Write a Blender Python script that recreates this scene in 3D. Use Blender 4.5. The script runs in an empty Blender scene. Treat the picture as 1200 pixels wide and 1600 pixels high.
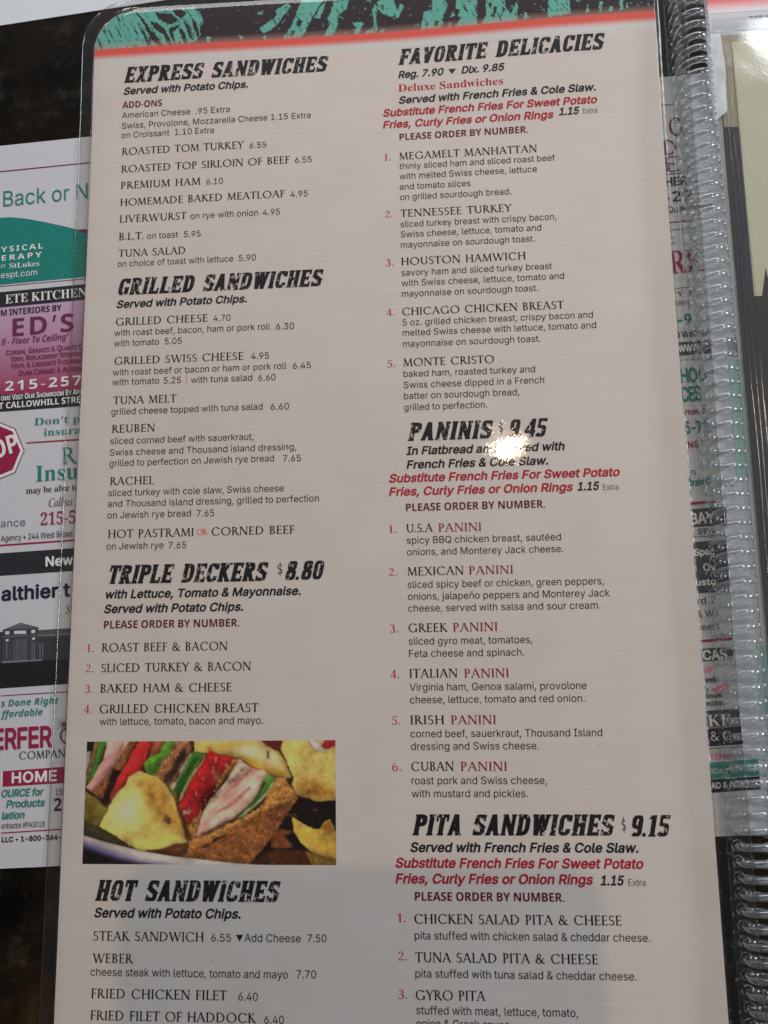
import bpy, bmesh, math, random
import numpy as np
from mathutils import Vector, noise
from mathutils.geometry import tessellate_polygon

SC = bpy.context.scene
COL = SC.collection
MM = 0.001
rnd = random.Random(7)

# ------------------------------------------------------------------ camera, world, lamps
cam = bpy.data.cameras.new("camera")
cam.sensor_width = 36.0
cam.lens = 28.125
cam.clip_start = 0.01
cam.clip_end = 50.0
cam_o = bpy.data.objects.new("camera", cam)
COL.objects.link(cam_o)
cam_o.location = (0.0, 0.0, 0.34135)
cam_o.rotation_euler = (0.149975, 0.0728346, -0.0155071)
SC.camera = cam_o

world = bpy.data.worlds.new("World")
SC.world = world
world.use_nodes = True
wn = world.node_tree.nodes
wl = world.node_tree.links
bg = wn["Background"]
tc = wn.new("ShaderNodeTexCoord")
sep = wn.new("ShaderNodeSeparateXYZ")
ramp = wn.new("ShaderNodeValToRGB")
wl.new(tc.outputs["Generated"], sep.inputs[0])
mapr = wn.new("ShaderNodeMapRange")
mapr.inputs[1].default_value = -0.9
mapr.inputs[2].default_value = 0.9
wl.new(sep.outputs["Y"], mapr.inputs[0])
wl.new(mapr.outputs[0], ramp.inputs[0])
ramp.color_ramp.elements[0].position = 0.0
ramp.color_ramp.elements[0].color = (0.03, 0.028, 0.028, 1)
ramp.color_ramp.elements[1].position = 1.0
ramp.color_ramp.elements[1].color = (0.165, 0.165, 0.175, 1)
wl.new(ramp.outputs[0], bg.inputs[0])
bg.inputs[1].default_value = 1.0

def area(name, loc, target, sx, sy, color, radiance, shape='RECTANGLE'):
    l = bpy.data.lights.new(name, 'AREA')
    l.shape = shape
    l.size = sx
    l.size_y = sy
    a = sx * sy if shape == 'RECTANGLE' else math.pi * sx * sx / 4
    l.energy = radiance * a * math.pi
    l.color = color
    o = bpy.data.objects.new(name, l)
    o.location = loc
    o.rotation_euler = (Vector(target) - Vector(loc)).to_track_quat('-Z', 'Y').to_euler()
    COL.objects.link(o)
    return o

# warm ceiling bulb whose mirror image is the glare in the middle of the page
area("ceiling_bulb", (0.029 + 0.029 / 0.340 * 2.0, 0.0784 + 0.0784 / 0.340 * 2.0, 2.0), (0.03, 0.08, 0), 0.040, 0.040, (1.0, 0.70, 0.44), 1230.0, 'DISK')
# added soft key beyond the page top; its falloff darkens the page downwards
area("soft_key_light", (0.05, 1.16, 0.50), (0.0, 0.05, 0), 1.2, 0.34, (0.97, 0.985, 1.0), 5.7)
# bright upper pane seen mirrored in the plastic at the upper right
area("upper_pane_light", (0.90, 1.20, 1.15), (0.1, 0.15, 0), 0.42, 0.30, (0.92, 0.96, 1.0), 11.0)
# window off to the right that sparkles on the coil
area("side_window_light", (1.45, 0.10, 0.72), (0.1, 0.10, 0), 0.75, 0.28, (0.84, 0.92, 1.0), 17.0)

SC.view_settings.view_transform = 'Standard'
SC.view_settings.look = 'None'
SC.view_settings.exposure = -0.02
SC.view_settings.gamma = 1.0
SC.render.engine = 'CYCLES'
SC.cycles.max_bounces = 12
SC.cycles.transparent_max_bounces = 24
SC.cycles.sample_clamp_indirect = 8.0
SC.cycles.use_denoising = True

# ------------------------------------------------------------------ helpers
def lin(c):
    return tuple(((v / 255 + 0.055) / 1.055) ** 2.4 if v > 10 else v / 255 / 12.92 for v in c)

PRINT = 0.60
def ink(c):
    return tuple(min(0.9, v / PRINT) for v in lin(c))

def mat(name, col=(0.5, 0.5, 0.5), rough=0.5, spec=0.5):
    m = bpy.data.materials.new(name)
    m.use_nodes = True
    b = m.node_tree.nodes["Principled BSDF"]
    b.inputs["Base Color"].default_value = (*col, 1)
    b.inputs["Roughness"].default_value = rough
    b.inputs["Specular IOR Level"].default_value = spec
    return m

def nodes(m):
    return m.node_tree.nodes, m.node_tree.links, m.node_tree.nodes["Principled BSDF"]

def ramp_node(N, stops):
    r = N.new("ShaderNodeValToRGB")
    e = r.color_ramp.elements
    while len(e) < len(stops):
        e.new(0.5)
    for k, (p, c) in enumerate(stops):
        e[k].position = p
        e[k].color = (*c, 1)
    return r

def objcoord(N, L, scale=(1, 1, 1)):
    t = N.new("ShaderNodeTexCoord")
    mp = N.new("ShaderNodeMapping")
    mp.inputs["Scale"].default_value = scale
    L.new(t.outputs["Object"], mp.inputs[0])
    return mp.outputs[0]

def noise_node(N, L, vec, scale, detail=4, rough=0.55):
    n = N.new("ShaderNodeTexNoise")
    n.inputs["Scale"].default_value = scale
    n.inputs["Detail"].default_value = detail
    n.inputs["Roughness"].default_value = rough
    L.new(vec, n.inputs["Vector"])
    return n.outputs["Fac"]

def paper_mat(name, col, warm, streak=True, amount=0.05):
    m = mat(name, col, 0.6, 0.15)
    N, L, b = nodes(m)
    if streak:
        f1 = noise_node(N, L, objcoord(N, L, (22, 760, 1)), 1.0, 3)
    else:
        f1 = noise_node(N, L, objcoord(N, L, (300, 300, 1)), 1.0, 4)
    f2 = noise_node(N, L, objcoord(N, L, (1, 1, 1)), 38.0, 3)
    r1 = ramp_node(N, [(0.3, tuple(c * (1 - amount) for c in col)), (0.7, tuple(min(1, c * (1 + amount)) for c in col))])
    r2 = ramp_node(N, [(0.35, (1, 1, 1)), (0.7, warm)])
    L.new(f1, r1.inputs[0])
    L.new(f2, r2.inputs[0])
    mx = N.new("ShaderNodeMix")
    mx.data_type = 'RGBA'
    mx.blend_type = 'MULTIPLY'
    mx.inputs[0].default_value = 1.0
    L.new(r1.outputs[0], mx.inputs[6])
    L.new(r2.outputs[0], mx.inputs[7])
    L.new(mx.outputs[2], b.inputs["Base Color"])
    return m

def film_mat(name, tint=(0.95, 0.95, 0.93), rough=0.035, wave=0.0006, fine=0.00002, ior=1.5, gain=1.0):
    """clear plastic film: sees through, mirrors the room by Fresnel, slightly wavy"""
    m = bpy.data.materials.new(name)
    m.use_nodes = True
    N = m.node_tree.nodes
    L = m.node_tree.links
    N.clear()
    out = N.new("ShaderNodeOutputMaterial")
    mix = N.new("ShaderNodeMixShader")
    tr = N.new("ShaderNodeBsdfTransparent")
    tr.inputs[0].default_value = (*tint, 1)
    gl = N.new("ShaderNodeBsdfAnisotropic")
    gl.inputs["Roughness"].default_value = rough
    gl.inputs["Color"].default_value = (1, 1, 1, 1)
    fr = N.new("ShaderNodeFresnel")
    # a thin film mirrors alike from both of its sides
    ge = N.new("ShaderNodeNewGeometry")
    mr = N.new("ShaderNodeMapRange")
    mr.inputs["To Min"].default_value = ior
    mr.inputs["To Max"].default_value = 1.0 / ior
    L.new(ge.outputs["Backfacing"], mr.inputs["Value"])
    L.new(mr.outputs["Result"], fr.inputs["IOR"])
    v = objcoord(N, L)
    n1 = noise_node(N, L, v, 28.0, 2, 0.4)
    n2 = noise_node(N, L, v, 900.0, 3, 0.6)
    b1 = N.new("ShaderNodeBump")
    b1.inputs["Distance"].default_value = wave
    b1.inputs["Strength"].default_value = 1.0
    L.new(n1, b1.inputs["Height"])
    b2 = N.new("ShaderNodeBump")
    b2.inputs["Distance"].default_value = fine
    b2.inputs["Strength"].default_value = 1.0
    L.new(n2, b2.inputs["Height"])
    L.new(b1.outputs[0], b2.inputs["Normal"])
    L.new(b2.outputs[0], gl.inputs["Normal"])
    mu = N.new("ShaderNodeMath")
    mu.operation = 'MULTIPLY'
    mu.inputs[1].default_value = gain
    mu.use_clamp = True
    L.new(fr.outputs[0], mu.inputs[0])
    L.new(mu.outputs[0], mix.inputs[0])
    L.new(tr.outputs[0], mix.inputs[1])
    L.new(gl.outputs[0], mix.inputs[2])
    L.new(mix.outputs[0], out.inputs[0])
    return m

def mesh_obj(name, verts, faces, m, parent=None, mats=None, smooth=False):
    me = bpy.data.meshes.new(name)
    me.from_pydata(verts, [], faces)
    if m is not None:
        me.materials.append(m)
    if smooth:
        me.polygons.foreach_set("use_smooth", [True] * len(me.polygons))
    me.update()
    o = bpy.data.objects.new(name, me)
    COL.objects.link(o)
    if parent is not None:
        o.parent = parent
    return o

def empty(name, loc=(0, 0, 0), rz=0.0):
    o = bpy.data.objects.new(name, None)
    o.location = loc
    o.rotation_euler = (0, 0, rz)
    COL.objects.link(o)
    return o

def tag(o, label=None, cat=None, group=None, kind=None):
    if label: o["label"] = label
    if cat: o["category"] = cat
    if group: o["group"] = group
    if kind: o["kind"] = kind
    return o

def poly_mesh(loops, z, warp=None):
    """fill polygons (mm) -> verts, faces"""
    V = []
    tri = tessellate_polygon([[Vector((x, y, 0)) for x, y in lp] for lp in loops])
    for lp in loops:
        for x, y in lp:
            V.append((x * MM, y * MM, z + (warp(x, y) if warp else 0)))
    F = []
    for t in tri:
        a, b, c = [Vector(V[i][:2]) for i in t]
        d = (b - a).cross(c - a)
        F.append(tuple(t) if d > 0 else tuple(reversed(t)))
    return V, F

def slab(name, outline, z0, z1, m, parent=None):
    """a sheet with thickness from an outline in mm"""
    n = len(outline)
    V, F = poly_mesh([outline], z1)
    V = list(V)
    F = list(F)
    base = len(V)
    for x, y in outline:
        V.append((x * MM, y * MM, z0))
    for i in range(n):
        j = (i + 1) % n
        F.append((base + i, base + j, j, i))
    return mesh_obj(name, V, F, m, parent)

# ------------------------------------------------------------------ lettering: letter outlines, 200 units to a cap height
GLYPHS = [
[83,32,74],
[83,35,173,57,27,1,15,-1,3,2,9,51,1,1,48,0,1,-3,-8,-49,2,-2,15,0,3,2,9,52,2,1,24,0,3,2,2,17,-26,1,-2,3,8,44,3,2,24,0,4,5,1,10,-1,6,-25,0,-2,2,8,50,-1,2,-16,1,-3,-2,-8,-48,-3,-4,-46,0,-2,4,8,48,-3,2,-12,0,-3,0,-1,-2,-9,-52,-3,-1,-24,0,-3,-1,-3,-17,1,-2,25,-1,3,-2,-8,-46,-3,-1,-25,-1,-2,-1,-2,-8,-1,-8,2,-2,24,0,3,-2,-8,-48,8,59,75,-1,3,6,40,2,5,4,1,44,-1,1,-6,-8,-42],
[83,38,176,51,67,-2,19,-1,13,3,15,6,15,9,2,-1,12,-13,24,-1,3,1,0,1,-22,27,-3,5,7,13,5,12,3,16,-1,12,-5,1,-13,0,-3,-1,-4,-21,-3,-9,-2,-3,-5,4,-37,45,2,4,21,16,9,10,6,12,2,8,-1,16,-7,15,-12,10,-17,7,-23,0,-13,-4,-9,-6,-10,-12,-4,-9,-1,-8,1,-19,7,-14,14,-20,-27,-24,-7,-12,-4,-14,0,-13,1,-8,7,-15,5,-6,16,-13,11,-4,16,66,19,-13,5,-10,10,-4,11,0,12,2,6,3,7,13,13,10,6,4,-2,40,-48,3,-5,-2,-3,-9,-5,-12,-6,-8,-1,16,70,124,-10,13,-5,10,-2,10,2,9,5,8,7,5,8,2,10,0,9,-4,6,-6,3,-8,-1,-10,-5,-10,-10,-10,-13,-9],
[83,44,74,8,16,-46,14,-1,3,2,20,69,-2,3,-21,1,-4,-3,-10,-61],
[83,46,74,15,33,-1,7,-1,7,3,4,3,4,10,0,5,-2,7,-7,6,-6,2,-7,0,-5,-3,-7,-6,-1,-6,0,-7,4,-8],
[83,48,178,30,79,-2,18,-1,17,5,14,8,7,7,9,12,8,17,7,32,0,43,-5,24,-6,18,-7,13,-13,14,-11,7,-20,6,-16,0,-16,-5,-13,-7,-12,-12,-8,-12,-6,-16,-4,-16,-3,-20,0,-29,3,-21,7,-24,5,-11,10,-15,9,-7,12,-6,27,79,20,-9,4,-8,7,-5,7,-8,17,-3,12,-3,22,0,22,1,14,5,20,8,17,4,7,9,7,9,4,19,0,12,-6,7,-7,11,-17,4,-15,3,-16,0,-38,-3,-16,-4,-15,-9,-16,-8,-8,-9,-4,-7,-2],
[83,49,178,25,31,1,118,-1,3,0,2,2,0,16,-2,3,-40,0,-3,2,0,172,0,3,-2,2,-30,-1,-39,-28,-3,-4,-1,-21,1,-3,1,0,44,32,3,-1,0,-148,0,-4,-3,-1,-48,0,-2,-3,0,-15],
[83,50,178,49,26,1,122,-1,3,0,2,2,0,17,-2,3,-85,1,-4,1,11,14,29,29,23,26,16,21,6,15,3,18,-1,10,-4,13,-7,11,-7,7,-7,5,-10,5,-10,3,-12,2,-12,0,-17,-5,-11,-5,-10,-8,-7,-10,-5,-10,-3,-11,0,-10,3,-1,18,0,2,2,1,6,3,11,9,11,9,5,7,2,19,0,10,-4,9,-6,8,-13,1,-11,-3,-15,-5,-10,-8,-11,-83,-89,-2,-4,0,-14],
[83,51,178,53,75,-2,20,-1,15,3,12,5,17,12,11,17,4,16,0,13,-4,16,-4,9,-11,12,-12,8,-17,5,-17,2,57,65,0,17,-1,3,-112,0,-3,0,-2,-2,0,-17,2,-3,77,-1,4,-1,-2,-5,-46,-52,-2,-4,0,-14,1,-3,3,-1,22,0,11,-1,12,-5,9,-6,3,-4,4,-8,3,-10,0,-13,-4,-12,-7,-8,-12,-7,-11,-3,-18,0,-11,3,-13,8,-6,7,-5,13,-21,1,-4,-2,2,-9,5,-14,14,-15,16,-9],
[83,52,178,33,111,1,19,-1,4,1,0,37,1,3,24,0,3,2,0,18,-1,2,-23,1,-4,2,0,56,-1,3,-19,0,-4,-2,0,-56,-1,-2,-62,-1,-3,1,0,1,76,132,0,1,-2,1,-18,0,-3,-1,-4,-5,-77,-131,0,-18,0,-3,3,-1,89,0,2,-3,0,-35],
[83,53,178,59,77,-2,16,-1,11,2,15,5,13,9,10,12,6,12,5,14,1,16,-3,18,-7,16,-8,11,-12,10,-12,6,-11,3,-20,0,-16,-5,-9,-6,-3,1,0,4,6,49,1,2,3,1,78,1,2,1,0,4,0,14,-2,3,-100,0,-2,-1,-2,-2,-10,-97,13,-3,9,0,15,8,11,3,12,1,10,-1,12,-6,10,-9,7,-11,3,-12,0,-13,-3,-11,-4,-8,-5,-7,-8,-5,-14,-6,-16,0,-15,6,-8,7,-9,17,-20,1,-3,-2,1,-8,3,-8,7,-12,6,-8,16,-10],
[83,54,178,33,80,-2,16,-1,10,2,9,3,13,8,15,16,6,11,3,10,1,8,0,14,-3,14,-7,15,-9,11,-15,9,-13,5,-16,1,-18,-5,1,4,50,72,2,3,-2,2,-21,0,-4,-2,-55,-81,-12,-24,-5,-15,-1,-19,1,-12,5,-13,5,-9,8,-10,10,-8,10,-5,23,86,19,-8,1,-10,4,-7,6,-5,6,-5,13,-2,8,0,10,3,12,4,8,10,10,9,5,7,2,14,0,12,-4,13,-11,6,-14,2,-18,-3,-12,-4,-8,-10,-10,-12,-7,-8,-1],
[83,55,178,14,40,1,22,-1,4,3,87,173,1,19,-1,4,-124,1,-4,-1,-1,-18,2,-3,96,-1,3,0,1,-2,-85,-170],
[83,56,178,45,78,-2,19,-1,9,2,15,4,11,5,10,9,9,10,4,8,3,12,0,12,-2,8,-7,15,-11,13,-17,10,11,6,6,6,9,14,3,15,0,12,-3,11,-7,10,-12,13,-10,5,-21,6,-17,0,-14,-3,-12,-6,-8,-5,-8,-8,-7,-12,-4,-19,2,-12,5,-13,11,-13,12,-7,-16,-9,-10,-10,-4,-7,-6,-18,0,-15,1,-7,7,-15,6,-7,8,-7,17,-8,20,76,20,-16,7,-9,8,-2,4,-3,8,0,14,4,12,6,7,8,6,16,6,18,0,7,-2,11,-5,6,-4,5,-7,5,-15,0,-10,-5,-14,-11,-9,-14,-6,19,86,114,-13,2,-13,9,-6,10,-1,7,-1,11,5,12,5,7,11,6,16,3,16,-3,11,-7,7,-9,3,-11,0,-6,-2,-8,-4,-8,-7,-8,-13,-6],
[83,57,178,33,54,1,22,-1,4,2,53,77,13,26,4,10,3,15,0,15,-3,13,-4,11,-8,12,-7,7,-9,6,-16,7,-11,2,-15,0,-16,-5,-10,-5,-6,-4,-10,-11,-7,-12,-4,-11,-2,-13,0,-12,2,-9,8,-19,9,-11,15,-9,13,-5,15,-1,19,5,-11,-18,-42,-60,21,80,96,-10,4,-13,11,-4,7,-2,8,-2,16,2,9,4,11,11,11,12,7,14,1,8,-1,10,-4,7,-6,5,-6,5,-13,2,-18,-2,-8,-4,-10,-12,-13,-15,-6],
[83,65,189,17,8,1,22,-1,4,2,18,52,6,2,76,0,3,-3,18,-52,3,-1,18,0,4,1,-7,25,-65,173,-26,1,-3,-2,-68,-185,-3,-10,8,63,79,-1,2,1,4,28,85,3,5,3,-5,29,-89,-3,-2],
[83,66,179,29,25,1,81,-1,12,1,14,5,11,5,8,6,6,8,4,8,3,10,0,22,-3,10,-6,10,-9,10,-8,5,-12,3,-1,2,16,8,9,9,5,12,2,16,-3,15,-7,13,-8,9,-9,6,-11,4,-16,3,-75,0,-4,-1,0,-194,15,51,23,-2,2,0,2,0,59,1,4,56,1,16,-6,8,-6,5,-8,5,-12,0,-10,-7,-15,-7,-6,-10,-4,-9,-1,15,51,112,-2,2,0,3,0,56,1,4,53,0,8,-1,8,-4,8,-9,5,-10,0,-14,-5,-10,-9,-10,-4,-3,-15,-4],
[83,67,201,62,93,-2,21,-1,9,2,15,4,13,7,14,10,6,9,9,14,5,15,0,3,-2,1,-21,0,-2,-1,-5,-12,-5,-9,-12,-10,-11,-6,-12,-3,-17,0,-15,3,-15,9,-14,15,-6,11,-4,11,-3,15,0,29,2,9,4,15,7,13,7,10,12,9,10,6,11,3,21,0,8,-2,15,-7,10,-8,7,-11,6,-13,21,-1,3,2,0,4,-7,18,-15,20,-12,9,-13,7,-23,6,-20,0,-14,-3,-20,-9,-12,-8,-10,-10,-12,-19,-5,-13,-6,-28,0,-24,3,-20,8,-23,8,-13,13,-15,11,-8,14,-7],
[83,68,197,20,25,1,71,-1,24,4,14,6,15,9,11,11,7,11,8,17,6,25,0,34,-1,9,-6,20,-8,16,-10,13,-14,11,-20,10,-22,4,-72,0,-4,-1,0,-194,20,51,23,-2,2,0,2,0,148,3,2,46,0,18,-4,15,-8,10,-10,5,-8,7,-14,4,-22,0,-20,-2,-13,-5,-17,-9,-16,-5,-6,-8,-5,-13,-7,-20,-4],
[83,69,165,26,25,1,118,-1,4,1,1,18,-2,3,-94,1,-2,1,-1,3,0,58,1,4,86,0,3,1,1,4,0,15,-2,3,-88,1,-1,4,1,59,4,1,90,1,2,3,0,16,-1,2,-117,1,-4,-1,0,-194],
[83,70,161,20,25,1,21,-1,3,2,0,80,1,4,82,1,3,2,1,17,-2,3,-80,0,-4,1,0,66,4,1,89,1,2,3,0,16,-1,2,-116,1,-4,-1,0,-194],
[83,71,205,66,95,-2,19,-1,17,3,16,7,11,7,14,13,7,12,6,15,3,15,0,28,-2,3,-73,0,-2,-2,0,-4,0,-12,2,-3,46,0,3,-2,0,-10,-5,-17,-5,-8,-10,-10,-11,-6,-14,-5,-22,0,-20,7,-10,7,-11,14,-7,13,-4,15,-2,9,0,29,3,15,8,19,5,8,12,11,14,8,11,3,23,-1,13,-4,12,-7,11,-13,8,-16,22,-1,3,2,-4,14,-5,10,-7,10,-12,12,-17,11,-27,7,-19,0,-20,-5,-12,-5,-13,-9,-12,-12,-11,-18,-7,-17,-4,-24,0,-24,3,-19,7,-21,8,-15,15,-17,10,-7,18,-8],
[83,73,118,28,13,1,88,-1,3,0,1,2,1,17,-2,3,-30,1,-2,2,0,2,0,148,4,2,28,1,2,3,0,16,-2,3,-87,0,-3,0,-2,-2,0,-17,1,-3,32,-1,2,-2,0,-2,0,-148,-3,-2,-31,-1,-1,-5,0,-14],
[83,74,156,34,62,-2,17,-1,9,2,18,7,12,9,5,7,6,11,3,14,0,148,-1,3,-1,2,-20,0,-3,-2,-1,-149,-1,-8,-7,-11,-4,-4,-14,-6,-14,0,-7,2,-7,3,-9,12,-5,13,0,15,-1,2,-21,1,-3,-2,0,-16,1,-9,3,-10,6,-11,11,-11,5,-3,12,-6],
[83,77,247,32,25,1,19,-1,3,2,1,161,3,-4,14,-41,47,-116,3,-2,16,0,4,2,3,7,41,105,17,48,2,3,1,1,0,-164,3,-2,18,0,3,1,1,194,-2,4,-31,1,-4,-2,-47,-120,-16,-46,-1,1,-14,42,-49,123,-4,2,-29,0,-3,-1,0,-194],
[83,78,206,24,25,1,21,-1,3,2,0,139,-1,17,0,5,2,1,26,-45,75,-117,4,-2,24,0,3,1,0,194,-1,4,-21,1,-3,-2,1,-163,-3,3,-24,40,-76,120,-4,2,-24,0,-3,-1,0,-194],
[83,79,210,32,93,-2,20,-1,17,3,19,8,16,12,12,15,6,11,7,20,3,16,0,35,-1,9,-6,20,-9,19,-12,14,-16,13,-19,8,-15,3,-20,0,-14,-3,-20,-9,-12,-8,-14,-16,-10,-18,-6,-19,-3,-17,0,-24,3,-19,4,-15,12,-22,13,-15,11,-8,14,-7,29,94,22,-11,2,-14,8,-15,17,-7,13,-4,15,-2,9,0,29,3,15,8,19,7,9,8,9,16,8,10,3,22,1,20,-7,11,-9,9,-10,8,-16,5,-16,1,-11,0,-21,-4,-22,-4,-10,-7,-11,-8,-10,-11,-8,-13,-5,-8,-2],
[83,80,175,22,25,1,21,-1,3,2,0,67,1,4,54,0,15,3,19,10,13,15,6,10,3,11,1,13,-1,16,-3,11,-6,11,-10,12,-10,7,-13,5,-16,3,-74,0,-4,-1,0,-194,16,51,95,-2,2,0,2,0,74,1,4,52,0,17,-6,9,-8,6,-13,2,-8,0,-11,-3,-12,-4,-6,-9,-10,-16,-7,-14,-1],
[83,81,210,35,158,-18,21,-1,3,1,0,1,-22,32,17,20,6,12,7,20,3,16,0,34,-3,17,-4,12,-9,19,-11,14,-15,11,-13,7,-15,4,-12,2,-17,-1,-21,-5,-18,-10,-14,-12,-9,-12,-9,-18,-4,-16,-3,-18,0,-24,6,-28,13,-27,13,-14,11,-8,18,-8,20,-5,16,0,28,6,35,94,22,-13,4,-14,8,-8,8,-7,9,-5,11,-4,15,-2,9,0,29,3,15,8,19,5,8,10,9,16,9,10,3,24,0,14,-4,13,-8,7,-8,9,-13,6,-16,3,-18,0,-21,-1,-11,-5,-16,-6,-13,-8,-11,-4,-3,-3,2,-19,24,-24,0,0,-3,24,-31,1,-3,-9,-4],
[83,82,177,26,25,1,21,-1,3,2,0,72,1,3,5,0,43,-1,41,-75,27,0,0,4,-42,76,2,2,15,8,7,8,6,8,4,10,3,14,-1,23,-7,17,-9,12,-14,10,-11,4,-17,3,-74,0,-4,-1,0,-194,15,51,100,-2,2,0,3,0,68,1,4,53,0,16,-5,9,-7,6,-12,2,-7,0,-13,-4,-14,-8,-10,-8,-5,-18,-4],
[83,83,176,75,75,-3,22,0,11,1,21,7,12,8,8,8,7,11,4,15,0,16,-3,10,-5,10,-10,9,-9,7,-15,6,-36,11,-18,6,-10,7,-5,5,-3,6,0,13,5,12,7,7,8,4,16,4,20,-1,13,-4,9,-7,4,-5,5,-12,1,-2,20,0,3,1,-1,9,-3,9,-9,14,-7,6,-11,7,-21,7,-16,1,-15,-1,-22,-7,-12,-8,-10,-9,-7,-13,-3,-12,0,-13,3,-11,5,-9,11,-11,9,-5,12,-6,56,-17,13,-9,5,-7,2,-12,-1,-8,-7,-10,-12,-10,-7,-3,-15,-3,-13,0,-13,3,-10,4,-11,10,-4,7,-2,9,-1,2,-22,0,-2,-1,-1,-4,2,-8,4,-10,5,-8,10,-11,17,-10],
[83,84,176,19,76,1,21,-1,3,1,0,2,1,172,3,2,58,1,2,1,0,4,0,14,-2,3,-145,0,-3,0,-1,-2,0,-17,1,-3,58,-1,3,-2,0,-170],
[83,86,189,16,81,1,25,-1,4,2,68,187,3,8,-2,3,-21,0,-3,-2,-60,-173,-2,1,-19,60,-40,112,-4,2,-22,-1,0,-4,7,-18],
[83,87,270,35,62,1,25,-1,4,2,35,128,8,35,1,1,8,-33,36,-131,3,-2,24,0,2,1,53,189,1,7,-1,2,-21,1,-2,-1,-2,-2,-32,-124,-8,-39,-2,-3,-2,2,-13,53,-29,112,-4,2,-25,-1,-23,-85,-22,-85,-1,1,-1,5,-7,30,-34,133,-3,2,-22,-1,0,-6,52,-190],
[83,97,153,47,53,-3,18,0,12,3,14,7,10,12,2,-2,0,-13,1,-3,19,0,3,2,0,109,-4,12,-8,12,-7,6,-15,6,-15,3,-13,0,-20,-4,-9,-4,-10,-6,-6,-7,-7,-11,-1,-3,2,-2,19,-6,2,1,9,12,8,5,13,4,13,0,11,-3,5,-4,5,-4,4,-10,0,-12,-5,-5,-12,-3,-34,-4,-20,-6,-15,-9,-6,-9,-4,-12,0,-12,4,-16,7,-9,8,-7,8,-4,15,58,18,-13,6,-7,8,-2,12,2,7,3,4,13,8,12,3,41,6,1,-24,-3,-9,-4,-6,-8,-8,-11,-5,-8,-2],
[83,98,167,33,81,-3,16,0,19,5,11,7,10,10,6,9,8,21,3,23,-1,19,-3,13,-7,16,-6,9,-8,8,-13,9,-13,4,-18,1,-17,-4,-10,-7,-10,-12,-3,0,-1,69,-3,2,-18,0,-2,-2,0,-2,0,-194,3,-2,20,1,1,3,0,17,2,2,13,-15,8,-6,25,81,19,-10,2,-7,4,-11,12,-7,18,-1,9,0,21,3,15,4,9,4,6,12,11,8,3,12,1,9,-2,12,-5,11,-12,6,-12,3,-14,0,-21,-3,-15,-4,-8,-5,-8,-6,-6,-12,-7,-8,-2],
[83,99,156,53,71,-3,19,0,13,3,12,5,10,7,6,5,5,8,6,14,-1,2,-4,1,-16,3,-10,-16,-8,-5,-16,-6,-9,0,-13,3,-7,4,-9,8,-4,8,-4,11,-3,17,1,19,7,21,5,7,6,6,13,6,15,2,14,-4,6,-3,8,-8,6,-10,2,-1,17,4,3,2,-1,6,-3,5,-12,15,-12,8,-7,3,-19,4,-10,0,-16,-3,-20,-10,-12,-11,-5,-8,-7,-19,-3,-16,-1,-19,2,-10,4,-15,7,-13,9,-12,15,-11],
[83,100,167,32,67,-3,18,0,11,3,14,9,11,13,2,-2,0,-17,1,-3,19,-1,4,2,0,194,0,2,-2,2,-19,0,-3,-2,-1,-69,-3,0,-9,11,-15,9,-14,3,-18,-1,-14,-6,-14,-9,-9,-12,-7,-14,-5,-24,-1,-21,4,-17,5,-15,5,-10,11,-11,12,-8,23,75,19,-16,5,-10,9,-3,6,-6,14,-3,24,4,19,7,17,5,6,9,7,8,3,12,1,9,-2,10,-4,8,-6,5,-7,7,-20,2,-23,-5,-21,-2,-7,-7,-10,-14,-9,-10,-3],
[83,101,159,47,72,-3,21,0,13,3,12,5,8,5,9,9,7,14,-1,3,-19,5,-3,-2,-7,-11,-9,-6,-13,-4,-13,0,-15,5,-8,5,-5,5,-6,10,-4,12,-1,9,1,2,102,0,2,0,2,2,0,21,-1,10,-6,17,-5,10,-12,12,-6,4,-14,6,-15,3,-11,0,-14,-3,-14,-6,-7,-5,-11,-11,-9,-15,-3,-11,-3,-16,-1,-20,2,-9,6,-19,6,-12,8,-9,11,-8,11,-6,14,39,88,0,8,4,11,5,8,6,6,8,5,16,4,15,-2,12,-6,9,-11,4,-8,3,-12,0,-2,-3,-2],
[83,102,100,35,33,1,20,-1,3,2,0,124,3,2,28,0,2,3,0,15,-1,3,-29,0,-2,1,-1,21,4,8,7,6,8,2,12,-2,3,1,5,17,-4,3,-8,2,-17,0,-11,-3,-9,-5,-8,-8,-4,-9,-2,-6,-1,-27,-2,-1,-23,0,-3,-2,0,-16,1,-2,25,-1,3,-2,0,-121],
[83,103,167,55,69,-59,22,0,23,6,11,5,7,5,6,8,4,8,5,19,0,152,0,3,-2,2,-21,-1,-1,-3,0,-17,-2,-1,-12,14,-14,7,-18,3,-19,-3,-12,-5,-9,-7,-9,-9,-9,-18,-5,-24,-1,-20,2,-9,3,-12,4,-9,8,-13,7,-6,12,-8,10,-4,10,-2,17,0,11,3,8,4,14,16,2,1,1,-1,1,-30,-2,-10,-3,-6,-4,-6,-9,-7,-15,-4,-17,0,-8,2,-14,7,-12,12,-4,-1,-13,-9,-1,-2,4,-6,12,-12,12,-6,22,71,24,-13,5,-7,5,-7,10,-5,17,-1,19,3,17,7,16,9,9,6,4,7,3,12,1,9,-2,11,-4,11,-11,8,-20,2,-9,0,-19,-6,-20,-5,-8,-7,-7,-16,-6],
[83,104,161,38,22,1,19,-1,3,2,1,92,1,9,4,10,6,7,13,7,8,2,11,0,11,-3,7,-5,6,-8,3,-7,2,-11,0,-93,3,-2,17,0,3,1,1,2,0,98,-3,16,-6,12,-12,14,-9,5,-11,3,-17,0,-10,-2,-9,-4,-9,-7,-8,-10,-2,1,0,68,-1,2,-3,1,-18,0,-2,-3,0,-192],
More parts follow.
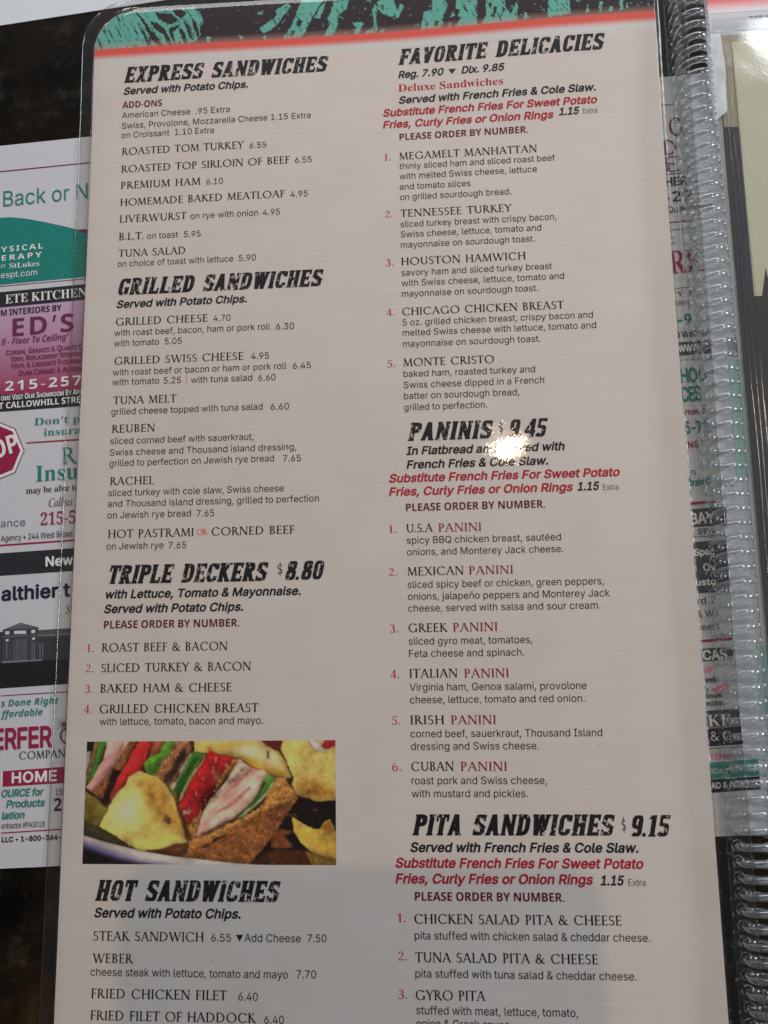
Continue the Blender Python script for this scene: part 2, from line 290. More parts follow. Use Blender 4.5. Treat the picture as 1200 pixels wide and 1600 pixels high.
[83,105,66,10,21,1,20,-1,2,1,1,2,0,143,-1,3,-2,0,-19,0,-2,-3,0,-141,14,27,175,9,0,5,1,4,3,4,7,0,7,-2,6,-9,6,-9,0,-4,-1,-5,-3,-3,-7,-1,-7,3,-6],
[83,106,66,16,-3,-55,10,-1,10,2,13,6,8,10,6,15,0,168,0,2,-2,2,-19,0,-3,-2,0,-166,-3,-7,-6,-6,-14,-3,-1,-18,15,27,175,11,0,7,4,3,4,1,4,0,7,-4,7,-4,3,-8,2,-7,-1,-5,-4,-3,-4,-2,-4,1,-7,3,-7],
[83,107,150,28,22,1,18,-1,4,1,1,53,2,4,13,11,6,-6,49,-62,4,-1,21,0,4,1,0,1,-64,83,2,4,49,49,7,8,0,3,-23,0,-4,-1,-62,-63,-2,-1,-2,0,0,113,-1,2,-3,1,-18,0,-2,-3,0,-192],
[83,108,74,17,46,0,15,-1,8,2,2,1,-4,18,-12,1,-6,1,-4,10,-1,166,-3,2,-17,0,-3,-1,0,-3,0,-170,3,-11,5,-7,7,-5],
[83,109,240,56,22,1,19,-1,3,2,1,96,1,8,4,9,9,9,6,4,10,1,10,0,11,-4,8,-8,3,-7,0,-105,1,-4,20,-1,3,2,0,96,2,8,3,8,7,9,8,5,9,1,12,0,8,-3,9,-5,4,-8,2,-12,1,-99,3,-2,19,1,1,4,0,98,-3,18,-6,13,-10,9,-11,6,-12,3,-10,0,-14,-3,-10,-5,-10,-8,-8,-11,-1,1,-7,12,-11,9,-9,4,-14,1,-16,-4,-7,-4,-13,-15,-2,0,-1,20,-22,0,-1,-6,0,-138],
[83,110,161,37,22,1,19,-1,3,2,1,92,1,9,4,10,6,7,13,8,10,1,9,0,11,-3,7,-5,6,-8,3,-7,2,-11,0,-93,3,-2,17,0,3,1,1,101,-3,15,-6,12,-2,4,-10,9,-9,6,-11,3,-20,0,-11,-3,-9,-6,-5,-4,-10,-12,-1,0,-1,20,-1,3,-18,0,-3,-1,0,-143],
[83,111,163,29,71,-3,19,0,13,3,12,5,11,8,7,7,9,16,7,24,0,25,-1,10,-4,14,-8,15,-8,9,-11,9,-15,6,-15,3,-10,0,-16,-3,-20,-10,-12,-11,-5,-8,-7,-19,-3,-16,-1,-19,2,-10,4,-15,7,-13,9,-12,15,-11,24,75,19,-13,4,-14,12,-7,17,-3,17,0,8,1,11,4,15,8,13,5,5,10,6,19,3,16,-5,10,-8,6,-8,7,-18,1,-10,0,-17,-4,-17,-5,-11,-6,-7,-7,-5,-9,-4,-8,-2],
[83,112,167,31,22,-55,19,-1,3,2,1,75,3,0,12,-14,13,-8,8,-2,19,0,17,6,14,9,11,14,5,11,6,21,1,16,-3,25,-5,15,-11,17,-12,11,-11,5,-11,3,-24,0,-9,-3,-10,-6,-11,-14,-2,2,0,17,-1,3,-20,0,-3,-2,0,-198,24,79,19,-11,4,-8,6,-9,12,-6,21,0,25,5,19,6,10,5,5,8,5,8,3,18,0,10,-3,7,-5,10,-12,4,-10,3,-13,0,-23,-3,-13,-4,-9,-5,-8,-8,-8,-9,-5,-7,-1],
[83,114,102,21,22,1,19,-1,3,2,1,95,3,12,7,9,10,7,10,3,20,0,0,19,-2,3,-18,1,-10,-4,-9,-6,-11,-13,-2,2,0,16,-1,3,-18,0,-3,-2,0,-142],
[83,115,143,59,61,-3,20,0,24,7,8,5,9,8,5,8,3,10,0,13,-2,7,-4,8,-8,8,-8,5,-11,4,-42,12,-7,5,-4,6,-1,10,5,8,7,6,9,3,19,0,8,-3,8,-7,8,-11,17,4,2,2,-3,10,-10,13,-14,9,-19,4,-23,-1,-12,-4,-9,-6,-10,-9,-4,-6,-2,-6,-2,-10,3,-16,6,-9,5,-5,19,-10,40,-10,6,-4,7,-8,1,-7,-1,-5,-3,-7,-9,-6,-12,-4,-17,0,-11,4,-9,6,-7,13,-20,-4,-1,-2,3,-11,5,-8,8,-7,13,-8],
[83,116,89,34,57,-1,17,0,8,1,1,3,-4,17,-18,0,-7,4,-3,4,-2,8,0,91,4,2,26,1,1,2,0,15,-3,2,-27,1,-1,2,0,32,-3,1,-19,0,-2,-3,0,-31,-3,-2,-18,-1,-1,-2,0,-15,2,-2,17,0,3,-2,0,-93,2,-10,4,-9,6,-7,10,-7],
[83,117,161,35,62,-1,17,-1,12,3,13,8,11,12,1,0,2,-20,19,0,3,2,1,141,-1,3,-1,1,-19,1,-3,-2,0,-90,-4,-15,-5,-9,-7,-7,-12,-5,-9,-2,-12,2,-9,4,-7,7,-6,11,-1,9,-1,95,-1,1,-4,1,-15,0,-3,-2,0,-100,1,-11,8,-19,9,-9,13,-7],
[83,118,153,18,65,1,21,-1,4,2,52,137,3,8,-1,2,-20,0,-5,-2,-32,-88,-10,-32,-2,2,-11,36,-30,82,-4,2,-21,0,0,-4,5,-15,48,-125],
[83,119,223,35,55,1,20,-1,4,3,32,114,1,0,2,-4,11,-46,19,-64,4,-3,20,1,4,10,28,92,13,42,0,4,-21,0,-4,-2,-20,-72,-10,-40,-2,-3,-2,2,-6,27,-23,86,-3,2,-22,0,-3,-6,-22,-82,-6,-27,-2,-3,-2,3,-9,36,-21,77,-4,2,-21,0,0,-3,7,-25],
[83,120,149,25,10,1,23,-1,4,2,37,57,38,-57,4,-2,22,1,0,2,-2,4,-43,62,-4,6,45,68,3,4,-1,2,-22,0,-4,-1,-34,-54,-5,4,-31,50,-26,1,-1,-2,2,-4,45,-66,-4,-8,-45,-64],
[83,121,153,28,27,-56,14,-1,10,2,11,6,12,14,8,17,59,154,4,10,-1,3,-20,1,-5,-2,-42,-120,-3,4,-10,33,-30,83,-4,2,-22,-1,0,-3,3,-9,52,-137,-5,-16,-8,-14,-5,-4,-7,-2,-10,2,-5,-2,-3,-18,1,-1],
[83,122,150,21,18,1,111,-1,4,1,1,18,-2,3,-78,1,-2,0,-1,2,79,105,1,16,-1,3,-106,0,-4,-1,-1,-18,2,-3,75,0,2,-1,1,-1,-80,-103,-2,-5,-1,-14],
[83,124,90,10,36,-64,17,0,2,0,1,3,0,321,-1,4,-2,1,-16,0,-2,-3,0,-322],
[83,233,159,47,72,-3,21,0,13,3,12,5,8,5,9,9,7,14,-1,3,-19,5,-3,-2,-7,-11,-9,-6,-13,-4,-13,0,-15,5,-8,5,-5,5,-6,10,-4,12,-1,9,1,2,102,0,2,0,2,2,0,21,-1,10,-6,17,-5,10,-12,12,-6,4,-14,6,-15,3,-11,0,-14,-3,-14,-6,-7,-5,-11,-11,-9,-15,-3,-11,-3,-16,-1,-20,2,-9,6,-19,6,-12,8,-9,11,-8,11,-6,14,39,88,0,8,4,11,5,8,6,6,8,5,16,4,15,-2,12,-6,9,-11,4,-8,3,-12,0,-2,-3,-2,8,71,169,15,0,4,1,22,33,1,4,-22,0,-4,-1,-16,-34],
[83,241,161,37,22,1,19,-1,3,2,1,92,1,9,4,10,6,7,13,8,10,1,9,0,11,-3,7,-5,6,-8,3,-7,2,-11,0,-93,3,-2,17,0,3,1,1,101,-3,15,-6,12,-2,4,-10,9,-9,6,-11,3,-20,0,-11,-3,-9,-6,-5,-4,-10,-12,-1,0,-1,20,-1,3,-18,0,-3,-1,0,-143,21,43,177,13,-1,2,2,3,7,6,2,24,-11,13,0,5,3,7,8,3,14,-3,2,-11,-1,-5,-7,-5,-2,-6,1,-12,7,-9,3,-9,0,-7,-3,-4,-4,-6,-14],
[83,8226,153,20,68,37,14,-1,16,6,12,11,6,9,3,8,0,18,-5,12,-7,9,-6,5,-7,5,-9,3,-19,-1,-16,-8,-11,-12,-5,-16,0,-13,7,-17,5,-7,7,-5],
[66,38,176,54,65,-11,21,-1,8,1,19,6,14,7,3,-1,6,-7,6,-3,29,0,7,3,3,7,-3,7,-21,26,8,20,3,11,1,21,-3,8,-8,3,-19,0,-5,-1,-3,-2,-2,-5,-3,-15,-1,-1,-24,29,1,2,17,15,8,10,7,14,2,7,0,19,-10,21,-6,7,-17,9,-12,5,-24,0,-8,-2,-19,-10,-12,-13,-6,-15,-2,-8,0,-12,3,-13,16,-28,-21,-20,-10,-17,-4,-12,0,-15,2,-9,9,-20,5,-7,10,-8,9,-6,14,-5,12,67,28,-10,5,-7,8,-2,6,0,10,2,5,15,15,6,-4,29,-36,-3,-4,-7,-3,-8,-2,13,73,137,-8,12,-2,8,2,6,3,6,7,3,7,0,5,-2,6,-7,0,-9,-2,-4,-10,-10,-6,-3],
[66,44,74,13,14,-56,20,0,5,3,3,5,21,72,-3,8,-5,4,-4,1,-24,0,-6,-3,-4,-7,-12,-72,4,-8],
[66,45,178,12,44,65,89,0,6,3,3,5,0,24,-3,5,-7,4,-88,-1,-5,-3,-3,-8,0,-21,3,-5],
[66,46,74,16,31,-10,12,-1,13,7,5,8,4,8,-1,10,-4,9,-8,8,-11,4,-9,0,-11,-5,-6,-7,-5,-11,1,-9,6,-13,6,-5],
[66,48,178,34,77,-11,20,-1,14,3,15,7,11,7,7,8,6,9,8,16,7,21,3,18,0,44,-1,10,-3,15,-6,16,-6,13,-9,14,-9,8,-16,9,-20,6,-19,0,-16,-4,-17,-10,-12,-11,-7,-10,-9,-20,-6,-20,-2,-20,-1,-32,3,-22,7,-24,9,-17,10,-13,8,-7,17,-10,24,81,30,-8,4,-5,4,-5,7,-5,12,-3,12,-3,21,2,33,4,20,9,18,6,5,8,4,16,1,7,-4,8,-8,5,-8,4,-10,4,-23,0,-36,-4,-23,-4,-10,-5,-8,-11,-10,-7,-2],
[66,49,178,31,29,-9,123,0,8,3,3,5,0,22,-3,6,-7,4,-32,0,-3,2,0,165,-3,8,-6,3,-30,0,-6,-1,-42,-31,-6,-8,0,-27,3,-7,5,-3,3,0,8,4,28,21,1,-1,1,-3,0,-120,-3,-2,-40,0,-7,-4,-3,-6,0,-20,3,-7],
[66,50,178,51,24,-9,127,0,8,3,3,5,0,24,-3,6,-5,3,-67,0,-4,1,1,2,40,42,18,22,11,19,5,16,2,12,-2,12,-3,11,-5,10,-6,10,-6,6,-7,5,-16,8,-9,3,-12,1,-15,0,-17,-4,-16,-8,-10,-8,-8,-10,-8,-16,-3,-11,0,-12,3,-6,7,-4,23,0,5,3,4,6,1,9,4,10,10,8,6,2,16,0,12,-6,7,-9,2,-10,-3,-13,-10,-16,-85,-91,-3,-7,0,-18,3,-7],
[66,51,178,63,73,-11,22,-1,10,1,10,3,15,7,16,12,8,11,7,15,3,12,0,16,-5,16,-6,13,-12,14,-11,6,-20,8,-1,1,6,8,37,42,3,6,0,22,-3,5,-5,3,-117,0,-8,-3,-3,-5,0,-23,3,-7,4,-2,4,-1,61,-1,-1,-2,-6,-8,-28,-31,-4,-9,0,-20,3,-6,6,-3,26,0,18,-5,9,-8,4,-6,2,-7,0,-9,-3,-10,-4,-5,-6,-4,-13,-5,-16,0,-13,5,-6,3,-4,6,-6,15,-6,3,-25,0,-5,-2,-3,-3,-2,-6,2,-11,4,-10,8,-14,9,-10,8,-5,14,-6],
[66,52,178,39,109,-9,25,0,6,3,3,7,1,30,20,2,5,4,3,6,-1,20,-3,7,-6,3,-15,0,-3,2,-1,50,-3,6,-5,3,-24,1,-8,-5,-2,-7,0,-46,-1,-3,-37,-1,-3,1,0,1,71,122,0,4,-3,5,-8,3,-22,0,-9,-4,-80,-135,-3,-8,1,-21,3,-6,5,-3,85,-1,1,-2,0,-28,3,-7],
[66,53,178,65,75,-11,20,-1,10,2,15,5,12,7,9,7,7,9,9,15,3,10,3,20,-3,23,-9,21,-11,14,-8,7,-16,8,-13,4,-24,0,-12,-3,-2,1,1,21,2,7,1,2,72,0,8,3,4,7,0,21,-4,7,-5,3,-105,0,-7,-3,-4,-8,-11,-96,0,-4,3,-5,7,-4,24,-1,14,8,10,2,10,2,10,-1,8,-3,4,-5,7,-6,4,-10,1,-17,-4,-13,-5,-7,-7,-5,-10,-4,-13,0,-9,4,-7,4,-4,6,-5,14,-6,3,-25,0,-5,-2,-3,-4,-2,-7,2,-9,8,-17,5,-8,7,-8,12,-7,20,-8],
[66,54,178,32,78,-11,20,-1,9,2,11,4,17,9,15,16,8,16,3,11,1,8,0,15,-1,10,-4,12,-11,19,-12,11,-15,7,-25,7,41,62,0,4,-3,5,-6,3,-27,0,-7,-3,-56,-83,-11,-20,-8,-24,-1,-8,0,-13,1,-12,5,-15,10,-17,15,-14,16,-8,18,87,28,-12,3,-8,7,-4,5,-3,7,-2,16,5,15,9,10,11,4,12,0,7,-2,4,-3,8,-8,4,-8,2,-16,-5,-15,-9,-10,-7,-3],
[66,55,178,22,38,-9,27,0,5,2,3,3,90,179,0,24,-2,6,-3,2,-6,2,-126,0,-6,-2,-3,-3,-2,-6,0,-20,3,-7,6,-3,84,0,2,0,2,-2,-82,-163,0,-4,2,-4],
[66,56,178,41,76,-11,22,-1,10,1,14,5,16,8,10,8,9,11,7,13,3,12,0,15,-3,12,-11,20,-12,12,14,22,4,14,0,18,-3,11,-8,15,-13,13,-15,8,-22,6,-20,0,-13,-3,-15,-7,-11,-7,-8,-8,-9,-17,-4,-19,1,-13,3,-9,5,-11,10,-12,-16,-19,-8,-18,-2,-7,0,-16,3,-12,8,-16,6,-8,9,-7,21,-11,17,77,30,-11,4,-9,9,-2,6,0,12,5,10,10,8,12,4,16,-1,8,-2,8,-5,7,-9,2,-8,0,-7,-4,-10,-10,-8,-8,-3,16,88,123,-14,3,-7,5,-4,7,-1,13,3,10,5,5,8,4,11,2,13,-3,8,-4,5,-8,1,-11,-3,-11,-7,-7,-8,-4],
[66,57,178,37,50,-9,29,0,7,3,53,79,16,30,4,11,3,15,0,17,-3,13,-6,16,-9,14,-7,6,-9,6,-21,9,-11,2,-17,0,-16,-4,-16,-8,-5,-4,-11,-11,-10,-18,-4,-10,-1,-12,1,-24,3,-10,8,-16,8,-10,8,-6,16,-8,11,-3,8,0,4,-2,1,-1,-37,-55,-4,-7,0,-4,2,-4,17,82,106,-10,4,-8,8,-4,9,-2,14,4,14,10,11,7,4,12,2,12,-3,7,-6,5,-6,3,-8,2,-15,-4,-12,-10,-13,-11,-4],
[66,65,189,25,5,-9,27,0,7,3,7,13,13,38,4,2,64,-1,3,-3,16,-44,3,-5,6,-3,24,0,7,2,3,4,1,6,-3,10,-68,185,-3,7,-4,3,-5,1,-28,0,-5,-2,-3,-4,-73,-201,2,-7,8,76,88,-1,3,16,47,3,5,3,-5,16,-48,-1,-1,-2,-1],
[66,66,179,30,22,-9,85,0,12,1,15,4,16,8,8,7,5,7,7,13,3,11,0,24,-3,11,-5,10,-5,6,-12,12,9,10,6,14,3,13,0,9,-3,15,-9,19,-8,8,-10,7,-16,6,-16,3,-78,0,-6,-2,-4,-3,-2,-7,0,-195,4,-8,14,60,32,-1,2,-1,4,0,40,2,3,46,0,9,-3,4,-2,9,-11,2,-7,0,-9,-5,-10,-6,-4,-15,-3,13,60,122,-1,1,-1,3,0,39,1,2,43,1,10,-3,8,-8,2,-6,0,-12,-2,-5,-9,-8,-13,-5],
[66,67,201,64,92,-11,23,-1,10,1,14,5,19,9,13,10,7,9,11,20,5,15,0,5,-1,5,-7,5,-27,0,-6,-5,-5,-13,-6,-8,-11,-10,-17,-5,-15,0,-14,3,-10,5,-10,10,-6,9,-5,13,-3,15,0,27,1,9,4,15,4,8,8,9,11,10,18,5,18,0,11,-3,10,-5,6,-7,7,-11,4,-10,8,-5,25,0,5,3,3,6,0,6,-5,15,-6,12,-13,17,-12,10,-18,9,-23,6,-23,0,-15,-3,-24,-11,-13,-9,-13,-15,-11,-17,-6,-15,-5,-28,0,-27,3,-20,8,-22,10,-19,13,-15,12,-8,18,-9],
[66,68,197,23,22,-9,76,0,24,4,13,5,15,9,16,14,8,11,11,23,4,17,1,9,0,36,-7,28,-10,22,-11,13,-14,11,-21,11,-25,5,-76,0,-6,-1,-3,-3,-3,-8,0,-195,4,-8,18,60,32,-1,2,-1,3,1,129,3,2,34,0,19,-4,10,-6,9,-9,9,-18,5,-21,0,-17,-2,-14,-5,-17,-7,-11,-5,-5,-15,-10,-19,-4],
[66,69,165,36,22,-9,124,0,5,1,4,3,2,6,0,21,-3,7,-6,3,-86,0,-3,1,-1,4,0,40,1,2,80,1,7,3,3,6,0,4,0,20,-3,5,-6,3,-81,1,-1,4,1,41,4,1,84,0,5,3,4,7,0,21,-5,8,-7,2,-118,0,-6,-1,-3,-3,-3,-8,0,-195,4,-8],
[66,70,161,28,22,-9,26,0,7,3,3,5,0,74,1,4,76,0,7,4,3,6,0,23,-3,5,-6,3,-77,1,-1,4,1,44,4,1,83,1,5,2,3,7,0,21,-4,8,-7,2,-117,0,-6,-1,-3,-3,-3,-8,0,-195,4,-8],
[66,72,203,39,22,-9,26,0,7,3,2,4,1,4,0,76,1,3,4,0,81,0,1,-4,0,-75,2,-5,3,-4,6,-2,23,0,7,3,3,8,0,193,0,6,-3,5,-7,3,-23,0,-6,-2,-3,-3,-2,-6,0,-72,-1,-3,-5,0,-80,0,-1,4,0,71,-1,5,-3,4,-7,2,-23,0,-6,-3,-4,-8,0,-196,4,-8],
[66,73,118,32,11,-9,93,0,7,3,3,5,1,23,-3,7,-7,3,-21,0,-2,3,0,131,3,2,20,0,7,5,3,5,0,21,-3,7,-5,3,-93,0,-8,-3,-2,-5,-1,-23,3,-7,7,-3,23,0,2,-3,-1,-131,-3,-2,-21,0,-8,-5,-2,-5,0,-21,3,-7],
[66,76,154,17,22,-9,118,0,8,3,4,7,-1,22,-3,6,-5,3,-81,0,-3,2,-1,164,-3,8,-7,3,-25,0,-5,-3,-4,-7,0,-197,4,-8],
[66,77,247,36,22,-9,25,0,7,3,3,5,1,110,2,-3,44,-109,4,-5,7,-1,19,0,8,4,42,107,3,6,1,0,1,-109,3,-5,7,-3,24,0,7,3,3,8,0,193,0,6,-3,5,-7,3,-33,0,-10,-4,-56,-142,-1,0,-2,3,-54,139,-9,4,-34,0,-6,-3,-4,-8,0,-196,4,-8],
[66,78,206,29,22,-9,26,0,7,3,3,5,1,128,4,-4,81,-128,10,-4,28,0,6,3,4,8,0,193,-1,6,-3,5,-6,3,-24,0,-7,-3,-3,-5,-1,-128,-1,0,-6,8,-80,125,-6,3,-26,0,-5,0,-5,-3,-4,-8,0,-196,4,-8],
[66,79,210,32,92,-11,22,-1,17,3,24,11,16,11,12,16,9,16,7,20,3,16,0,37,-2,16,-7,20,-10,17,-12,15,-16,12,-20,10,-18,4,-23,0,-15,-3,-24,-11,-13,-9,-14,-15,-12,-24,-6,-19,-3,-17,0,-27,3,-18,8,-24,10,-19,13,-15,12,-8,18,-9,28,95,31,-10,3,-10,5,-15,16,-6,16,-3,15,0,28,3,15,5,13,6,9,9,9,11,6,9,3,20,0,15,-4,4,-3,9,-7,7,-9,5,-11,4,-16,2,-10,0,-19,-6,-25,-7,-12,-8,-10,-10,-8,-8,-3,-8,-1],
[66,80,175,27,22,-9,26,0,6,2,3,4,1,5,0,57,1,4,47,1,14,3,25,12,13,15,8,16,3,11,1,13,-1,19,-3,10,-8,16,-10,12,-10,7,-19,8,-16,3,-77,0,-6,-2,-4,-3,-2,-7,0,-195,4,-8,14,60,104,-1,2,-1,3,0,54,1,4,41,1,14,-4,7,-7,4,-10,1,-14,-4,-15,-8,-9,-11,-4,-13,-1],
[66,82,177,37,22,-9,26,0,6,2,3,4,1,5,0,63,1,2,3,1,30,-1,37,-69,5,-5,5,-2,27,0,6,2,3,3,2,5,-2,5,-38,71,1,2,9,6,7,6,11,18,5,20,0,17,-1,9,-4,11,-10,19,-5,6,-14,9,-16,6,-17,3,-77,0,-6,-2,-4,-3,-2,-7,0,-195,4,-8,15,60,110,-1,1,-1,3,0,49,1,4,43,1,12,-4,7,-6,4,-7,1,-6,0,-12,-3,-10,-5,-7,-11,-5,-11,-2],
[66,83,176,75,74,-12,24,-1,11,2,19,5,8,4,12,8,8,8,9,17,5,14,0,19,-3,11,-9,15,-9,9,-9,6,-20,10,-48,14,-9,4,-7,8,-1,11,4,8,6,5,5,3,15,3,16,-1,11,-5,9,-9,5,-13,6,-3,25,-1,8,5,2,7,-2,10,-6,16,-7,10,-7,7,-9,6,-11,5,-19,6,-16,2,-17,-2,-16,-4,-12,-6,-12,-7,-9,-10,-10,-17,-3,-12,0,-16,3,-11,7,-14,11,-11,9,-6,17,-8,55,-17,9,-6,3,-5,2,-6,-1,-7,-6,-9,-12,-7,-16,-3,-16,1,-11,3,-4,3,-7,7,-5,16,-7,4,-26,0,-8,-4,-2,-7,1,-12,6,-13,7,-12,10,-10,8,-6,18,-7],
[66,84,176,23,74,-9,27,0,5,3,4,7,0,165,3,2,51,0,6,3,4,7,0,21,-4,7,-5,3,-151,0,-7,-3,-3,-5,-1,-23,3,-5,3,-3,5,-2,48,0,4,-2,0,-164,3,-8],
[66,85,203,39,89,-12,25,0,14,3,18,6,14,9,12,12,11,19,6,22,0,138,-3,8,-6,3,-25,1,-7,-4,-3,-5,0,-135,-1,-8,-3,-8,-9,-9,-9,-7,-13,-3,-18,0,-14,5,-10,8,-8,13,-2,9,0,132,-2,6,-2,3,-6,3,-24,0,-6,-4,-3,-5,-1,-140,2,-11,4,-12,11,-19,13,-13,23,-12,13,-4],
[66,87,270,45,60,-9,30,0,8,4,3,6,31,117,2,5,1,0,37,-128,3,-3,5,-1,28,0,7,3,6,15,49,180,2,10,-4,7,-6,3,-23,0,-6,-2,-3,-3,-3,-6,-29,-113,-4,-12,-2,1,-5,19,-28,106,-4,7,-7,3,-26,0,-6,-1,-3,-3,-5,-14,-26,-101,-6,-17,-1,0,-1,5,-34,126,-3,3,-6,2,-24,0,-7,-3,-2,-5,0,-4,53,-196,3,-6],
[66,89,186,25,79,-9,25,0,6,2,3,4,1,5,1,77,68,111,5,9,-3,6,-3,3,-6,1,-25,0,-8,-3,-46,-76,-5,-4,-49,79,-8,4,-27,0,-6,-2,-3,-4,-2,-4,3,-6,70,-112,1,-80,3,-7],
[66,97,153,48,52,-12,19,-1,8,2,20,9,11,-7,21,0,7,4,3,5,0,109,-1,10,-8,17,-6,7,-7,5,-20,10,-14,3,-16,0,-16,-3,-11,-4,-16,-10,-7,-6,-7,-10,-5,-12,1,-5,4,-4,27,-9,7,3,5,8,6,6,4,2,10,4,11,0,7,-2,4,-3,4,-5,2,-8,-2,-3,-50,-8,-12,-4,-13,-6,-7,-6,-9,-15,-3,-10,0,-16,1,-8,6,-12,6,-10,9,-7,13,-6,14,59,28,-8,2,-4,5,-2,8,3,6,7,5,12,3,28,3,3,-1,1,-8,-2,-7,-10,-11,-6,-4,-7,-2],
[66,98,167,31,79,-12,20,0,16,4,17,9,12,12,11,19,7,24,1,20,-1,16,-3,13,-8,19,-8,12,-10,10,-18,10,-19,5,-12,0,-13,-3,-16,-7,-1,46,-2,7,-8,5,-24,-1,-5,-3,-4,-8,1,-198,3,-6,6,-3,24,1,6,2,4,5,12,-6,21,83,28,-7,1,-6,3,-7,7,-4,6,-5,19,0,20,3,15,5,9,11,10,14,3,16,-5,11,-12,5,-20,0,-19,-3,-14,-2,-7,-5,-7,-6,-5,-6,-3,-8,-1],
[66,99,156,54,69,-12,22,0,18,4,13,7,10,6,10,12,10,22,-2,6,-4,3,-25,7,-8,-4,-8,-14,-4,-4,-8,-4,-14,-2,-9,2,-5,3,-9,8,-2,4,-6,16,-1,13,1,14,6,17,9,11,8,4,10,2,14,-3,12,-10,6,-11,6,-3,21,5,7,4,3,5,0,5,-5,12,-12,17,-19,12,-11,4,-14,3,-14,0,-16,-3,-17,-8,-8,-5,-11,-12,-5,-8,-8,-16,-6,-24,0,-22,3,-16,7,-18,8,-13,7,-8,14,-11,8,-4],
[66,100,167,31,65,-12,21,0,11,3,16,7,4,-5,5,-2,24,-1,7,3,3,6,0,198,-3,8,-6,3,-24,1,-7,-5,-3,-7,0,-46,-16,7,-14,3,-12,0,-18,-5,-14,-6,-11,-9,-9,-12,-9,-18,-6,-24,0,-24,3,-18,6,-15,7,-14,10,-11,16,-11,18,77,28,-12,4,-12,13,-5,16,-1,15,2,13,5,17,12,12,15,3,13,-4,7,-5,6,-8,5,-15,1,-20,-4,-21,-6,-11,-9,-6,-11,-3],
[66,101,159,47,71,-12,22,-1,8,2,10,3,16,8,15,13,10,19,0,4,-5,7,-5,3,-20,4,-8,-3,-7,-11,-8,-5,-10,-3,-11,0,-11,3,-6,4,-9,10,-3,10,1,1,95,1,6,3,3,5,1,26,-2,9,-5,17,-9,15,-12,13,-5,3,-16,8,-19,5,-13,0,-15,-3,-17,-8,-8,-5,-11,-12,-5,-8,-8,-16,-6,-24,0,-22,2,-11,5,-17,9,-18,8,-9,11,-8,16,-8,12,51,97,-1,2,1,4,10,11,6,4,12,3,12,-2,6,-3,9,-9,3,-7,0,-2,-3,-1],
[66,102,100,43,31,-9,24,0,7,3,3,5,0,118,4,2,21,0,6,4,3,8,-1,18,-3,6,-6,4,-22,0,-2,2,0,8,4,6,5,2,5,0,10,-2,8,4,2,6,6,20,-3,6,-9,5,-8,1,-20,0,-11,-3,-11,-5,-11,-10,-8,-14,-1,-7,-1,-18,-3,-1,-17,-1,-5,-3,-3,-5,-1,-21,4,-7,6,-3,16,0,3,-2,1,-115,3,-8],
[66,103,167,54,68,-68,25,0,14,3,11,3,13,7,8,7,6,7,7,13,4,19,0,156,-3,8,-6,3,-24,0,-6,-3,-4,-5,-16,8,-14,3,-12,0,-18,-5,-18,-9,-12,-12,-8,-12,-5,-12,-6,-24,0,-24,5,-20,2,-7,8,-15,6,-7,6,-6,14,-8,13,-5,8,-2,21,0,11,3,12,6,3,0,0,-2,-1,-13,-5,-7,-6,-5,-11,-3,-17,0,-11,3,-6,4,-9,10,-8,4,-10,-5,-15,-9,-3,-7,1,-4,7,-11,10,-9,18,-11,19,73,33,-9,3,-6,5,-4,6,-6,16,-1,16,3,17,5,11,11,10,4,2,11,2,16,-5,9,-9,6,-15,1,-9,0,-16,-4,-18,-11,-12,-11,-4],
[66,104,161,39,19,-9,25,0,7,3,2,4,1,5,0,90,1,8,2,5,6,7,8,5,8,2,8,0,9,-3,6,-6,4,-6,1,-11,0,-92,3,-7,7,-4,23,0,7,3,3,7,0,102,-4,19,-7,13,-2,4,-12,11,-13,7,-11,3,-22,0,-24,-9,-1,48,-3,7,-7,3,-24,0,-5,-3,-4,-7,0,-197,4,-8],
[66,105,66,12,19,-9,26,0,5,3,3,7,1,146,-4,8,-6,4,-24,-1,-6,-3,-3,-6,0,-147,3,-8,16,26,166,12,-1,12,6,3,3,5,11,0,10,-5,11,-3,3,-10,5,-12,1,-12,-6,-3,-3,-6,-11,0,-10,6,-11,3,-3],
[66,108,74,20,45,-10,16,0,11,1,5,3,4,8,-5,20,-3,6,-6,3,-10,-1,-3,3,0,168,-3,5,-6,3,-24,1,-6,-4,-4,-8,0,-173,4,-12,8,-12,10,-7],
[66,109,240,60,19,-9,25,0,7,3,3,5,0,99,2,8,2,4,8,8,7,2,11,0,5,-2,6,-5,3,-6,0,-105,3,-8,7,-3,21,0,7,2,3,4,2,5,0,96,1,8,5,7,8,6,6,1,10,0,5,-2,6,-4,3,-5,1,-10,0,-97,2,-5,3,-4,6,-2,22,0,6,3,4,8,0,103,-3,17,-10,19,-12,11,-13,6,-14,3,-12,0,-13,-3,-16,-8,-11,-7,-13,11,-12,6,-8,1,-12,0,-7,-1,-18,-9,-6,5,-5,3,-23,0,-6,-4,-4,-8,0,-145,4,-8],
[66,110,161,41,19,-9,25,0,7,3,2,4,1,5,0,90,1,8,2,5,6,7,8,5,8,2,8,0,9,-3,6,-6,4,-6,1,-11,0,-92,2,-6,4,-3,6,-2,21,0,8,4,2,7,0,101,-4,19,-8,16,-10,10,-5,4,-11,5,-12,3,-21,0,-11,-3,-13,-7,-3,1,-4,5,-5,3,-22,0,-7,-5,-3,-7,0,-145,4,-8],
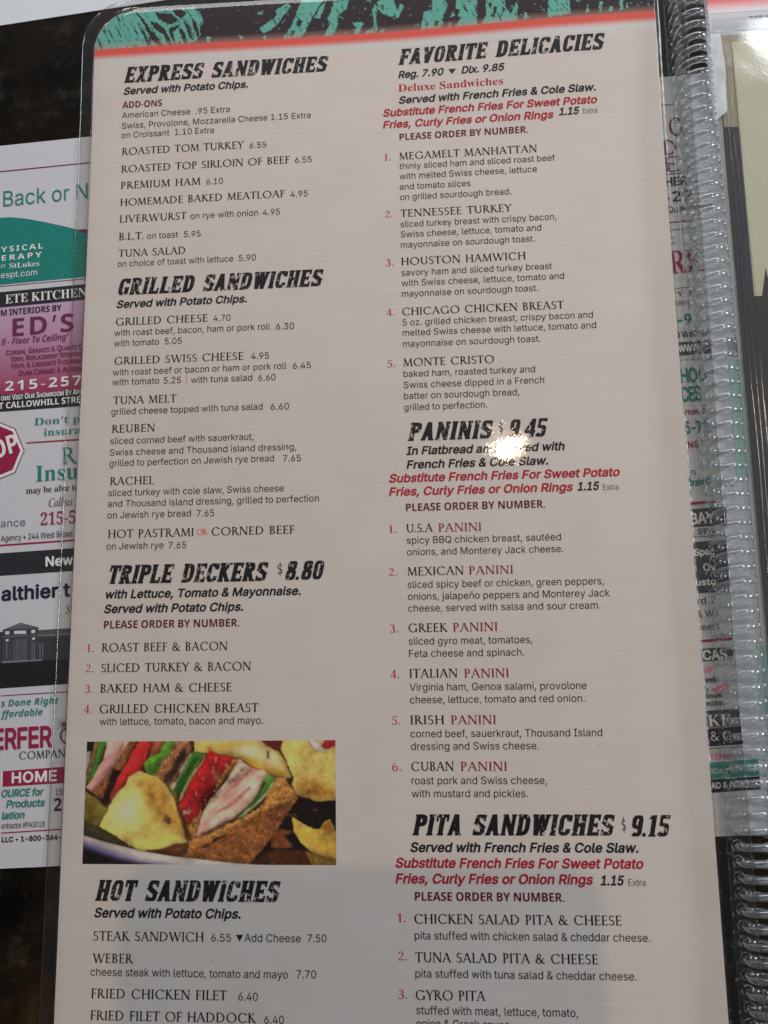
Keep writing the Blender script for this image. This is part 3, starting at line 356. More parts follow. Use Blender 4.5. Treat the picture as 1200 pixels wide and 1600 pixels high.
[66,111,163,31,69,-12,21,-1,15,4,17,8,11,7,9,11,10,18,7,24,0,28,-2,9,-4,15,-11,20,-7,9,-12,8,-16,8,-18,5,-14,0,-16,-3,-17,-8,-8,-5,-11,-12,-5,-8,-8,-16,-6,-24,0,-22,3,-16,7,-18,8,-13,7,-8,14,-11,8,-4,19,77,28,-12,4,-10,9,-5,12,-3,22,3,18,3,10,4,6,10,9,16,3,15,-5,12,-13,3,-7,3,-15,0,-14,-4,-19,-9,-12,-10,-7,-7,-1],
[66,112,167,33,19,-65,25,0,5,2,3,3,2,6,1,51,1,1,16,-8,7,-2,22,0,15,4,11,6,13,10,8,11,8,16,6,22,1,17,-1,19,-6,20,-9,18,-6,8,-12,10,-16,8,-10,3,-26,0,-22,-10,-4,5,-6,3,-22,1,-8,-4,-3,-5,-1,-204,4,-8,19,80,28,-7,2,-7,5,-8,12,-4,16,0,23,5,17,9,11,5,4,7,2,13,0,13,-6,8,-9,5,-20,0,-20,-5,-19,-11,-13,-4,-3,-7,-2],
[66,114,102,27,19,-9,25,0,7,3,2,4,1,5,0,92,2,8,5,8,6,4,10,4,18,-2,6,4,4,6,0,23,-4,7,-4,2,-24,1,-9,-3,-11,-6,-5,5,-5,3,-22,0,-6,-4,-3,-4,-1,-5,0,-144,4,-8],
[66,115,143,66,59,-12,24,0,13,3,16,6,8,5,9,10,7,12,3,9,0,15,-1,8,-7,13,-8,9,-20,10,-40,11,-6,2,-4,4,0,6,2,4,5,4,7,2,14,0,6,-2,6,-7,6,-9,6,-3,20,4,7,3,3,4,1,5,-2,8,-4,8,-9,12,-8,6,-13,6,-19,5,-14,0,-16,-3,-22,-11,-10,-10,-3,-5,-6,-12,-1,-9,0,-7,3,-12,5,-11,8,-9,20,-11,44,-11,6,-6,0,-7,-2,-4,-8,-4,-8,-2,-13,1,-11,4,-4,4,-5,11,-7,4,-22,-4,-7,-4,-3,-6,0,-4,4,-10,8,-14,8,-8,15,-8],
[66,116,89,42,56,-10,18,-1,9,2,7,4,3,7,-4,20,-3,5,-7,3,-17,0,-3,8,0,80,3,2,17,0,7,3,3,7,0,18,-3,7,-5,3,-19,0,-3,2,-1,24,-4,8,-5,2,-23,0,-7,-3,-3,-5,-1,-26,-13,-2,-5,-3,-2,-3,-2,-5,0,-17,3,-6,3,-3,4,-1,11,0,2,-2,0,-86,3,-13,5,-11,6,-7,16,-9],
[66,117,161,41,61,-11,18,0,8,1,20,9,5,-5,5,-3,23,0,5,3,3,3,2,7,0,143,-2,6,-4,3,-5,2,-22,0,-5,-2,-3,-4,-2,-5,0,-88,-1,-11,-5,-8,-6,-7,-7,-3,-9,-1,-15,4,-6,6,-3,6,-1,8,0,94,-2,5,-4,4,-8,2,-19,0,-5,-2,-3,-4,-2,-5,0,-99,2,-13,11,-24,9,-10,18,-9],
[66,118,153,25,63,-9,26,0,5,2,3,4,57,149,-1,7,-4,4,-5,2,-23,0,-8,-5,-6,-12,-27,-77,-3,-5,-2,1,-4,9,-27,77,-4,8,-7,4,-24,0,-7,-3,-3,-3,-1,-4,3,-10,52,-136,4,-8],
[66,119,223,46,53,-9,25,0,7,4,5,11,21,72,1,0,2,-3,19,-69,6,-12,5,-3,4,0,20,0,7,3,7,16,41,136,0,4,-3,5,-5,3,-5,1,-20,0,-7,-4,-6,-12,-17,-61,-4,-11,-2,3,-19,72,-3,8,-4,3,-5,2,-23,0,-5,-3,-3,-2,-4,-9,-19,-71,-2,-3,-3,6,-18,66,-6,12,-5,3,-4,1,-21,0,-7,-4,-3,-5,0,-4,44,-145,3,-6],
[66,120,149,33,7,-9,27,0,8,3,32,46,3,-2,29,-44,7,-3,24,0,4,0,5,3,3,7,-4,9,-45,65,44,66,3,8,-4,6,-5,3,-4,1,-22,0,-7,-3,-29,-44,-3,2,-28,42,-5,3,-26,0,-8,-4,-3,-6,3,-8,43,-64,-48,-72,-2,-4,2,-4,1,-3],
[66,121,153,31,26,-66,16,0,10,1,17,9,12,14,11,23,62,164,0,5,-5,7,-5,2,-22,0,-9,-5,-36,-95,-1,1,-5,10,-27,78,-4,8,-7,3,-24,0,-6,-2,-3,-3,-2,-8,55,-145,-4,-16,-5,-9,-7,-2,-13,1,-6,-3,-4,-7,-4,-20,4,-7],
[77,32,72],
[77,38,205,54,67,-2,22,-1,21,5,18,8,18,12,3,-1,23,-21,28,0,2,1,0,1,-37,37,9,15,8,16,7,19,2,10,-19,1,-4,-1,-11,-29,-7,-11,-2,-2,-13,10,-40,39,0,3,15,10,10,8,5,7,5,9,3,11,0,13,-1,7,-7,14,-11,8,-17,6,-24,0,-15,-4,-10,-6,-9,-10,-4,-9,-1,-8,0,-11,1,-8,6,-12,15,-23,-20,-15,-10,-10,-8,-13,-3,-14,0,-13,2,-9,3,-11,6,-8,8,-8,10,-6,14,-5,15,76,19,-14,3,-10,5,-8,10,-4,16,2,12,6,11,14,13,11,6,39,-36,18,-20,-3,-4,-6,-4,-16,-8,-12,-3,16,80,123,-7,5,-10,13,-4,8,-1,14,3,9,8,7,8,3,13,0,8,-2,6,-4,5,-11,0,-8,-2,-8,-6,-10,-10,-9],
[77,44,75,9,13,-35,14,-1,4,3,19,48,4,14,-2,2,-23,1,-4,-1,-12,-61],
[77,45,90,8,12,65,65,-1,2,3,0,16,-3,2,-63,0,-2,-3,0,-15],
[77,46,75,16,32,-3,9,-1,6,3,5,4,2,6,1,10,-2,6,-3,4,-7,4,-10,0,-6,-2,-4,-4,-2,-6,-1,-11,2,-5,5,-6],
[77,48,160,32,70,-2,19,-1,14,3,14,7,8,6,7,9,7,12,4,11,6,26,1,19,-1,37,-5,22,-6,18,-9,14,-10,10,-15,8,-12,3,-25,0,-12,-3,-15,-7,-12,-12,-8,-14,-5,-19,-3,-17,-2,-17,0,-27,2,-15,5,-25,4,-11,10,-16,10,-10,16,-9,20,73,32,-5,3,-7,6,-5,17,-3,17,0,50,3,20,6,16,7,5,11,3,8,-2,5,-2,7,-10,3,-8,4,-25,0,-44,-4,-25,-6,-13,-5,-5,-5,-3],
[77,49,160,17,75,1,37,-1,3,2,0,193,0,3,-2,2,-29,0,-5,-2,-60,-47,-1,-2,13,-19,6,-6,23,17,11,11,2,1,1,-2,0,-146],
[77,50,160,38,12,1,134,-1,4,1,1,32,-2,3,-80,0,-3,0,-1,2,55,53,14,19,7,13,4,19,0,13,-1,8,-9,17,-14,13,-11,5,-17,5,-22,0,-10,-2,-24,-8,-25,-18,0,-2,21,-24,2,0,16,11,8,4,10,3,12,1,9,-2,8,-6,4,-7,2,-10,-2,-9,-4,-11,-14,-20,-73,-74,0,-24],
[77,53,160,46,52,-2,26,-1,19,3,13,5,11,6,9,8,6,7,7,13,4,18,0,21,-3,12,-8,15,-11,10,-19,10,-16,3,-17,0,-12,-2,-2,3,3,32,2,3,69,1,1,2,0,30,-2,3,-103,0,-4,-2,-7,-93,0,-7,16,-9,20,4,22,0,10,-3,8,-4,5,-4,5,-12,0,-13,-3,-10,-6,-8,-13,-5,-8,-2,-18,0,-16,3,-23,8,-3,-1,0,-34,16,-6],
[77,55,160,15,33,1,39,-1,4,3,75,171,1,23,-2,2,-138,1,-4,-1,0,-32,2,-3,92,0,2,-1,1,-1,-68,-148,-4,-11],
[77,65,193,19,2,1,43,0,4,9,10,35,2,2,5,1,65,0,3,-5,12,-37,3,-5,42,0,1,2,-4,14,-64,181,-2,3,-48,0,-4,-2,-63,-178,-6,-18,8,73,83,-2,2,1,2,23,76,2,2,3,-6,22,-74,-3,-2],
[77,66,188,29,26,1,83,-1,12,1,16,5,11,5,9,6,5,6,7,11,4,16,0,16,-2,9,-2,8,-7,10,-7,5,-15,7,0,1,9,4,9,8,7,11,3,10,0,19,-2,8,-4,9,-8,10,-19,9,-32,6,-73,0,-4,-1,-1,-194,14,70,35,-2,2,0,2,0,44,1,3,37,1,12,-4,6,-5,5,-9,0,-12,-4,-11,-4,-5,-11,-5,-9,-1,14,70,122,-2,1,0,3,0,36,1,3,29,0,9,-1,12,-6,4,-5,2,-7,0,-7,-4,-9,-4,-4,-12,-5],
[77,67,178,45,94,-2,24,-1,12,2,28,8,3,3,1,29,-2,3,-35,-9,-13,-1,-14,1,-9,3,-11,7,-9,12,-4,10,-5,20,0,28,3,16,8,18,10,11,16,8,16,2,16,-3,23,-9,4,1,10,26,2,6,-8,4,-28,8,-14,2,-20,0,-9,-2,-19,-6,-14,-8,-16,-13,-11,-17,-7,-16,-4,-19,-2,-13,0,-22,2,-12,7,-26,8,-16,9,-12,14,-11,22,-10],
[77,68,207,21,26,1,68,-1,32,6,11,4,17,9,9,7,12,14,8,17,6,20,2,10,-1,31,-4,20,-7,16,-9,13,-16,15,-17,10,-26,7,-13,1,-68,0,-4,-1,-1,-194,19,70,35,-2,2,0,2,0,124,3,2,26,0,16,-3,15,-8,7,-8,7,-12,5,-19,0,-28,-4,-14,-5,-12,-5,-9,-12,-9,-8,-4,-12,-3,-14,-1],
[77,69,157,26,26,1,109,-1,4,1,1,29,-1,4,-68,1,-2,1,-1,3,0,44,1,3,64,1,2,1,1,5,0,25,-2,3,-61,0,-4,1,-1,41,3,2,67,1,2,3,0,28,-1,2,-109,1,-4,-1,-1,-194],
[77,70,154,21,26,1,36,-1,4,1,1,74,1,3,63,1,3,1,1,30,-2,3,-62,0,-4,1,0,48,1,3,2,0,68,1,2,3,0,28,-1,2,-109,1,-4,-1,-1,-194],
[77,71,203,56,96,-2,29,-1,13,2,23,4,19,6,0,101,-2,2,-2,0,-73,-1,-1,-4,0,-29,3,-1,31,0,3,-2,0,-37,-2,-3,-8,-2,-16,-1,-12,1,-12,4,-11,7,-9,13,-4,9,-5,20,0,24,2,11,4,12,7,12,10,10,6,4,12,6,15,3,10,0,12,-2,26,-8,2,0,13,31,-1,2,-6,3,-20,6,-18,3,-29,-1,-29,-7,-19,-9,-12,-10,-12,-14,-10,-19,-4,-14,-3,-16,0,-24,2,-14,4,-18,7,-16,12,-18,19,-15,16,-6],
[77,72,214,27,26,1,37,-1,4,1,1,82,1,3,4,1,72,-1,2,-4,0,-80,2,-2,2,0,35,0,3,1,0,194,-1,4,-37,1,-4,-1,0,-74,-2,-3,-3,-1,-73,1,-1,3,-1,74,-5,1,-33,0,-3,-1,-1,-194],
[77,73,109,22,10,1,85,-1,3,0,1,2,0,21,-21,11,-2,5,0,124,2,3,21,11,1,20,-2,3,-84,0,-3,0,-2,-2,1,-21,21,-11,2,-5,0,-124,-3,-3,-20,-11,-1,-20],
[77,76,158,14,26,1,119,-1,2,0,2,2,0,29,-2,3,-76,1,-3,2,0,158,0,3,-2,2,-37,0,-4,-2,0,-193],
[77,77,264,29,26,1,33,-1,3,2,0,149,3,-4,44,-145,4,-2,32,0,3,1,2,4,46,140,3,7,2,0,-1,-150,3,-2,34,1,2,4,-1,194,-4,1,-48,0,-5,-2,-48,-145,-2,-3,-1,0,-47,148,-4,2,-53,-1,-1,-5,0,-189],
[77,78,228,25,26,1,33,-1,3,2,1,124,-2,16,1,5,1,1,86,-147,49,-1,4,1,1,194,-2,4,-34,1,-3,-2,0,-101,1,-7,0,-28,1,-7,0,-2,-1,0,-85,145,-5,2,-46,0,-3,-1,-1,-194],
[77,79,223,33,98,-2,24,-1,18,3,17,6,12,6,11,9,9,12,8,14,7,23,3,21,-2,32,-7,27,-6,13,-5,8,-15,15,-16,9,-19,6,-9,2,-32,-1,-16,-3,-20,-8,-17,-12,-13,-17,-8,-19,-4,-18,-2,-15,0,-21,2,-12,5,-23,8,-17,12,-15,15,-12,19,-8,27,100,34,-12,4,-9,5,-9,12,-5,14,-3,13,-2,17,2,19,1,9,6,15,4,8,8,8,7,5,9,3,8,2,13,0,14,-3,8,-4,10,-10,2,-4,6,-16,3,-13,0,-35,-7,-25,-9,-14,-8,-6,-15,-5],
[77,80,176,21,26,1,37,-1,4,1,1,66,1,3,36,2,18,4,19,11,11,12,6,14,3,12,2,12,-2,14,-5,18,-7,9,-9,10,-18,8,-22,4,-71,0,-4,-1,-1,-194,13,70,106,-2,3,1,55,2,1,23,0,16,-6,5,-5,5,-11,0,-14,-6,-12,-8,-6,-11,-4,-12,-2],
[77,81,223,38,151,-47,49,-1,4,2,-10,12,-32,35,-3,5,15,10,12,12,7,12,8,18,4,19,2,17,-2,28,-4,20,-8,20,-9,12,-15,14,-14,8,-21,6,-12,1,-22,0,-23,-4,-16,-7,-13,-8,-15,-17,-8,-17,-6,-18,-3,-19,0,-25,5,-26,4,-12,8,-16,3,-5,14,-14,14,-8,16,-6,16,-3,18,-1,28,106,33,-13,2,-8,4,-8,7,-6,7,-4,8,-4,15,-3,26,2,16,3,14,5,13,6,9,5,5,9,5,10,3,12,1,12,-1,12,-4,8,-6,8,-9,6,-16,3,-15,1,-32,-6,-24,-7,-12,-6,-7,-13,-7,-14,-3],
[77,82,185,27,26,1,37,-1,4,1,1,73,1,3,5,0,13,0,4,-2,47,-74,44,0,1,1,-2,4,-54,80,2,2,16,11,8,8,8,15,3,16,-2,15,-4,15,-8,11,-9,9,-19,8,-25,4,-67,0,-4,-1,-1,-194,13,70,111,-2,3,1,50,2,1,19,0,15,-3,9,-5,4,-6,2,-8,-1,-13,-5,-9,-8,-6,-11,-3],
[77,83,154,54,56,-2,24,-1,12,2,18,6,13,8,8,7,9,17,3,16,0,6,-4,19,-5,10,-12,12,-10,6,-36,18,-11,7,-5,6,-3,8,0,8,3,6,8,6,11,3,17,-2,32,-9,14,30,-3,3,-9,4,-18,5,-16,3,-25,1,-9,-2,-14,-4,-13,-8,-9,-9,-7,-13,-3,-10,0,-22,4,-13,4,-7,8,-10,10,-7,49,-27,8,-8,3,-8,-2,-9,-6,-8,-4,-3,-12,-3,-22,2,-18,5,-22,8,-2,0,0,-37,4,-3,16,-5],
[77,84,162,17,61,1,37,-1,3,2,1,161,3,2,50,1,1,3,0,28,-2,3,-144,0,-2,0,-2,-2,0,-29,1,-3,50,-1,3,-2,0,-158],
[77,85,212,36,92,-2,24,-1,18,3,12,4,16,9,11,12,7,11,5,11,3,15,0,133,0,3,-2,2,-38,0,-3,-2,0,-133,-3,-11,-7,-11,-9,-7,-12,-3,-18,0,-13,5,-9,7,-6,13,-2,9,0,132,-3,1,-35,0,-2,0,-2,-2,0,-135,4,-20,8,-16,7,-8,9,-8,16,-8,10,-3],
[77,86,182,17,69,1,42,-1,4,2,65,191,1,4,-1,2,-38,1,-3,-2,-39,-120,-9,-35,-1,2,-8,30,-39,123,-4,2,-37,-1,0,-4,22,-68],
[77,87,271,32,52,1,43,-1,4,2,27,103,7,36,2,3,2,-2,7,-37,27,-103,4,-2,44,1,2,2,49,194,-1,2,-36,1,-4,-2,-35,-151,-2,2,-6,33,-30,116,-3,2,-37,-1,-30,-113,-8,-39,-1,-1,-8,37,-27,115,-4,2,-37,-1,0,-5,7,-28,35,-136],
[77,89,175,17,68,1,35,-1,4,1,1,77,63,115,2,4,0,2,-40,1,-4,-2,-39,-75,-3,-3,-3,3,-38,76,-44,0,1,-6,63,-116,1,-72],
[77,90,162,21,8,1,143,-1,4,1,1,30,-2,3,-92,1,-3,0,0,2,94,136,0,24,-1,2,-138,1,-4,-1,-1,-30,2,-3,87,-1,3,0,0,-2,-93,-133,-1,-5,0,-22],
[77,98,177,30,95,-2,18,-1,15,5,8,4,8,6,10,14,6,15,4,22,0,28,-5,27,-7,13,-11,13,-12,7,-16,5,-13,0,-12,-3,-12,-7,-12,-11,-1,0,0,76,-3,2,-36,0,-2,-2,0,-2,0,-207,3,-2,28,0,7,14,3,2,17,-13,18,92,31,-11,3,-6,3,-3,4,-4,8,-3,10,-2,24,3,19,7,14,10,5,13,2,12,-5,9,-12,5,-16,0,-24,-5,-17,-6,-11,-6,-4],
[77,99,144,40,73,-2,23,-1,9,2,15,4,8,4,2,3,-1,32,-28,-10,-13,-1,-13,3,-8,5,-6,7,-4,11,-2,10,0,18,2,10,7,16,5,6,10,4,10,2,16,-4,16,-5,2,1,11,30,-3,2,-11,4,-21,5,-19,0,-25,-6,-15,-8,-11,-11,-8,-12,-5,-14,-3,-18,0,-22,4,-24,7,-15,11,-13,10,-7,14,-6],
[77,100,177,33,62,-2,17,-1,12,3,10,7,14,12,2,-2,6,-14,2,-3,27,0,3,2,0,207,0,2,-2,2,-36,0,-3,-2,0,-60,2,-15,-1,-1,-8,9,-12,7,-16,5,-14,0,-16,-5,-10,-6,-11,-11,-10,-17,-5,-28,0,-23,2,-19,5,-14,6,-12,9,-10,16,-10,18,79,31,-11,5,-8,11,-5,16,0,26,5,17,9,11,10,4,14,0,7,-2,7,-5,5,-9,4,-19,0,-23,-4,-17,-5,-9,-10,-5,-6,-1],
[77,101,166,43,79,-2,25,-1,12,2,27,8,2,4,-1,27,-3,1,-17,-7,-13,-3,-18,-1,-12,2,-12,5,-7,7,-4,7,-2,9,-1,5,1,3,95,1,2,1,1,2,0,20,-3,19,-3,9,-6,12,-7,8,-11,8,-11,5,-20,5,-16,0,-16,-3,-12,-5,-10,-7,-11,-11,-8,-15,-6,-17,-1,-11,0,-21,2,-16,4,-10,8,-15,13,-13,10,-6,15,-6,12,57,93,-1,2,1,8,6,14,10,7,11,2,11,-1,8,-4,5,-6,6,-14,0,-6,-3,-2],
[77,105,85,9,23,1,38,-1,3,2,0,147,0,2,-2,2,-37,0,-3,-2,0,-146,17,36,173,10,-1,7,2,5,2,6,6,1,5,0,10,-3,8,-4,4,-5,3,-12,1,-11,-3,-7,-5,-3,-10,0,-8,2,-5,7,-7],
[77,108,85,9,23,1,37,-1,3,2,0,207,0,2,-2,2,-36,0,-3,-2,0,-206],
[77,109,275,56,23,1,36,-1,4,1,0,77,3,20,3,8,6,9,9,6,9,2,10,-2,4,-3,6,-7,3,-10,1,-96,1,-4,37,-1,4,1,0,88,2,9,5,13,6,6,7,4,10,2,8,-2,7,-4,4,-6,3,-8,1,-9,1,-92,3,-2,37,1,1,4,0,105,-2,11,-7,16,-9,10,-7,3,-12,4,-10,2,-11,0,-17,-4,-13,-7,-11,-11,-15,14,-12,5,-15,3,-12,0,-17,-4,-11,-6,-12,-12,-3,3,-3,13,-2,3,-30,0,-1,-6,0,-142],
[77,110,184,36,23,1,36,-1,4,1,0,76,3,21,5,12,5,6,9,5,11,2,11,-2,6,-4,5,-7,2,-8,2,-12,1,-89,5,-1,32,0,3,1,0,106,-2,11,-4,12,-5,8,-5,6,-18,9,-14,3,-12,0,-10,-2,-15,-5,-7,-5,-10,-10,-3,3,-3,13,-2,3,-26,0,-4,-1,-1,-147],
[77,111,173,32,75,-2,20,-1,9,2,15,4,10,5,10,8,9,11,7,14,4,16,2,9,-1,23,-2,16,-7,16,-11,14,-8,7,-17,9,-11,3,-13,2,-22,-2,-14,-4,-11,-5,-9,-8,-10,-11,-7,-13,-4,-16,-1,-11,0,-20,4,-20,8,-17,11,-13,9,-8,14,-6,20,83,31,-7,1,-9,6,-7,11,-5,17,0,20,3,16,7,12,11,7,12,2,9,-2,8,-4,7,-8,6,-19,0,-24,-3,-15,-3,-6,-5,-7,-10,-6,-6,-1],
[77,114,127,24,23,1,36,-1,4,1,0,80,3,13,7,11,12,8,19,4,9,-1,4,1,2,4,1,18,0,15,-5,2,-11,0,-14,-3,-13,-8,-16,-17,-2,1,-4,20,-2,4,-26,0,-4,-1,-1,-147],
[77,115,139,49,47,-2,28,-1,16,3,9,3,13,8,6,6,5,8,4,14,0,14,-3,11,-6,10,-18,12,-40,18,-5,5,-2,5,1,4,3,4,11,3,16,-1,29,-9,12,27,-1,2,-4,2,-14,5,-23,5,-19,0,-10,-2,-16,-4,-8,-4,-10,-7,-5,-8,-3,-12,0,-13,3,-11,6,-10,10,-8,9,-6,39,-18,5,-5,2,-5,0,-5,-4,-6,-4,-2,-8,-2,-23,1,-32,10,-3,0,0,-32,12,-5],
[77,116,122,34,64,-2,19,-1,11,2,16,4,3,3,-1,28,-2,0,-16,-3,-14,0,-8,6,-4,10,0,72,3,2,38,1,1,3,0,25,-1,3,-2,0,-38,1,-1,3,-1,27,-3,1,-20,0,-4,-3,-11,-28,-22,-15,-1,-14,2,-4,15,0,3,-2,0,-80,5,-18,5,-8,8,-9],
[77,117,184,33,65,-2,18,-1,17,5,13,7,10,10,2,-1,6,-17,27,-1,4,1,0,148,-1,4,-35,0,-4,-1,-1,-73,-3,-24,-5,-13,-6,-6,-7,-4,-9,-1,-9,0,-10,4,-5,7,-3,8,-2,11,0,91,-6,1,-32,0,-2,-1,-1,-106,3,-16,5,-12,10,-10,15,-8],
[77,121,159,27,19,-67,20,0,16,4,16,9,15,17,8,16,64,170,-1,3,-39,1,-4,-2,-30,-90,-3,-16,-2,0,-3,19,-30,87,-4,2,-40,-1,0,-4,58,-145,0,-6,-6,-13,-12,-13,-12,-5,-16,1,-4,-1,-1,-29,2,-2],
[77,124,121,9,52,-48,16,-1,2,3,0,272,0,4,-3,1,-15,0,-2,-3,0,-272],
[74,32,72],
[74,45,90,8,12,65,65,-1,2,3,0,16,-3,2,-63,0,-2,-3,0,-15],
[74,67,171,47,78,-2,23,-1,12,2,30,8,2,4,0,28,-1,2,-3,1,-30,-9,-22,0,-10,3,-8,6,-3,4,-7,15,-2,9,0,19,6,28,6,14,8,13,9,10,7,5,14,7,11,2,19,-2,25,-10,3,0,15,31,-2,3,-3,2,-20,7,-14,3,-34,1,-14,-4,-23,-9,-12,-9,-11,-11,-15,-21,-10,-26,-6,-25,-1,-11,0,-20,3,-18,7,-18,8,-12,5,-6,7,-5,10,-5],
[74,68,190,22,9,1,71,-1,17,3,12,3,14,5,13,8,15,14,12,16,9,20,6,20,3,18,0,28,-3,16,-8,19,-11,13,-7,5,-13,6,-10,3,-16,3,-60,0,-4,-2,-38,-177,18,59,35,-2,3,27,125,3,2,17,0,16,-4,11,-10,4,-8,3,-12,0,-20,-2,-10,-2,-14,-7,-17,-8,-13,-11,-10,-8,-5,-15,-6,-10,-1],
[74,70,149,21,9,1,36,-1,4,2,14,68,4,8,60,1,4,2,6,26,0,6,-63,1,0,5,10,44,3,2,65,1,2,1,4,18,2,12,-1,2,-104,1,-6,-2,-38,-177],
[74,82,171,28,9,1,36,-1,4,2,16,73,2,2,4,0,9,0,2,-2,24,-66,4,-8,43,0,-1,6,-31,76,0,2,21,12,7,7,7,9,6,14,1,12,0,15,-1,9,-4,11,-12,13,-13,7,-24,6,-56,0,-4,-2,-38,-177,13,75,111,-2,3,11,50,3,1,13,0,12,-4,6,-6,2,-6,0,-14,-4,-11,-6,-6,-9,-4,-16,-3],
[74,84,149,16,38,1,36,-1,4,2,35,161,3,2,44,1,7,25,1,7,-1,1,-131,1,-6,-2,-6,-25,0,-7,44,-1,3,-2,-33,-156],
[74,97,166,31,48,-2,14,-1,12,3,14,9,10,9,2,-1,-1,-12,1,-4,25,-1,4,1,29,132,2,20,-28,0,-3,-3,-6,-15,-2,0,-12,13,-5,4,-15,4,-12,0,-12,-3,-8,-4,-11,-8,-10,-12,-11,-19,-7,-17,-6,-28,0,-23,5,-17,7,-14,8,-7,19,68,31,-6,2,-5,6,-3,12,1,20,4,18,8,17,9,11,10,5,8,0,10,-5,2,-4,4,-11,-2,-21,-3,-12,-9,-22,-7,-8,-9,-7,-6,-1],
[74,98,167,34,74,-2,16,-1,13,4,17,11,11,12,11,19,7,18,5,28,0,21,-4,19,-7,12,-7,6,-13,7,-7,2,-9,0,-12,-3,-8,-5,-13,-12,0,3,11,43,5,29,0,2,-3,0,-33,0,-4,-2,-2,-8,-42,-201,2,-2,27,0,3,3,6,15,2,1,7,-10,7,-6,21,72,31,-4,2,-5,4,-4,8,-2,6,1,19,3,13,10,23,7,9,5,4,7,3,9,0,5,-2,5,-5,2,-5,2,-9,-1,-19,-5,-17,-8,-18,-10,-12,-9,-4],
[74,100,166,32,48,-2,14,-1,12,3,14,9,10,9,2,-1,-2,-15,1,-1,26,-1,4,1,45,208,-1,4,-36,0,-4,-1,-11,-51,-4,-25,-1,0,-12,13,-7,4,-9,3,-12,0,-13,-4,-17,-10,-7,-7,-10,-14,-9,-20,-7,-27,-2,-13,2,-27,4,-12,7,-11,7,-7,19,68,31,-6,3,-4,4,-3,5,-1,8,1,20,4,18,8,17,9,11,10,5,8,0,8,-4,6,-11,2,-13,-5,-24,-7,-20,-8,-11,-9,-7,-5,-1],
[74,101,156,43,62,-2,22,-1,12,2,20,5,9,6,0,28,-3,0,-26,-9,-14,-1,-10,1,-7,3,-6,6,-4,7,-1,8,0,6,2,2,24,0,12,2,13,3,15,5,12,8,9,10,7,16,0,20,-5,12,-5,5,-6,5,-11,6,-15,3,-17,0,-15,-3,-16,-7,-13,-9,-9,-8,-7,-11,-8,-16,-6,-17,-3,-19,0,-19,5,-17,7,-13,11,-10,11,-5,15,61,88,-2,3,3,8,4,9,10,10,8,5,10,3,8,-1,6,-4,2,-6,-1,-5,-3,-7,-6,-7,-8,-4,-11,-3],
[74,102,104,47,-18,-67,19,0,14,3,13,8,6,5,6,10,6,12,4,14,28,135,3,2,26,0,3,5,4,20,0,5,-27,1,-1,6,3,10,5,7,6,4,13,1,11,-3,10,27,-1,3,-20,6,-18,0,-10,-2,-13,-5,-11,-9,-6,-10,-6,-13,-5,-22,-21,-10,-4,-3,-3,-15,0,-2,3,-1,16,0,1,-2,1,-3,-30,-136,-6,-8,-8,-5,-9,-2,-12,2,-2,-1,0,-30,5,-2],
[74,103,166,45,38,-67,26,0,23,6,11,5,6,5,13,15,5,11,6,17,33,156,-1,4,-29,1,-2,-2,-7,-16,-15,14,-9,5,-8,1,-16,0,-10,-3,-13,-7,-9,-8,-11,-16,-11,-22,-7,-30,0,-32,4,-14,4,-8,6,-7,9,-7,7,-2,12,-2,11,2,6,2,8,5,11,11,1,0,2,-1,-11,-33,-5,-7,-11,-7,-19,-3,-18,3,-22,7,-4,0,1,-33,18,-7,19,71,31,-9,3,-6,9,-2,6,0,16,3,16,6,15,9,17,10,7,5,2,9,0,9,-7,4,-10,0,-18,-4,-20,-4,-11,-10,-17,-5,-4,-6,-3],
[74,104,169,37,6,1,36,-1,4,1,15,70,10,27,5,9,7,9,7,5,8,2,8,-2,4,-3,3,-7,0,-13,-20,-96,2,-2,4,0,32,0,3,2,20,97,0,22,-1,8,-3,8,-7,9,-11,7,-12,3,-9,0,-16,-4,-21,-16,0,3,5,19,10,43,1,8,0,4,-36,0,-3,-1,-2,-2,-40,-189],
[74,105,83,9,6,1,37,-1,3,2,31,141,1,7,-2,3,-36,0,-3,-2,-29,-137,15,58,173,10,-1,8,2,10,8,3,8,0,11,-2,4,-5,5,-11,3,-11,-1,-7,-3,-6,-7,-3,-11,2,-10,5,-6],
[74,108,83,10,6,1,37,-1,3,2,43,199,1,8,0,4,-36,0,-3,-1,-2,-2,-40,-189],
[74,110,169,38,6,1,36,-1,4,1,15,70,10,27,5,9,7,9,7,5,8,2,8,-2,4,-3,3,-7,0,-13,-20,-96,2,-2,3,0,33,0,3,1,20,100,0,20,-1,9,-3,7,-7,9,-5,4,-11,5,-15,1,-9,-2,-8,-2,-8,-5,-9,-8,-10,-12,-1,0,-1,3,3,20,-1,3,-26,0,-4,-1,-30,-138],
[74,111,164,31,62,-2,16,-1,10,2,14,4,8,4,11,8,8,8,7,10,9,20,6,26,0,28,-2,8,-4,11,-6,11,-8,8,-13,6,-17,5,-15,0,-16,-3,-10,-4,-15,-10,-10,-9,-10,-16,-4,-9,-6,-19,-3,-19,0,-20,5,-16,7,-12,10,-10,12,-7,18,70,31,-10,5,-3,5,-3,10,0,14,4,22,8,19,10,11,6,4,7,1,9,-1,7,-6,5,-12,0,-22,-3,-15,-10,-21,-7,-8,-12,-6],
[74,114,118,26,6,1,36,-1,4,1,17,76,7,17,4,7,8,7,10,6,12,3,15,-1,7,29,2,6,-1,3,-7,2,-9,0,-15,-4,-8,-4,-8,-7,-12,-15,-1,0,-1,4,3,20,-1,3,-26,0,-4,-1,-30,-138],
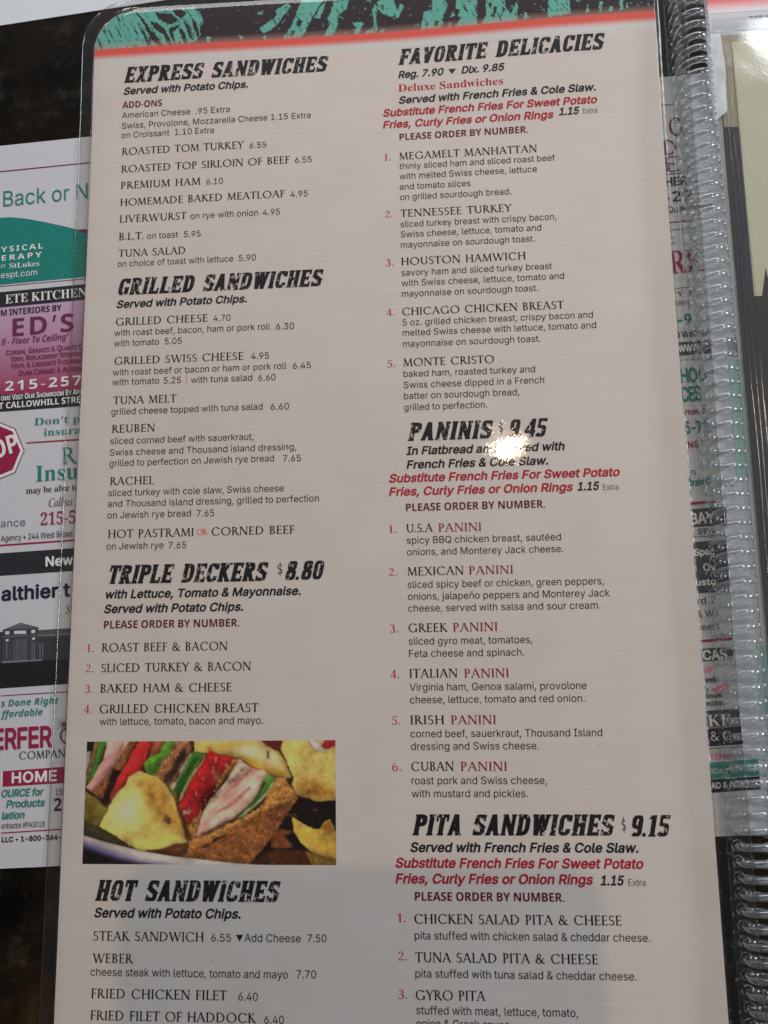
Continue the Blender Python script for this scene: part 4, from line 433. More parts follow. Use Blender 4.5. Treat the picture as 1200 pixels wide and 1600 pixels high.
[74,115,132,47,34,-2,24,-1,16,3,16,7,6,4,9,10,6,10,3,15,0,8,-5,15,-7,9,-7,7,-30,18,-4,10,1,5,4,4,11,3,13,-2,23,-8,13,26,-2,4,-22,8,-16,3,-17,0,-16,-3,-12,-5,-9,-7,-6,-7,-5,-12,-2,-9,0,-12,4,-12,10,-12,31,-20,6,-6,1,-4,0,-8,-3,-4,-8,-5,-7,-2,-15,0,-8,1,-10,3,-14,6,-2,0,0,-32,14,-6],
[74,116,115,36,46,-2,18,-1,11,2,11,3,7,4,-1,28,-16,-3,-9,0,-6,3,-3,7,17,79,3,1,34,1,2,3,5,24,0,2,-1,2,-32,0,-3,1,-1,4,5,23,0,2,-1,2,-24,-1,-19,-30,-25,-12,-2,-5,-3,-12,1,-3,17,-1,2,-3,-16,-73,0,-23,4,-11,6,-6,9,-5],
[88,32,72],
[88,38,216,49,70,-1,22,-1,19,3,20,8,24,16,25,-23,26,-1,4,1,-2,4,-36,36,17,26,10,30,0,5,-21,0,-8,-23,-5,-10,-5,-8,-5,-4,-35,33,-21,21,1,4,16,10,15,15,4,7,5,18,-2,16,-8,16,-11,8,-16,6,-16,1,-12,-1,-11,-3,-12,-7,-11,-12,-4,-14,0,-16,2,-8,4,-9,17,-24,1,-3,-23,-16,-10,-10,-7,-11,-4,-16,0,-16,3,-13,9,-16,10,-9,12,-6,17,78,19,-12,2,-11,7,-10,11,-4,16,3,16,6,10,14,13,12,7,3,-1,26,-25,33,-33,-1,-3,-4,-4,-19,-11,-15,-4,-11,-2,17,82,128,-10,11,-9,13,-3,10,0,12,4,9,8,7,8,3,11,1,11,-3,8,-6,5,-9,2,-8,-2,-9,-7,-13,-12,-10,-12,-8],
[88,44,79,9,15,-36,14,-1,2,3,18,43,6,19,-1,4,-23,1,-3,-2,-13,-63],
[88,45,95,8,14,70,66,-1,2,3,0,15,-3,2,-64,0,-2,-3,0,-14],
[88,48,165,31,71,-1,18,-1,16,3,10,4,14,12,9,11,5,11,7,23,3,18,1,22,-1,29,-3,19,-8,25,-7,12,-10,11,-14,9,-16,5,-27,-1,-15,-4,-14,-9,-10,-11,-5,-9,-7,-19,-4,-23,-2,-14,0,-34,6,-34,5,-18,10,-16,9,-9,11,-7,21,81,15,-8,2,-7,7,-6,15,-5,29,-1,51,3,37,4,20,5,11,5,5,4,2,8,2,9,-3,6,-5,6,-12,2,-6,4,-32,0,-63,-3,-27,-5,-20,-10,-11],
[88,49,165,31,31,2,114,-1,3,1,2,1,0,8,-1,3,-29,1,-6,4,-3,7,-1,9,0,171,0,3,-2,1,-30,0,-32,-23,-14,-8,-16,-6,-2,-2,1,-8,5,-6,5,-3,8,-1,11,6,21,22,3,0,0,-3,0,-152,-2,-5,-8,-6,-27,-1,-1,-5],
[88,50,165,54,13,2,131,-1,4,1,1,43,1,9,0,4,-2,2,-13,-1,-4,-12,-5,-8,-7,-5,-9,-3,-68,0,-4,2,5,6,33,30,34,34,16,19,9,15,7,20,0,16,-4,13,-4,5,-10,10,-10,5,-15,5,-9,1,-28,0,-15,-3,-11,-4,-13,-8,-6,-7,-4,-12,0,-12,5,-11,9,-5,11,-3,9,0,4,27,5,12,8,8,11,3,12,-3,5,-3,5,-6,4,-16,0,-12,-3,-18,-4,-13,-11,-19,-17,-21,-38,-38,-16,-18,0,-24],
[88,52,165,35,56,2,95,-1,3,1,2,1,0,8,-1,3,-12,1,-9,4,-3,3,-3,7,1,25,4,2,24,0,1,2,0,11,0,2,-1,2,-26,0,-3,4,0,128,0,2,-2,2,-35,0,-4,-1,-81,-135,-1,-14,2,-3,75,0,4,-2,0,-23,-1,-6,-6,-6,-4,-3,-19,-2,-1,-5,11,27,73,-2,2,2,6,44,73,14,25,2,2,1,0,0,-30,-1,-6,-1,-70,-4,-2],
[88,53,165,63,57,-1,23,-1,16,3,14,5,16,8,10,11,7,13,5,17,0,19,-5,17,-7,12,-11,11,-11,5,-11,4,-16,3,-27,0,-17,-3,-3,1,4,51,3,4,3,1,60,0,5,-2,4,-4,6,-15,11,0,2,3,0,28,-1,17,-2,2,-103,0,-2,0,-2,-2,-8,-85,0,-12,11,-5,29,5,15,-1,9,-3,6,-4,8,-8,5,-11,2,-8,0,-23,-3,-12,-8,-14,-12,-7,-6,-2,-16,0,-9,3,-7,5,-5,7,-5,18,-2,1,-8,-1,-8,-6,-3,-8,0,-8,3,-8,4,-7,7,-5,8,-4,13,-4],
[88,57,165,54,54,-1,21,-1,16,3,16,7,11,8,10,12,8,12,7,19,5,19,2,22,0,28,-2,20,-6,20,-7,14,-12,15,-17,10,-16,5,-23,0,-8,-2,-10,-3,-12,-7,-7,-6,-10,-14,-5,-13,-3,-15,0,-18,4,-19,6,-12,13,-12,19,-7,21,-2,12,3,11,6,6,5,4,5,2,0,1,-2,-2,-28,-4,-20,-8,-19,-11,-12,-15,-6,-8,0,-7,2,-6,4,-9,8,-9,16,-4,1,-5,-5,-3,-6,0,-6,4,-13,11,-10,8,-4,21,75,101,-11,5,-8,12,-4,17,0,19,3,17,4,11,5,6,6,5,10,2,6,-1,6,-4,6,-6,5,-8,4,-12,3,-16,2,-24,-1,-4,-5,-6,-11,-10,-9,-3],
[88,67,206,59,101,-3,22,0,11,1,18,6,11,5,13,9,13,13,5,8,-3,4,-3,1,-9,-10,-21,-16,-16,-6,-16,-3,-16,1,-10,3,-16,10,-9,13,-4,8,-6,17,-3,19,0,41,3,19,7,24,11,18,12,9,12,4,11,1,10,-1,15,-5,14,-10,14,-16,7,-11,7,-14,3,-2,2,2,0,6,0,55,-2,3,-2,-1,-7,-9,-7,-3,-6,0,-24,9,-22,4,-14,0,-23,-4,-20,-8,-19,-13,-14,-18,-7,-12,-9,-27,-1,-29,4,-25,7,-18,13,-20,17,-15,20,-10,12,-4],
[88,68,218,32,12,2,94,-1,18,2,20,4,14,5,8,4,14,11,9,11,9,20,6,28,0,27,-2,13,-7,21,-4,8,-12,17,-9,8,-20,10,-28,7,-14,2,-99,-1,-1,-1,1,-3,9,-1,8,-4,5,-6,2,-8,0,-153,-2,-5,-4,-6,-5,-3,-10,-2,-1,-1,23,91,10,-8,4,-4,11,0,149,1,8,4,5,4,3,8,2,14,-1,12,-5,10,-7,9,-10,6,-14,5,-14,2,-18,2,-28,-2,-20,-3,-17,-4,-13,-7,-14,-6,-8,-14,-9,-16,-5],
[88,69,194,67,9,2,161,-1,5,1,2,4,9,49,0,4,-2,2,-3,-2,-7,-13,-8,-11,-11,-10,-15,-9,-16,-4,-10,-1,-20,0,-7,2,-3,2,-3,4,-1,6,0,69,2,4,12,1,10,-3,7,-4,8,-8,3,-7,6,-23,4,0,1,4,0,91,-2,1,-3,0,-6,-21,-8,-13,-14,-8,-9,-1,-10,0,-1,6,0,66,1,6,5,3,8,3,16,0,20,-3,14,-5,7,-4,9,-10,6,-11,3,-15,3,-1,2,1,0,3,0,48,-1,4,-159,1,-4,-2,0,-3,12,-2,7,-6,2,-3,3,-10,0,-144,-2,-10,-3,-6,-11,-6,-9,-1,-1,-1],
[88,72,230,69,9,2,92,-1,4,2,0,2,-2,1,-6,1,-10,4,-5,6,-3,9,0,69,2,3,5,1,61,0,5,-2,0,-59,-2,-16,-2,-7,-3,-3,-7,-4,-11,-2,-1,-1,1,-3,93,0,1,1,-1,3,-10,2,-8,5,-4,8,-2,6,0,144,2,10,3,4,7,6,12,3,1,3,-4,2,-90,-1,-1,-3,1,-1,12,-2,4,-3,6,-5,1,-5,2,-13,0,-55,-5,-2,-62,0,-4,1,-2,3,0,62,2,8,4,5,6,4,12,2,2,1,0,2,-4,2,-92,-1,-1,-1,1,-3,12,-3,8,-6,4,-7,0,-5,0,-148,-5,-12,-7,-5,-12,-2,-1,-1],
[88,73,114,30,8,2,95,-1,2,1,2,1,-2,3,-13,4,-7,3,-3,5,-3,8,0,152,2,6,6,5,4,3,14,2,1,3,-2,1,-92,1,-3,-1,-2,-1,2,-3,14,-2,6,-4,3,-5,2,-8,0,-150,-2,-6,-4,-6,-7,-3,-13,-4,-1,-3],
[88,75,224,64,10,2,91,-1,4,2,0,2,-1,1,-7,1,-9,4,-6,6,-3,9,0,60,7,8,5,-3,51,-65,5,-7,1,-5,-4,-5,-7,-2,-11,-1,-1,-1,1,-3,100,0,1,1,-1,3,-11,3,-13,12,-83,104,3,5,48,47,22,13,10,3,8,1,2,1,-1,3,-81,0,-1,-3,1,-1,12,-1,9,-4,3,-4,-2,-8,-6,-10,-65,-63,-1,1,-1,4,0,65,2,8,5,7,6,3,12,2,1,1,0,2,-4,2,-91,-1,-1,-1,1,-3,11,-2,8,-6,4,-8,1,-5,0,-148,-6,-12,-7,-5,-11,-2,-1,-1],
[88,76,187,37,9,2,161,-1,6,2,9,58,0,4,-2,1,-3,-1,-10,-20,-6,-10,-12,-12,-12,-6,-10,-4,-16,-2,-19,0,-10,3,-4,5,-2,10,0,146,2,8,5,6,11,4,9,1,2,1,-2,3,-93,1,-3,-1,-2,-1,2,-3,7,-1,10,-5,5,-6,1,-8,0,-149,-5,-12,-7,-5,-12,-2,-1,-1],
[88,78,217,49,178,-3,4,0,2,3,0,173,3,11,2,3,9,5,10,3,1,3,-4,1,-54,0,-2,0,-2,-2,2,-3,13,-3,5,-3,5,-8,1,-8,0,-93,0,-4,-2,-1,-102,124,-6,1,-53,0,0,-5,8,-4,13,-15,3,-4,1,-6,0,-140,-3,-9,-5,-5,-6,-3,-10,-2,-1,-2,1,-1,56,-1,3,0,2,2,-3,3,-8,1,-10,5,-3,4,-3,12,0,119,1,4,1,1,6,-5,119,-145],
[88,82,208,46,9,2,92,-1,4,2,0,2,-2,1,-6,1,-10,4,-5,6,-3,9,0,65,2,3,4,1,5,-2,59,-91,56,-1,4,2,-1,3,-7,2,-10,10,-53,79,1,3,18,6,10,7,9,10,4,10,1,10,0,12,-1,7,-6,12,-8,9,-9,5,-12,5,-12,3,-22,3,-98,0,-4,-2,0,-3,12,-2,4,-3,5,-6,3,-9,0,-149,-5,-12,-7,-5,-12,-2,-1,-1,18,81,102,-2,5,0,70,1,5,5,6,6,3,14,0,6,-2,8,-4,6,-6,5,-6,3,-10,2,-8,0,-14,-3,-15,-5,-9,-13,-11,-16,-5],
[88,83,171,76,21,-3,4,0,7,8,5,1,7,0,22,-8,12,-1,12,0,14,1,14,4,11,6,11,7,9,13,5,13,2,8,0,18,-4,17,-6,10,-9,9,-13,9,-51,25,-9,6,-9,9,-4,13,2,12,9,12,7,5,9,2,14,0,9,-2,9,-5,11,-8,13,-18,8,-19,4,-2,2,2,0,3,0,52,-1,4,-4,0,-6,-7,-7,-2,-30,8,-11,1,-16,0,-16,-4,-11,-5,-7,-6,-6,-8,-8,-19,-2,-12,2,-17,6,-16,10,-11,16,-12,53,-28,10,-12,2,-5,2,-11,-2,-8,-4,-8,-4,-6,-8,-5,-8,-4,-10,-1,-19,3,-15,8,-9,9,-4,6,-8,16,-6,20,-2,1,-3,0,-2,-1,0,-3,0,-63],
[88,84,186,40,43,2,94,-1,4,2,1,2,-2,1,-12,2,-8,5,-4,8,-2,9,0,159,3,3,14,-1,8,-2,13,-7,12,-12,6,-11,4,-17,3,-2,2,2,0,3,0,49,-1,4,-167,1,-4,-1,-1,-53,2,-3,3,1,5,16,5,11,12,12,10,6,9,3,15,1,3,-3,0,-159,-3,-11,-3,-5,-8,-6,-13,-2,-1,-1],
[88,89,187,44,47,2,90,-1,4,2,1,2,-2,1,-5,1,-10,4,-5,6,-3,6,0,67,55,89,9,10,10,5,-1,4,-54,1,-4,-2,1,-3,12,-3,6,-4,3,-5,0,-8,-7,-15,-35,-57,-3,-2,-4,4,-37,75,0,7,3,3,6,4,11,1,2,1,-1,3,-89,1,-4,-2,1,-3,10,-5,7,-7,6,-9,51,-94,0,-56,-3,-6,-5,-6,-16,-5,-1,-1],
[88,97,151,60,40,-2,14,0,10,3,11,6,12,8,3,-1,2,-8,4,-5,4,-2,8,-2,8,0,11,3,10,6,5,5,0,3,-2,1,-8,-1,-3,2,-1,3,-1,80,-5,19,-4,6,-6,6,-12,5,-14,3,-27,0,-17,-4,-11,-5,-7,-6,-5,-7,-3,-10,1,-11,5,-7,9,-3,7,0,6,2,5,4,2,4,2,4,-1,5,-7,14,0,4,2,4,6,4,13,2,12,-3,6,-6,5,-12,0,-24,-2,-4,-27,-9,-26,-12,-14,-10,-8,-13,-2,-7,0,-9,2,-7,5,-9,7,-6,7,-2,14,66,13,-7,3,-4,4,-3,6,-2,10,3,15,4,7,9,9,14,7,7,1,2,-4,-1,-43,-3,-5,-7,-6],
[88,98,158,34,84,-3,14,1,17,7,15,11,9,14,7,18,3,17,0,17,-6,23,-8,15,-8,8,-12,7,-8,3,-9,1,-12,-2,-15,-6,-8,-8,-3,1,-1,74,-4,1,-48,0,-2,-2,1,-3,8,-2,4,-4,1,-6,2,-14,0,-170,2,-1,3,1,18,14,3,1,19,-12,9,-3,20,79,5,-7,1,-5,4,-4,6,-3,8,0,82,3,8,5,6,8,4,8,0,7,-2,5,-3,4,-5,4,-8,5,-20,0,-34,-3,-20,-4,-14,-8,-9,-6,-3],
[88,99,129,49,59,-2,17,-1,17,4,19,12,11,13,-2,3,-2,1,-12,-10,-11,-4,-12,0,-5,1,-9,5,-9,9,-5,8,-4,11,-3,16,0,33,3,13,8,14,11,5,8,0,5,-2,4,-10,-1,-11,2,-8,3,-5,4,-2,15,-1,8,7,1,5,0,8,-4,11,-8,8,-8,4,-11,3,-25,0,-16,-6,-11,-6,-11,-11,-6,-9,-4,-8,-5,-15,-1,-9,0,-18,4,-18,7,-14,8,-10,8,-7,10,-6],
[88,100,163,41,54,-2,11,-1,10,2,11,5,11,12,2,-2,0,-14,2,-2,34,7,17,1,2,2,-1,3,-6,2,-4,3,-4,7,0,171,0,2,-2,2,-57,0,0,-3,13,-5,4,-4,2,-4,0,-58,-3,0,-8,7,-11,5,-8,2,-13,0,-10,-3,-13,-7,-7,-8,-9,-16,-4,-12,-3,-17,0,-20,4,-20,6,-12,6,-9,7,-7,8,-6,18,69,12,-5,3,-5,5,-6,14,-3,25,0,17,3,23,4,13,5,7,6,4,11,2,12,-5,5,-6,3,-7,0,-73,-3,-8,-8,-10,-8,-4],
[88,101,132,40,59,-2,16,-1,8,2,14,5,14,11,12,16,-2,3,-2,1,-14,-12,-8,-4,-10,-2,-14,3,-8,5,-9,14,-3,9,-3,16,0,7,2,3,68,0,3,2,-1,16,-3,12,-7,14,-5,7,-11,8,-17,5,-16,0,-10,-2,-12,-5,-9,-6,-5,-6,-9,-12,-5,-13,-3,-15,0,-19,1,-10,9,-24,6,-10,10,-9,9,-6,14,52,84,-2,3,0,15,3,14,4,8,4,4,6,3,8,0,4,-1,6,-7,3,-8,2,-11,-1,-18,-4,-2],
[88,104,167,51,10,2,63,-1,4,2,-2,3,-4,1,-4,4,-3,6,0,85,1,4,10,10,7,4,4,0,8,0,3,-1,5,-6,2,-7,0,-89,-3,-6,-9,-6,-1,-2,4,-2,59,0,3,1,1,1,-1,3,-10,5,-3,7,0,81,-3,16,-3,7,-5,7,-7,5,-15,5,-8,0,-9,-2,-12,-5,-15,-13,-2,0,-1,76,-2,3,-49,1,-3,-2,1,-3,7,-2,3,-3,3,-10,0,-161,-3,-7,-3,-3,-7,-2,-1,-3],
[88,105,87,22,10,2,63,-1,2,1,2,1,-1,3,-6,2,-3,3,-3,7,0,112,0,3,-2,1,-48,1,-3,-2,2,-3,8,-4,3,-7,0,-100,0,-4,-3,-4,-3,-3,-7,-2,-1,-3,16,40,161,6,-1,9,3,7,7,3,8,0,7,-4,9,-6,6,-9,3,-9,-2,-6,-3,-5,-7,-2,-5,0,-11,3,-6,4,-5],
[88,107,158,54,10,2,67,0,1,1,-2,3,-6,2,-4,3,-2,7,0,40,2,3,5,3,5,-4,30,-43,0,-4,-1,-3,-10,-5,1,-3,63,-1,3,1,1,1,-1,3,-4,2,-8,8,-53,75,3,4,26,25,13,8,9,2,2,1,-1,3,-56,0,0,-3,9,-2,5,-4,1,-4,-2,-6,-3,-4,-35,-35,-2,-1,-2,0,0,119,-1,3,-1,1,-48,1,-3,-2,1,-3,7,-2,3,-3,2,-4,1,-12,0,-144,-3,-16,-4,-5,-7,-2,-2,-3],
[88,108,88,22,10,2,63,-1,2,1,2,1,-1,3,-6,2,-3,3,-3,7,0,176,0,3,-2,1,-48,1,-3,-2,2,-3,8,-4,3,-8,0,-163,0,-4,-3,-4,-3,-3,-7,-2,-1,-3],
[88,109,243,72,10,2,61,-1,4,2,0,3,-6,2,-3,3,-3,10,0,81,4,7,7,7,7,4,5,0,7,0,3,-2,4,-5,3,-8,0,-88,-4,-7,-9,-5,0,-3,60,-1,4,2,-1,3,-9,5,-3,7,0,85,9,11,9,6,6,0,6,0,6,-5,3,-4,1,-9,0,-83,-4,-9,-9,-4,-1,-3,4,-2,62,1,1,3,-11,6,-3,7,0,83,-6,21,-9,11,-10,4,-9,2,-15,-2,-10,-5,-7,-4,-13,-13,-7,11,-5,6,-7,4,-12,3,-11,0,-13,-5,-8,-5,-13,-13,-2,2,-1,15,-1,1,-50,0,-1,-3,7,-2,4,-4,3,-7,0,-96,-2,-10,-4,-4,-7,-2,-1,-3],
[88,110,167,47,10,2,63,-1,4,2,-2,3,-4,1,-4,4,-3,6,0,86,12,14,6,3,5,0,7,0,3,-1,5,-6,2,-7,0,-89,-3,-6,-9,-6,-1,-2,4,-2,62,1,1,3,-11,6,-3,7,0,83,-3,14,-3,7,-7,9,-12,6,-8,2,-9,0,-19,-6,-10,-8,-7,-6,-2,2,0,12,-2,1,-51,0,-1,-3,7,-2,4,-4,3,-7,0,-96,-2,-10,-4,-4,-7,-2,-1,-3],
[88,111,148,31,64,-2,17,-1,9,2,16,6,10,7,6,7,9,13,5,15,1,9,1,22,-2,9,-8,21,-6,10,-9,8,-11,6,-18,6,-18,0,-9,-2,-16,-6,-9,-6,-6,-6,-8,-12,-5,-14,-3,-16,0,-16,1,-10,4,-14,8,-14,13,-13,8,-5,9,-4,21,70,4,-6,3,-6,5,-5,12,-3,31,0,25,1,20,4,18,3,6,4,5,4,2,8,2,11,-4,5,-6,3,-5,5,-27,0,-49,-3,-20,-6,-11,-8,-6,-4,-1],
[88,112,163,43,10,-59,74,0,1,1,-2,2,-12,4,-4,5,-2,4,-1,8,0,48,3,0,6,-7,13,-7,6,-1,18,0,17,8,9,8,6,10,5,12,5,18,0,31,-3,13,-6,14,-9,13,-8,7,-8,4,-12,3,-10,0,-6,-2,-15,-7,-12,-14,-2,2,0,15,-2,2,-44,0,-4,-1,1,-4,6,-2,5,-6,2,-17,0,-129,-2,-22,-4,-6,-9,-4,17,82,11,-11,7,-7,12,0,72,5,11,7,7,7,3,9,0,7,-3,5,-4,5,-11,3,-17,0,-40,-3,-15,-5,-12,-10,-8,-6,-2],
[88,114,126,40,10,2,74,0,1,1,-2,3,-8,1,-6,4,-5,10,0,68,2,8,5,10,6,6,5,2,7,-2,9,-10,4,-3,9,-1,9,3,5,8,0,12,-3,8,-4,5,-11,4,-8,0,-6,-2,-15,-9,-13,-16,-2,3,-1,18,-1,1,-49,0,-1,-1,1,-3,9,-4,3,-7,0,-100,0,-4,-3,-4,-3,-3,-7,-2,-1,-3],
[88,115,127,60,18,-2,3,0,6,5,4,2,5,-1,24,-7,12,0,8,1,14,6,11,11,5,12,2,9,0,12,-5,15,-5,7,-8,7,-39,20,-8,9,-2,9,2,7,7,7,8,2,9,0,15,-7,9,-12,6,-12,3,-2,2,2,0,3,0,32,-1,3,-3,0,-6,-5,-4,0,-22,5,-18,0,-16,-5,-7,-6,-5,-7,-5,-12,-2,-12,2,-9,2,-7,7,-9,7,-6,40,-21,8,-9,3,-11,-4,-10,-7,-6,-11,-3,-12,2,-8,4,-8,6,-5,7,-8,19,-4,2,-2,-2,0,-3,0,-40],
[88,116,100,33,45,-2,15,-1,16,6,10,8,6,10,3,6,-1,2,-3,0,-9,-10,-8,-3,-8,4,-4,9,0,92,4,3,22,0,2,2,0,4,0,3,-2,1,-22,1,-3,2,-1,45,-2,3,-2,-1,-15,-18,-33,-36,1,-5,9,-2,2,-2,0,-92,2,-11,3,-8,4,-6],
[88,117,165,42,49,-2,15,-1,15,4,20,15,2,-2,0,-14,2,-2,29,7,24,2,0,4,-9,4,-3,3,-3,6,0,107,-1,4,-50,1,-4,-2,0,-3,9,-4,4,-4,2,-4,0,-88,-2,-5,-5,-6,-7,-4,-9,-2,-10,3,-4,5,-3,6,-1,106,-2,2,-46,0,-5,-2,0,-3,7,-2,4,-5,3,-6,0,-80,3,-18,5,-12,5,-4,9,-5],
[88,119,191,46,55,-2,4,-1,2,2,25,63,11,23,3,-1,27,-85,4,-2,2,2,45,112,7,14,8,6,0,4,-30,1,-4,-2,0,-3,10,-4,2,-4,0,-4,-20,-52,-3,-4,-3,4,-16,51,0,6,4,4,7,3,-1,4,-63,0,0,-1,0,-3,7,-2,3,-5,4,-6,3,-15,-15,-40,-5,-7,-4,7,-20,56,0,5,4,4,5,3,0,4,-60,0,-1,-4,8,-7,3,-6],
[88,120,140,47,4,2,45,0,0,3,-7,1,-4,4,-1,8,4,8,19,24,3,-1,10,-16,10,-18,-2,-5,-10,-5,0,-3,67,0,0,3,-8,6,-6,10,-37,60,1,3,22,27,14,14,10,6,0,3,-43,0,0,-3,9,-2,2,-2,2,-4,0,-2,-6,-10,-17,-20,-4,3,-16,27,1,5,9,5,0,3,-67,0,0,-4,6,-3,9,-9,36,-57,-3,-6,-24,-30,-12,-13,-11,-6,-2,-3],
[88,121,132,48,17,-60,13,0,14,5,8,7,7,12,10,22,46,126,6,12,8,7,0,3,-34,0,-4,-1,1,-2,8,-2,4,-3,1,-6,0,-6,-19,-54,-4,-7,-3,2,-23,61,-1,6,2,4,3,3,9,2,0,3,-65,0,-4,-1,2,-3,6,-3,7,-11,47,-117,0,-7,-7,-18,-5,-8,-10,-10,-4,0,-3,2,-3,16,-3,4,-4,2,-13,1,-8,-7,-4,-8,0,-7,2,-6,5,-7,7,-4],
[73,32,72],
[73,67,204,62,82,-4,23,0,16,3,16,6,11,6,12,9,15,15,2,5,-3,3,-2,0,-16,-15,-14,-9,-8,-4,-18,-6,-14,-1,-12,1,-13,4,-8,5,-10,10,-5,8,-7,18,-1,10,0,24,1,11,5,17,11,27,13,19,21,19,19,10,14,5,11,1,19,-3,13,-8,7,-10,3,-8,1,-6,1,-16,1,-2,3,0,2,2,11,53,-1,4,-4,0,-7,-6,-6,0,-30,8,-20,1,-18,-2,-15,-5,-21,-10,-20,-15,-16,-15,-17,-24,-8,-16,-5,-16,-3,-16,0,-20,5,-20,9,-19,13,-14,12,-9,10,-4],
[73,83,160,70,2,-3,4,0,5,7,7,1,5,0,19,-6,16,-3,16,0,8,1,11,3,10,6,6,3,10,11,8,15,3,12,0,15,-3,13,-4,10,-6,9,-41,45,-6,12,-3,10,1,12,5,12,6,6,6,3,16,3,14,-3,8,-5,8,-10,6,-16,2,-14,3,-2,2,2,8,50,-1,6,-4,0,-6,-6,-6,0,-24,6,-13,2,-15,-2,-10,-3,-11,-5,-13,-12,-7,-12,-3,-11,0,-16,3,-11,11,-20,31,-32,11,-16,7,-17,0,-11,-4,-13,-6,-9,-7,-6,-14,-6,-18,1,-8,2,-7,4,-10,10,-8,16,-3,13,0,11,-2,2,-2,-1,-2,-2,-4,-26,-6,-36],
[73,97,148,41,16,-3,8,0,8,1,14,7,16,16,17,22,-6,-28,1,-11,4,-6,4,-1,5,0,11,4,11,8,8,10,8,10,0,3,-2,1,-3,-1,-12,-13,-5,-3,-5,1,-2,4,30,110,-1,2,-19,1,-4,-8,-2,-1,-5,7,-7,4,-8,1,-12,-1,-10,-4,-11,-7,-18,-16,-14,-20,-9,-18,-7,-23,-2,-11,0,-16,3,-11,6,-8,20,34,14,-5,2,-4,4,-2,13,4,27,9,27,11,20,13,15,10,5,8,3,10,-3,3,-2,3,-6,0,-18,-4,-17,-8,-20,-7,-12,-14,-20,-14,-14,-9,-4],
[73,108,75,26,9,-3,9,0,14,7,14,13,11,14,-3,3,-2,0,-15,-16,-5,-2,-4,0,-3,1,0,8,46,168,3,14,0,2,-2,2,-44,-6,-2,-2,2,-3,9,-2,4,-3,3,-8,-45,-171,0,-8,2,-4,2,-4],
[73,115,108,54,24,-3,16,0,11,3,8,4,12,12,6,13,1,10,-3,13,-6,13,-26,36,-3,8,1,11,5,6,6,3,7,1,9,-3,6,-4,4,-6,4,-9,2,-12,2,-3,2,0,2,2,5,38,-1,3,-3,0,-4,-4,-4,-1,-17,5,-11,2,-11,-2,-13,-5,-10,-11,-4,-12,0,-8,2,-7,6,-14,27,-38,2,-9,-1,-13,-9,-10,-8,-4,-10,0,-7,2,-7,6,-5,8,-4,15,-1,8,-3,2,-3,-5,-5,-40,1,-2,2,-1,9,5],
[73,117,158,58,14,-3,8,0,8,1,12,6,7,5,18,18,25,32,0,-4,-6,-19,-4,-20,0,-7,3,-8,8,-4,9,0,16,8,10,10,11,16,1,2,-2,2,-3,0,-5,-8,-8,-8,-8,-5,-2,0,-3,2,-2,8,28,107,0,2,-18,1,-4,-2,-5,-19,-8,-21,-7,-15,-13,-22,-12,-16,-16,-17,-10,-6,-8,-2,-6,3,-2,4,0,7,29,101,0,6,-3,2,-7,-1,-9,-2,-23,-3,-7,-3,2,-3,6,-1,7,-2,3,-7,-1,-14,-14,-48,-7,-30,0,-11,2,-7,4,-4],
[84,65,168,33,-6,0,40,-1,4,1,0,5,-6,4,-2,12,14,44,2,2,3,0,61,0,2,-3,18,-53,0,-3,-6,-4,1,-4,2,-1,40,0,3,1,2,1,-1,4,-6,4,-3,9,-5,2,-2,3,-54,160,-7,17,-27,0,2,-13,-52,-163,-3,-4,-12,-2,-3,-10,-5,-4,7,50,77,-2,3,26,79,3,4,7,-16,22,-68,-3,-2],
[84,66,136,37,32,-1,30,-1,4,2,17,4,10,4,9,6,10,10,6,9,3,11,0,17,-1,7,-6,11,-8,10,-8,6,-22,10,19,12,6,6,5,7,6,17,0,10,-3,11,-7,12,-8,8,-11,7,-17,5,-4,2,-52,-1,-3,-2,1,-4,7,-4,3,-11,1,-5,0,-152,-4,-14,-7,-4,-1,-4,3,-2,16,50,12,-2,1,-1,6,0,76,2,3,8,0,2,-1,2,-4,16,-6,11,-11,5,-13,0,-19,-4,-12,-9,-11,-13,-7,-9,-3,14,49,110,-2,3,0,70,2,5,9,1,15,-7,7,-9,4,-12,0,-18,-3,-10,-7,-10,-7,-4,-5,-2,-4,-7],
[84,67,192,64,91,-3,26,0,16,4,16,8,11,8,11,11,0,3,-12,11,-2,0,-8,-10,-11,-11,-9,-6,-15,-5,-11,0,-14,4,-12,7,-9,7,-9,11,-9,17,-6,15,-3,13,-1,9,0,27,3,16,4,12,10,18,12,12,14,9,14,3,6,0,12,-3,12,-5,12,-10,15,-18,9,8,6,2,1,-12,7,0,2,3,0,18,-2,15,-2,2,-4,-1,-1,-12,-3,-1,-18,15,-16,8,-18,4,-21,0,-9,-1,-23,-10,-16,-11,-13,-15,-10,-17,-5,-13,-4,-16,-2,-17,1,-22,5,-17,5,-13,10,-18,10,-11,11,-9,19,-11,9,176,11,3,-1,2,3,0,23,-1,3,-2,0,-2,0,-1,-3,0,-23],
[84,68,190,32,32,-1,34,-1,4,2,8,1,20,4,21,9,18,12,12,13,11,14,6,15,6,23,0,17,-3,16,-8,20,-12,17,-12,13,-15,10,-20,10,-16,4,-16,2,-5,2,-55,-1,-3,-2,1,-4,7,-4,3,-11,1,-5,0,-152,-4,-14,-7,-4,-1,-4,3,-2,23,50,12,-2,1,-1,6,0,162,2,7,12,1,6,-3,14,-2,14,-5,16,-10,14,-14,8,-12,8,-19,3,-16,0,-15,-3,-17,-8,-19,-8,-12,-14,-14,-16,-10,-14,-5,-14,-2,-5,-3],
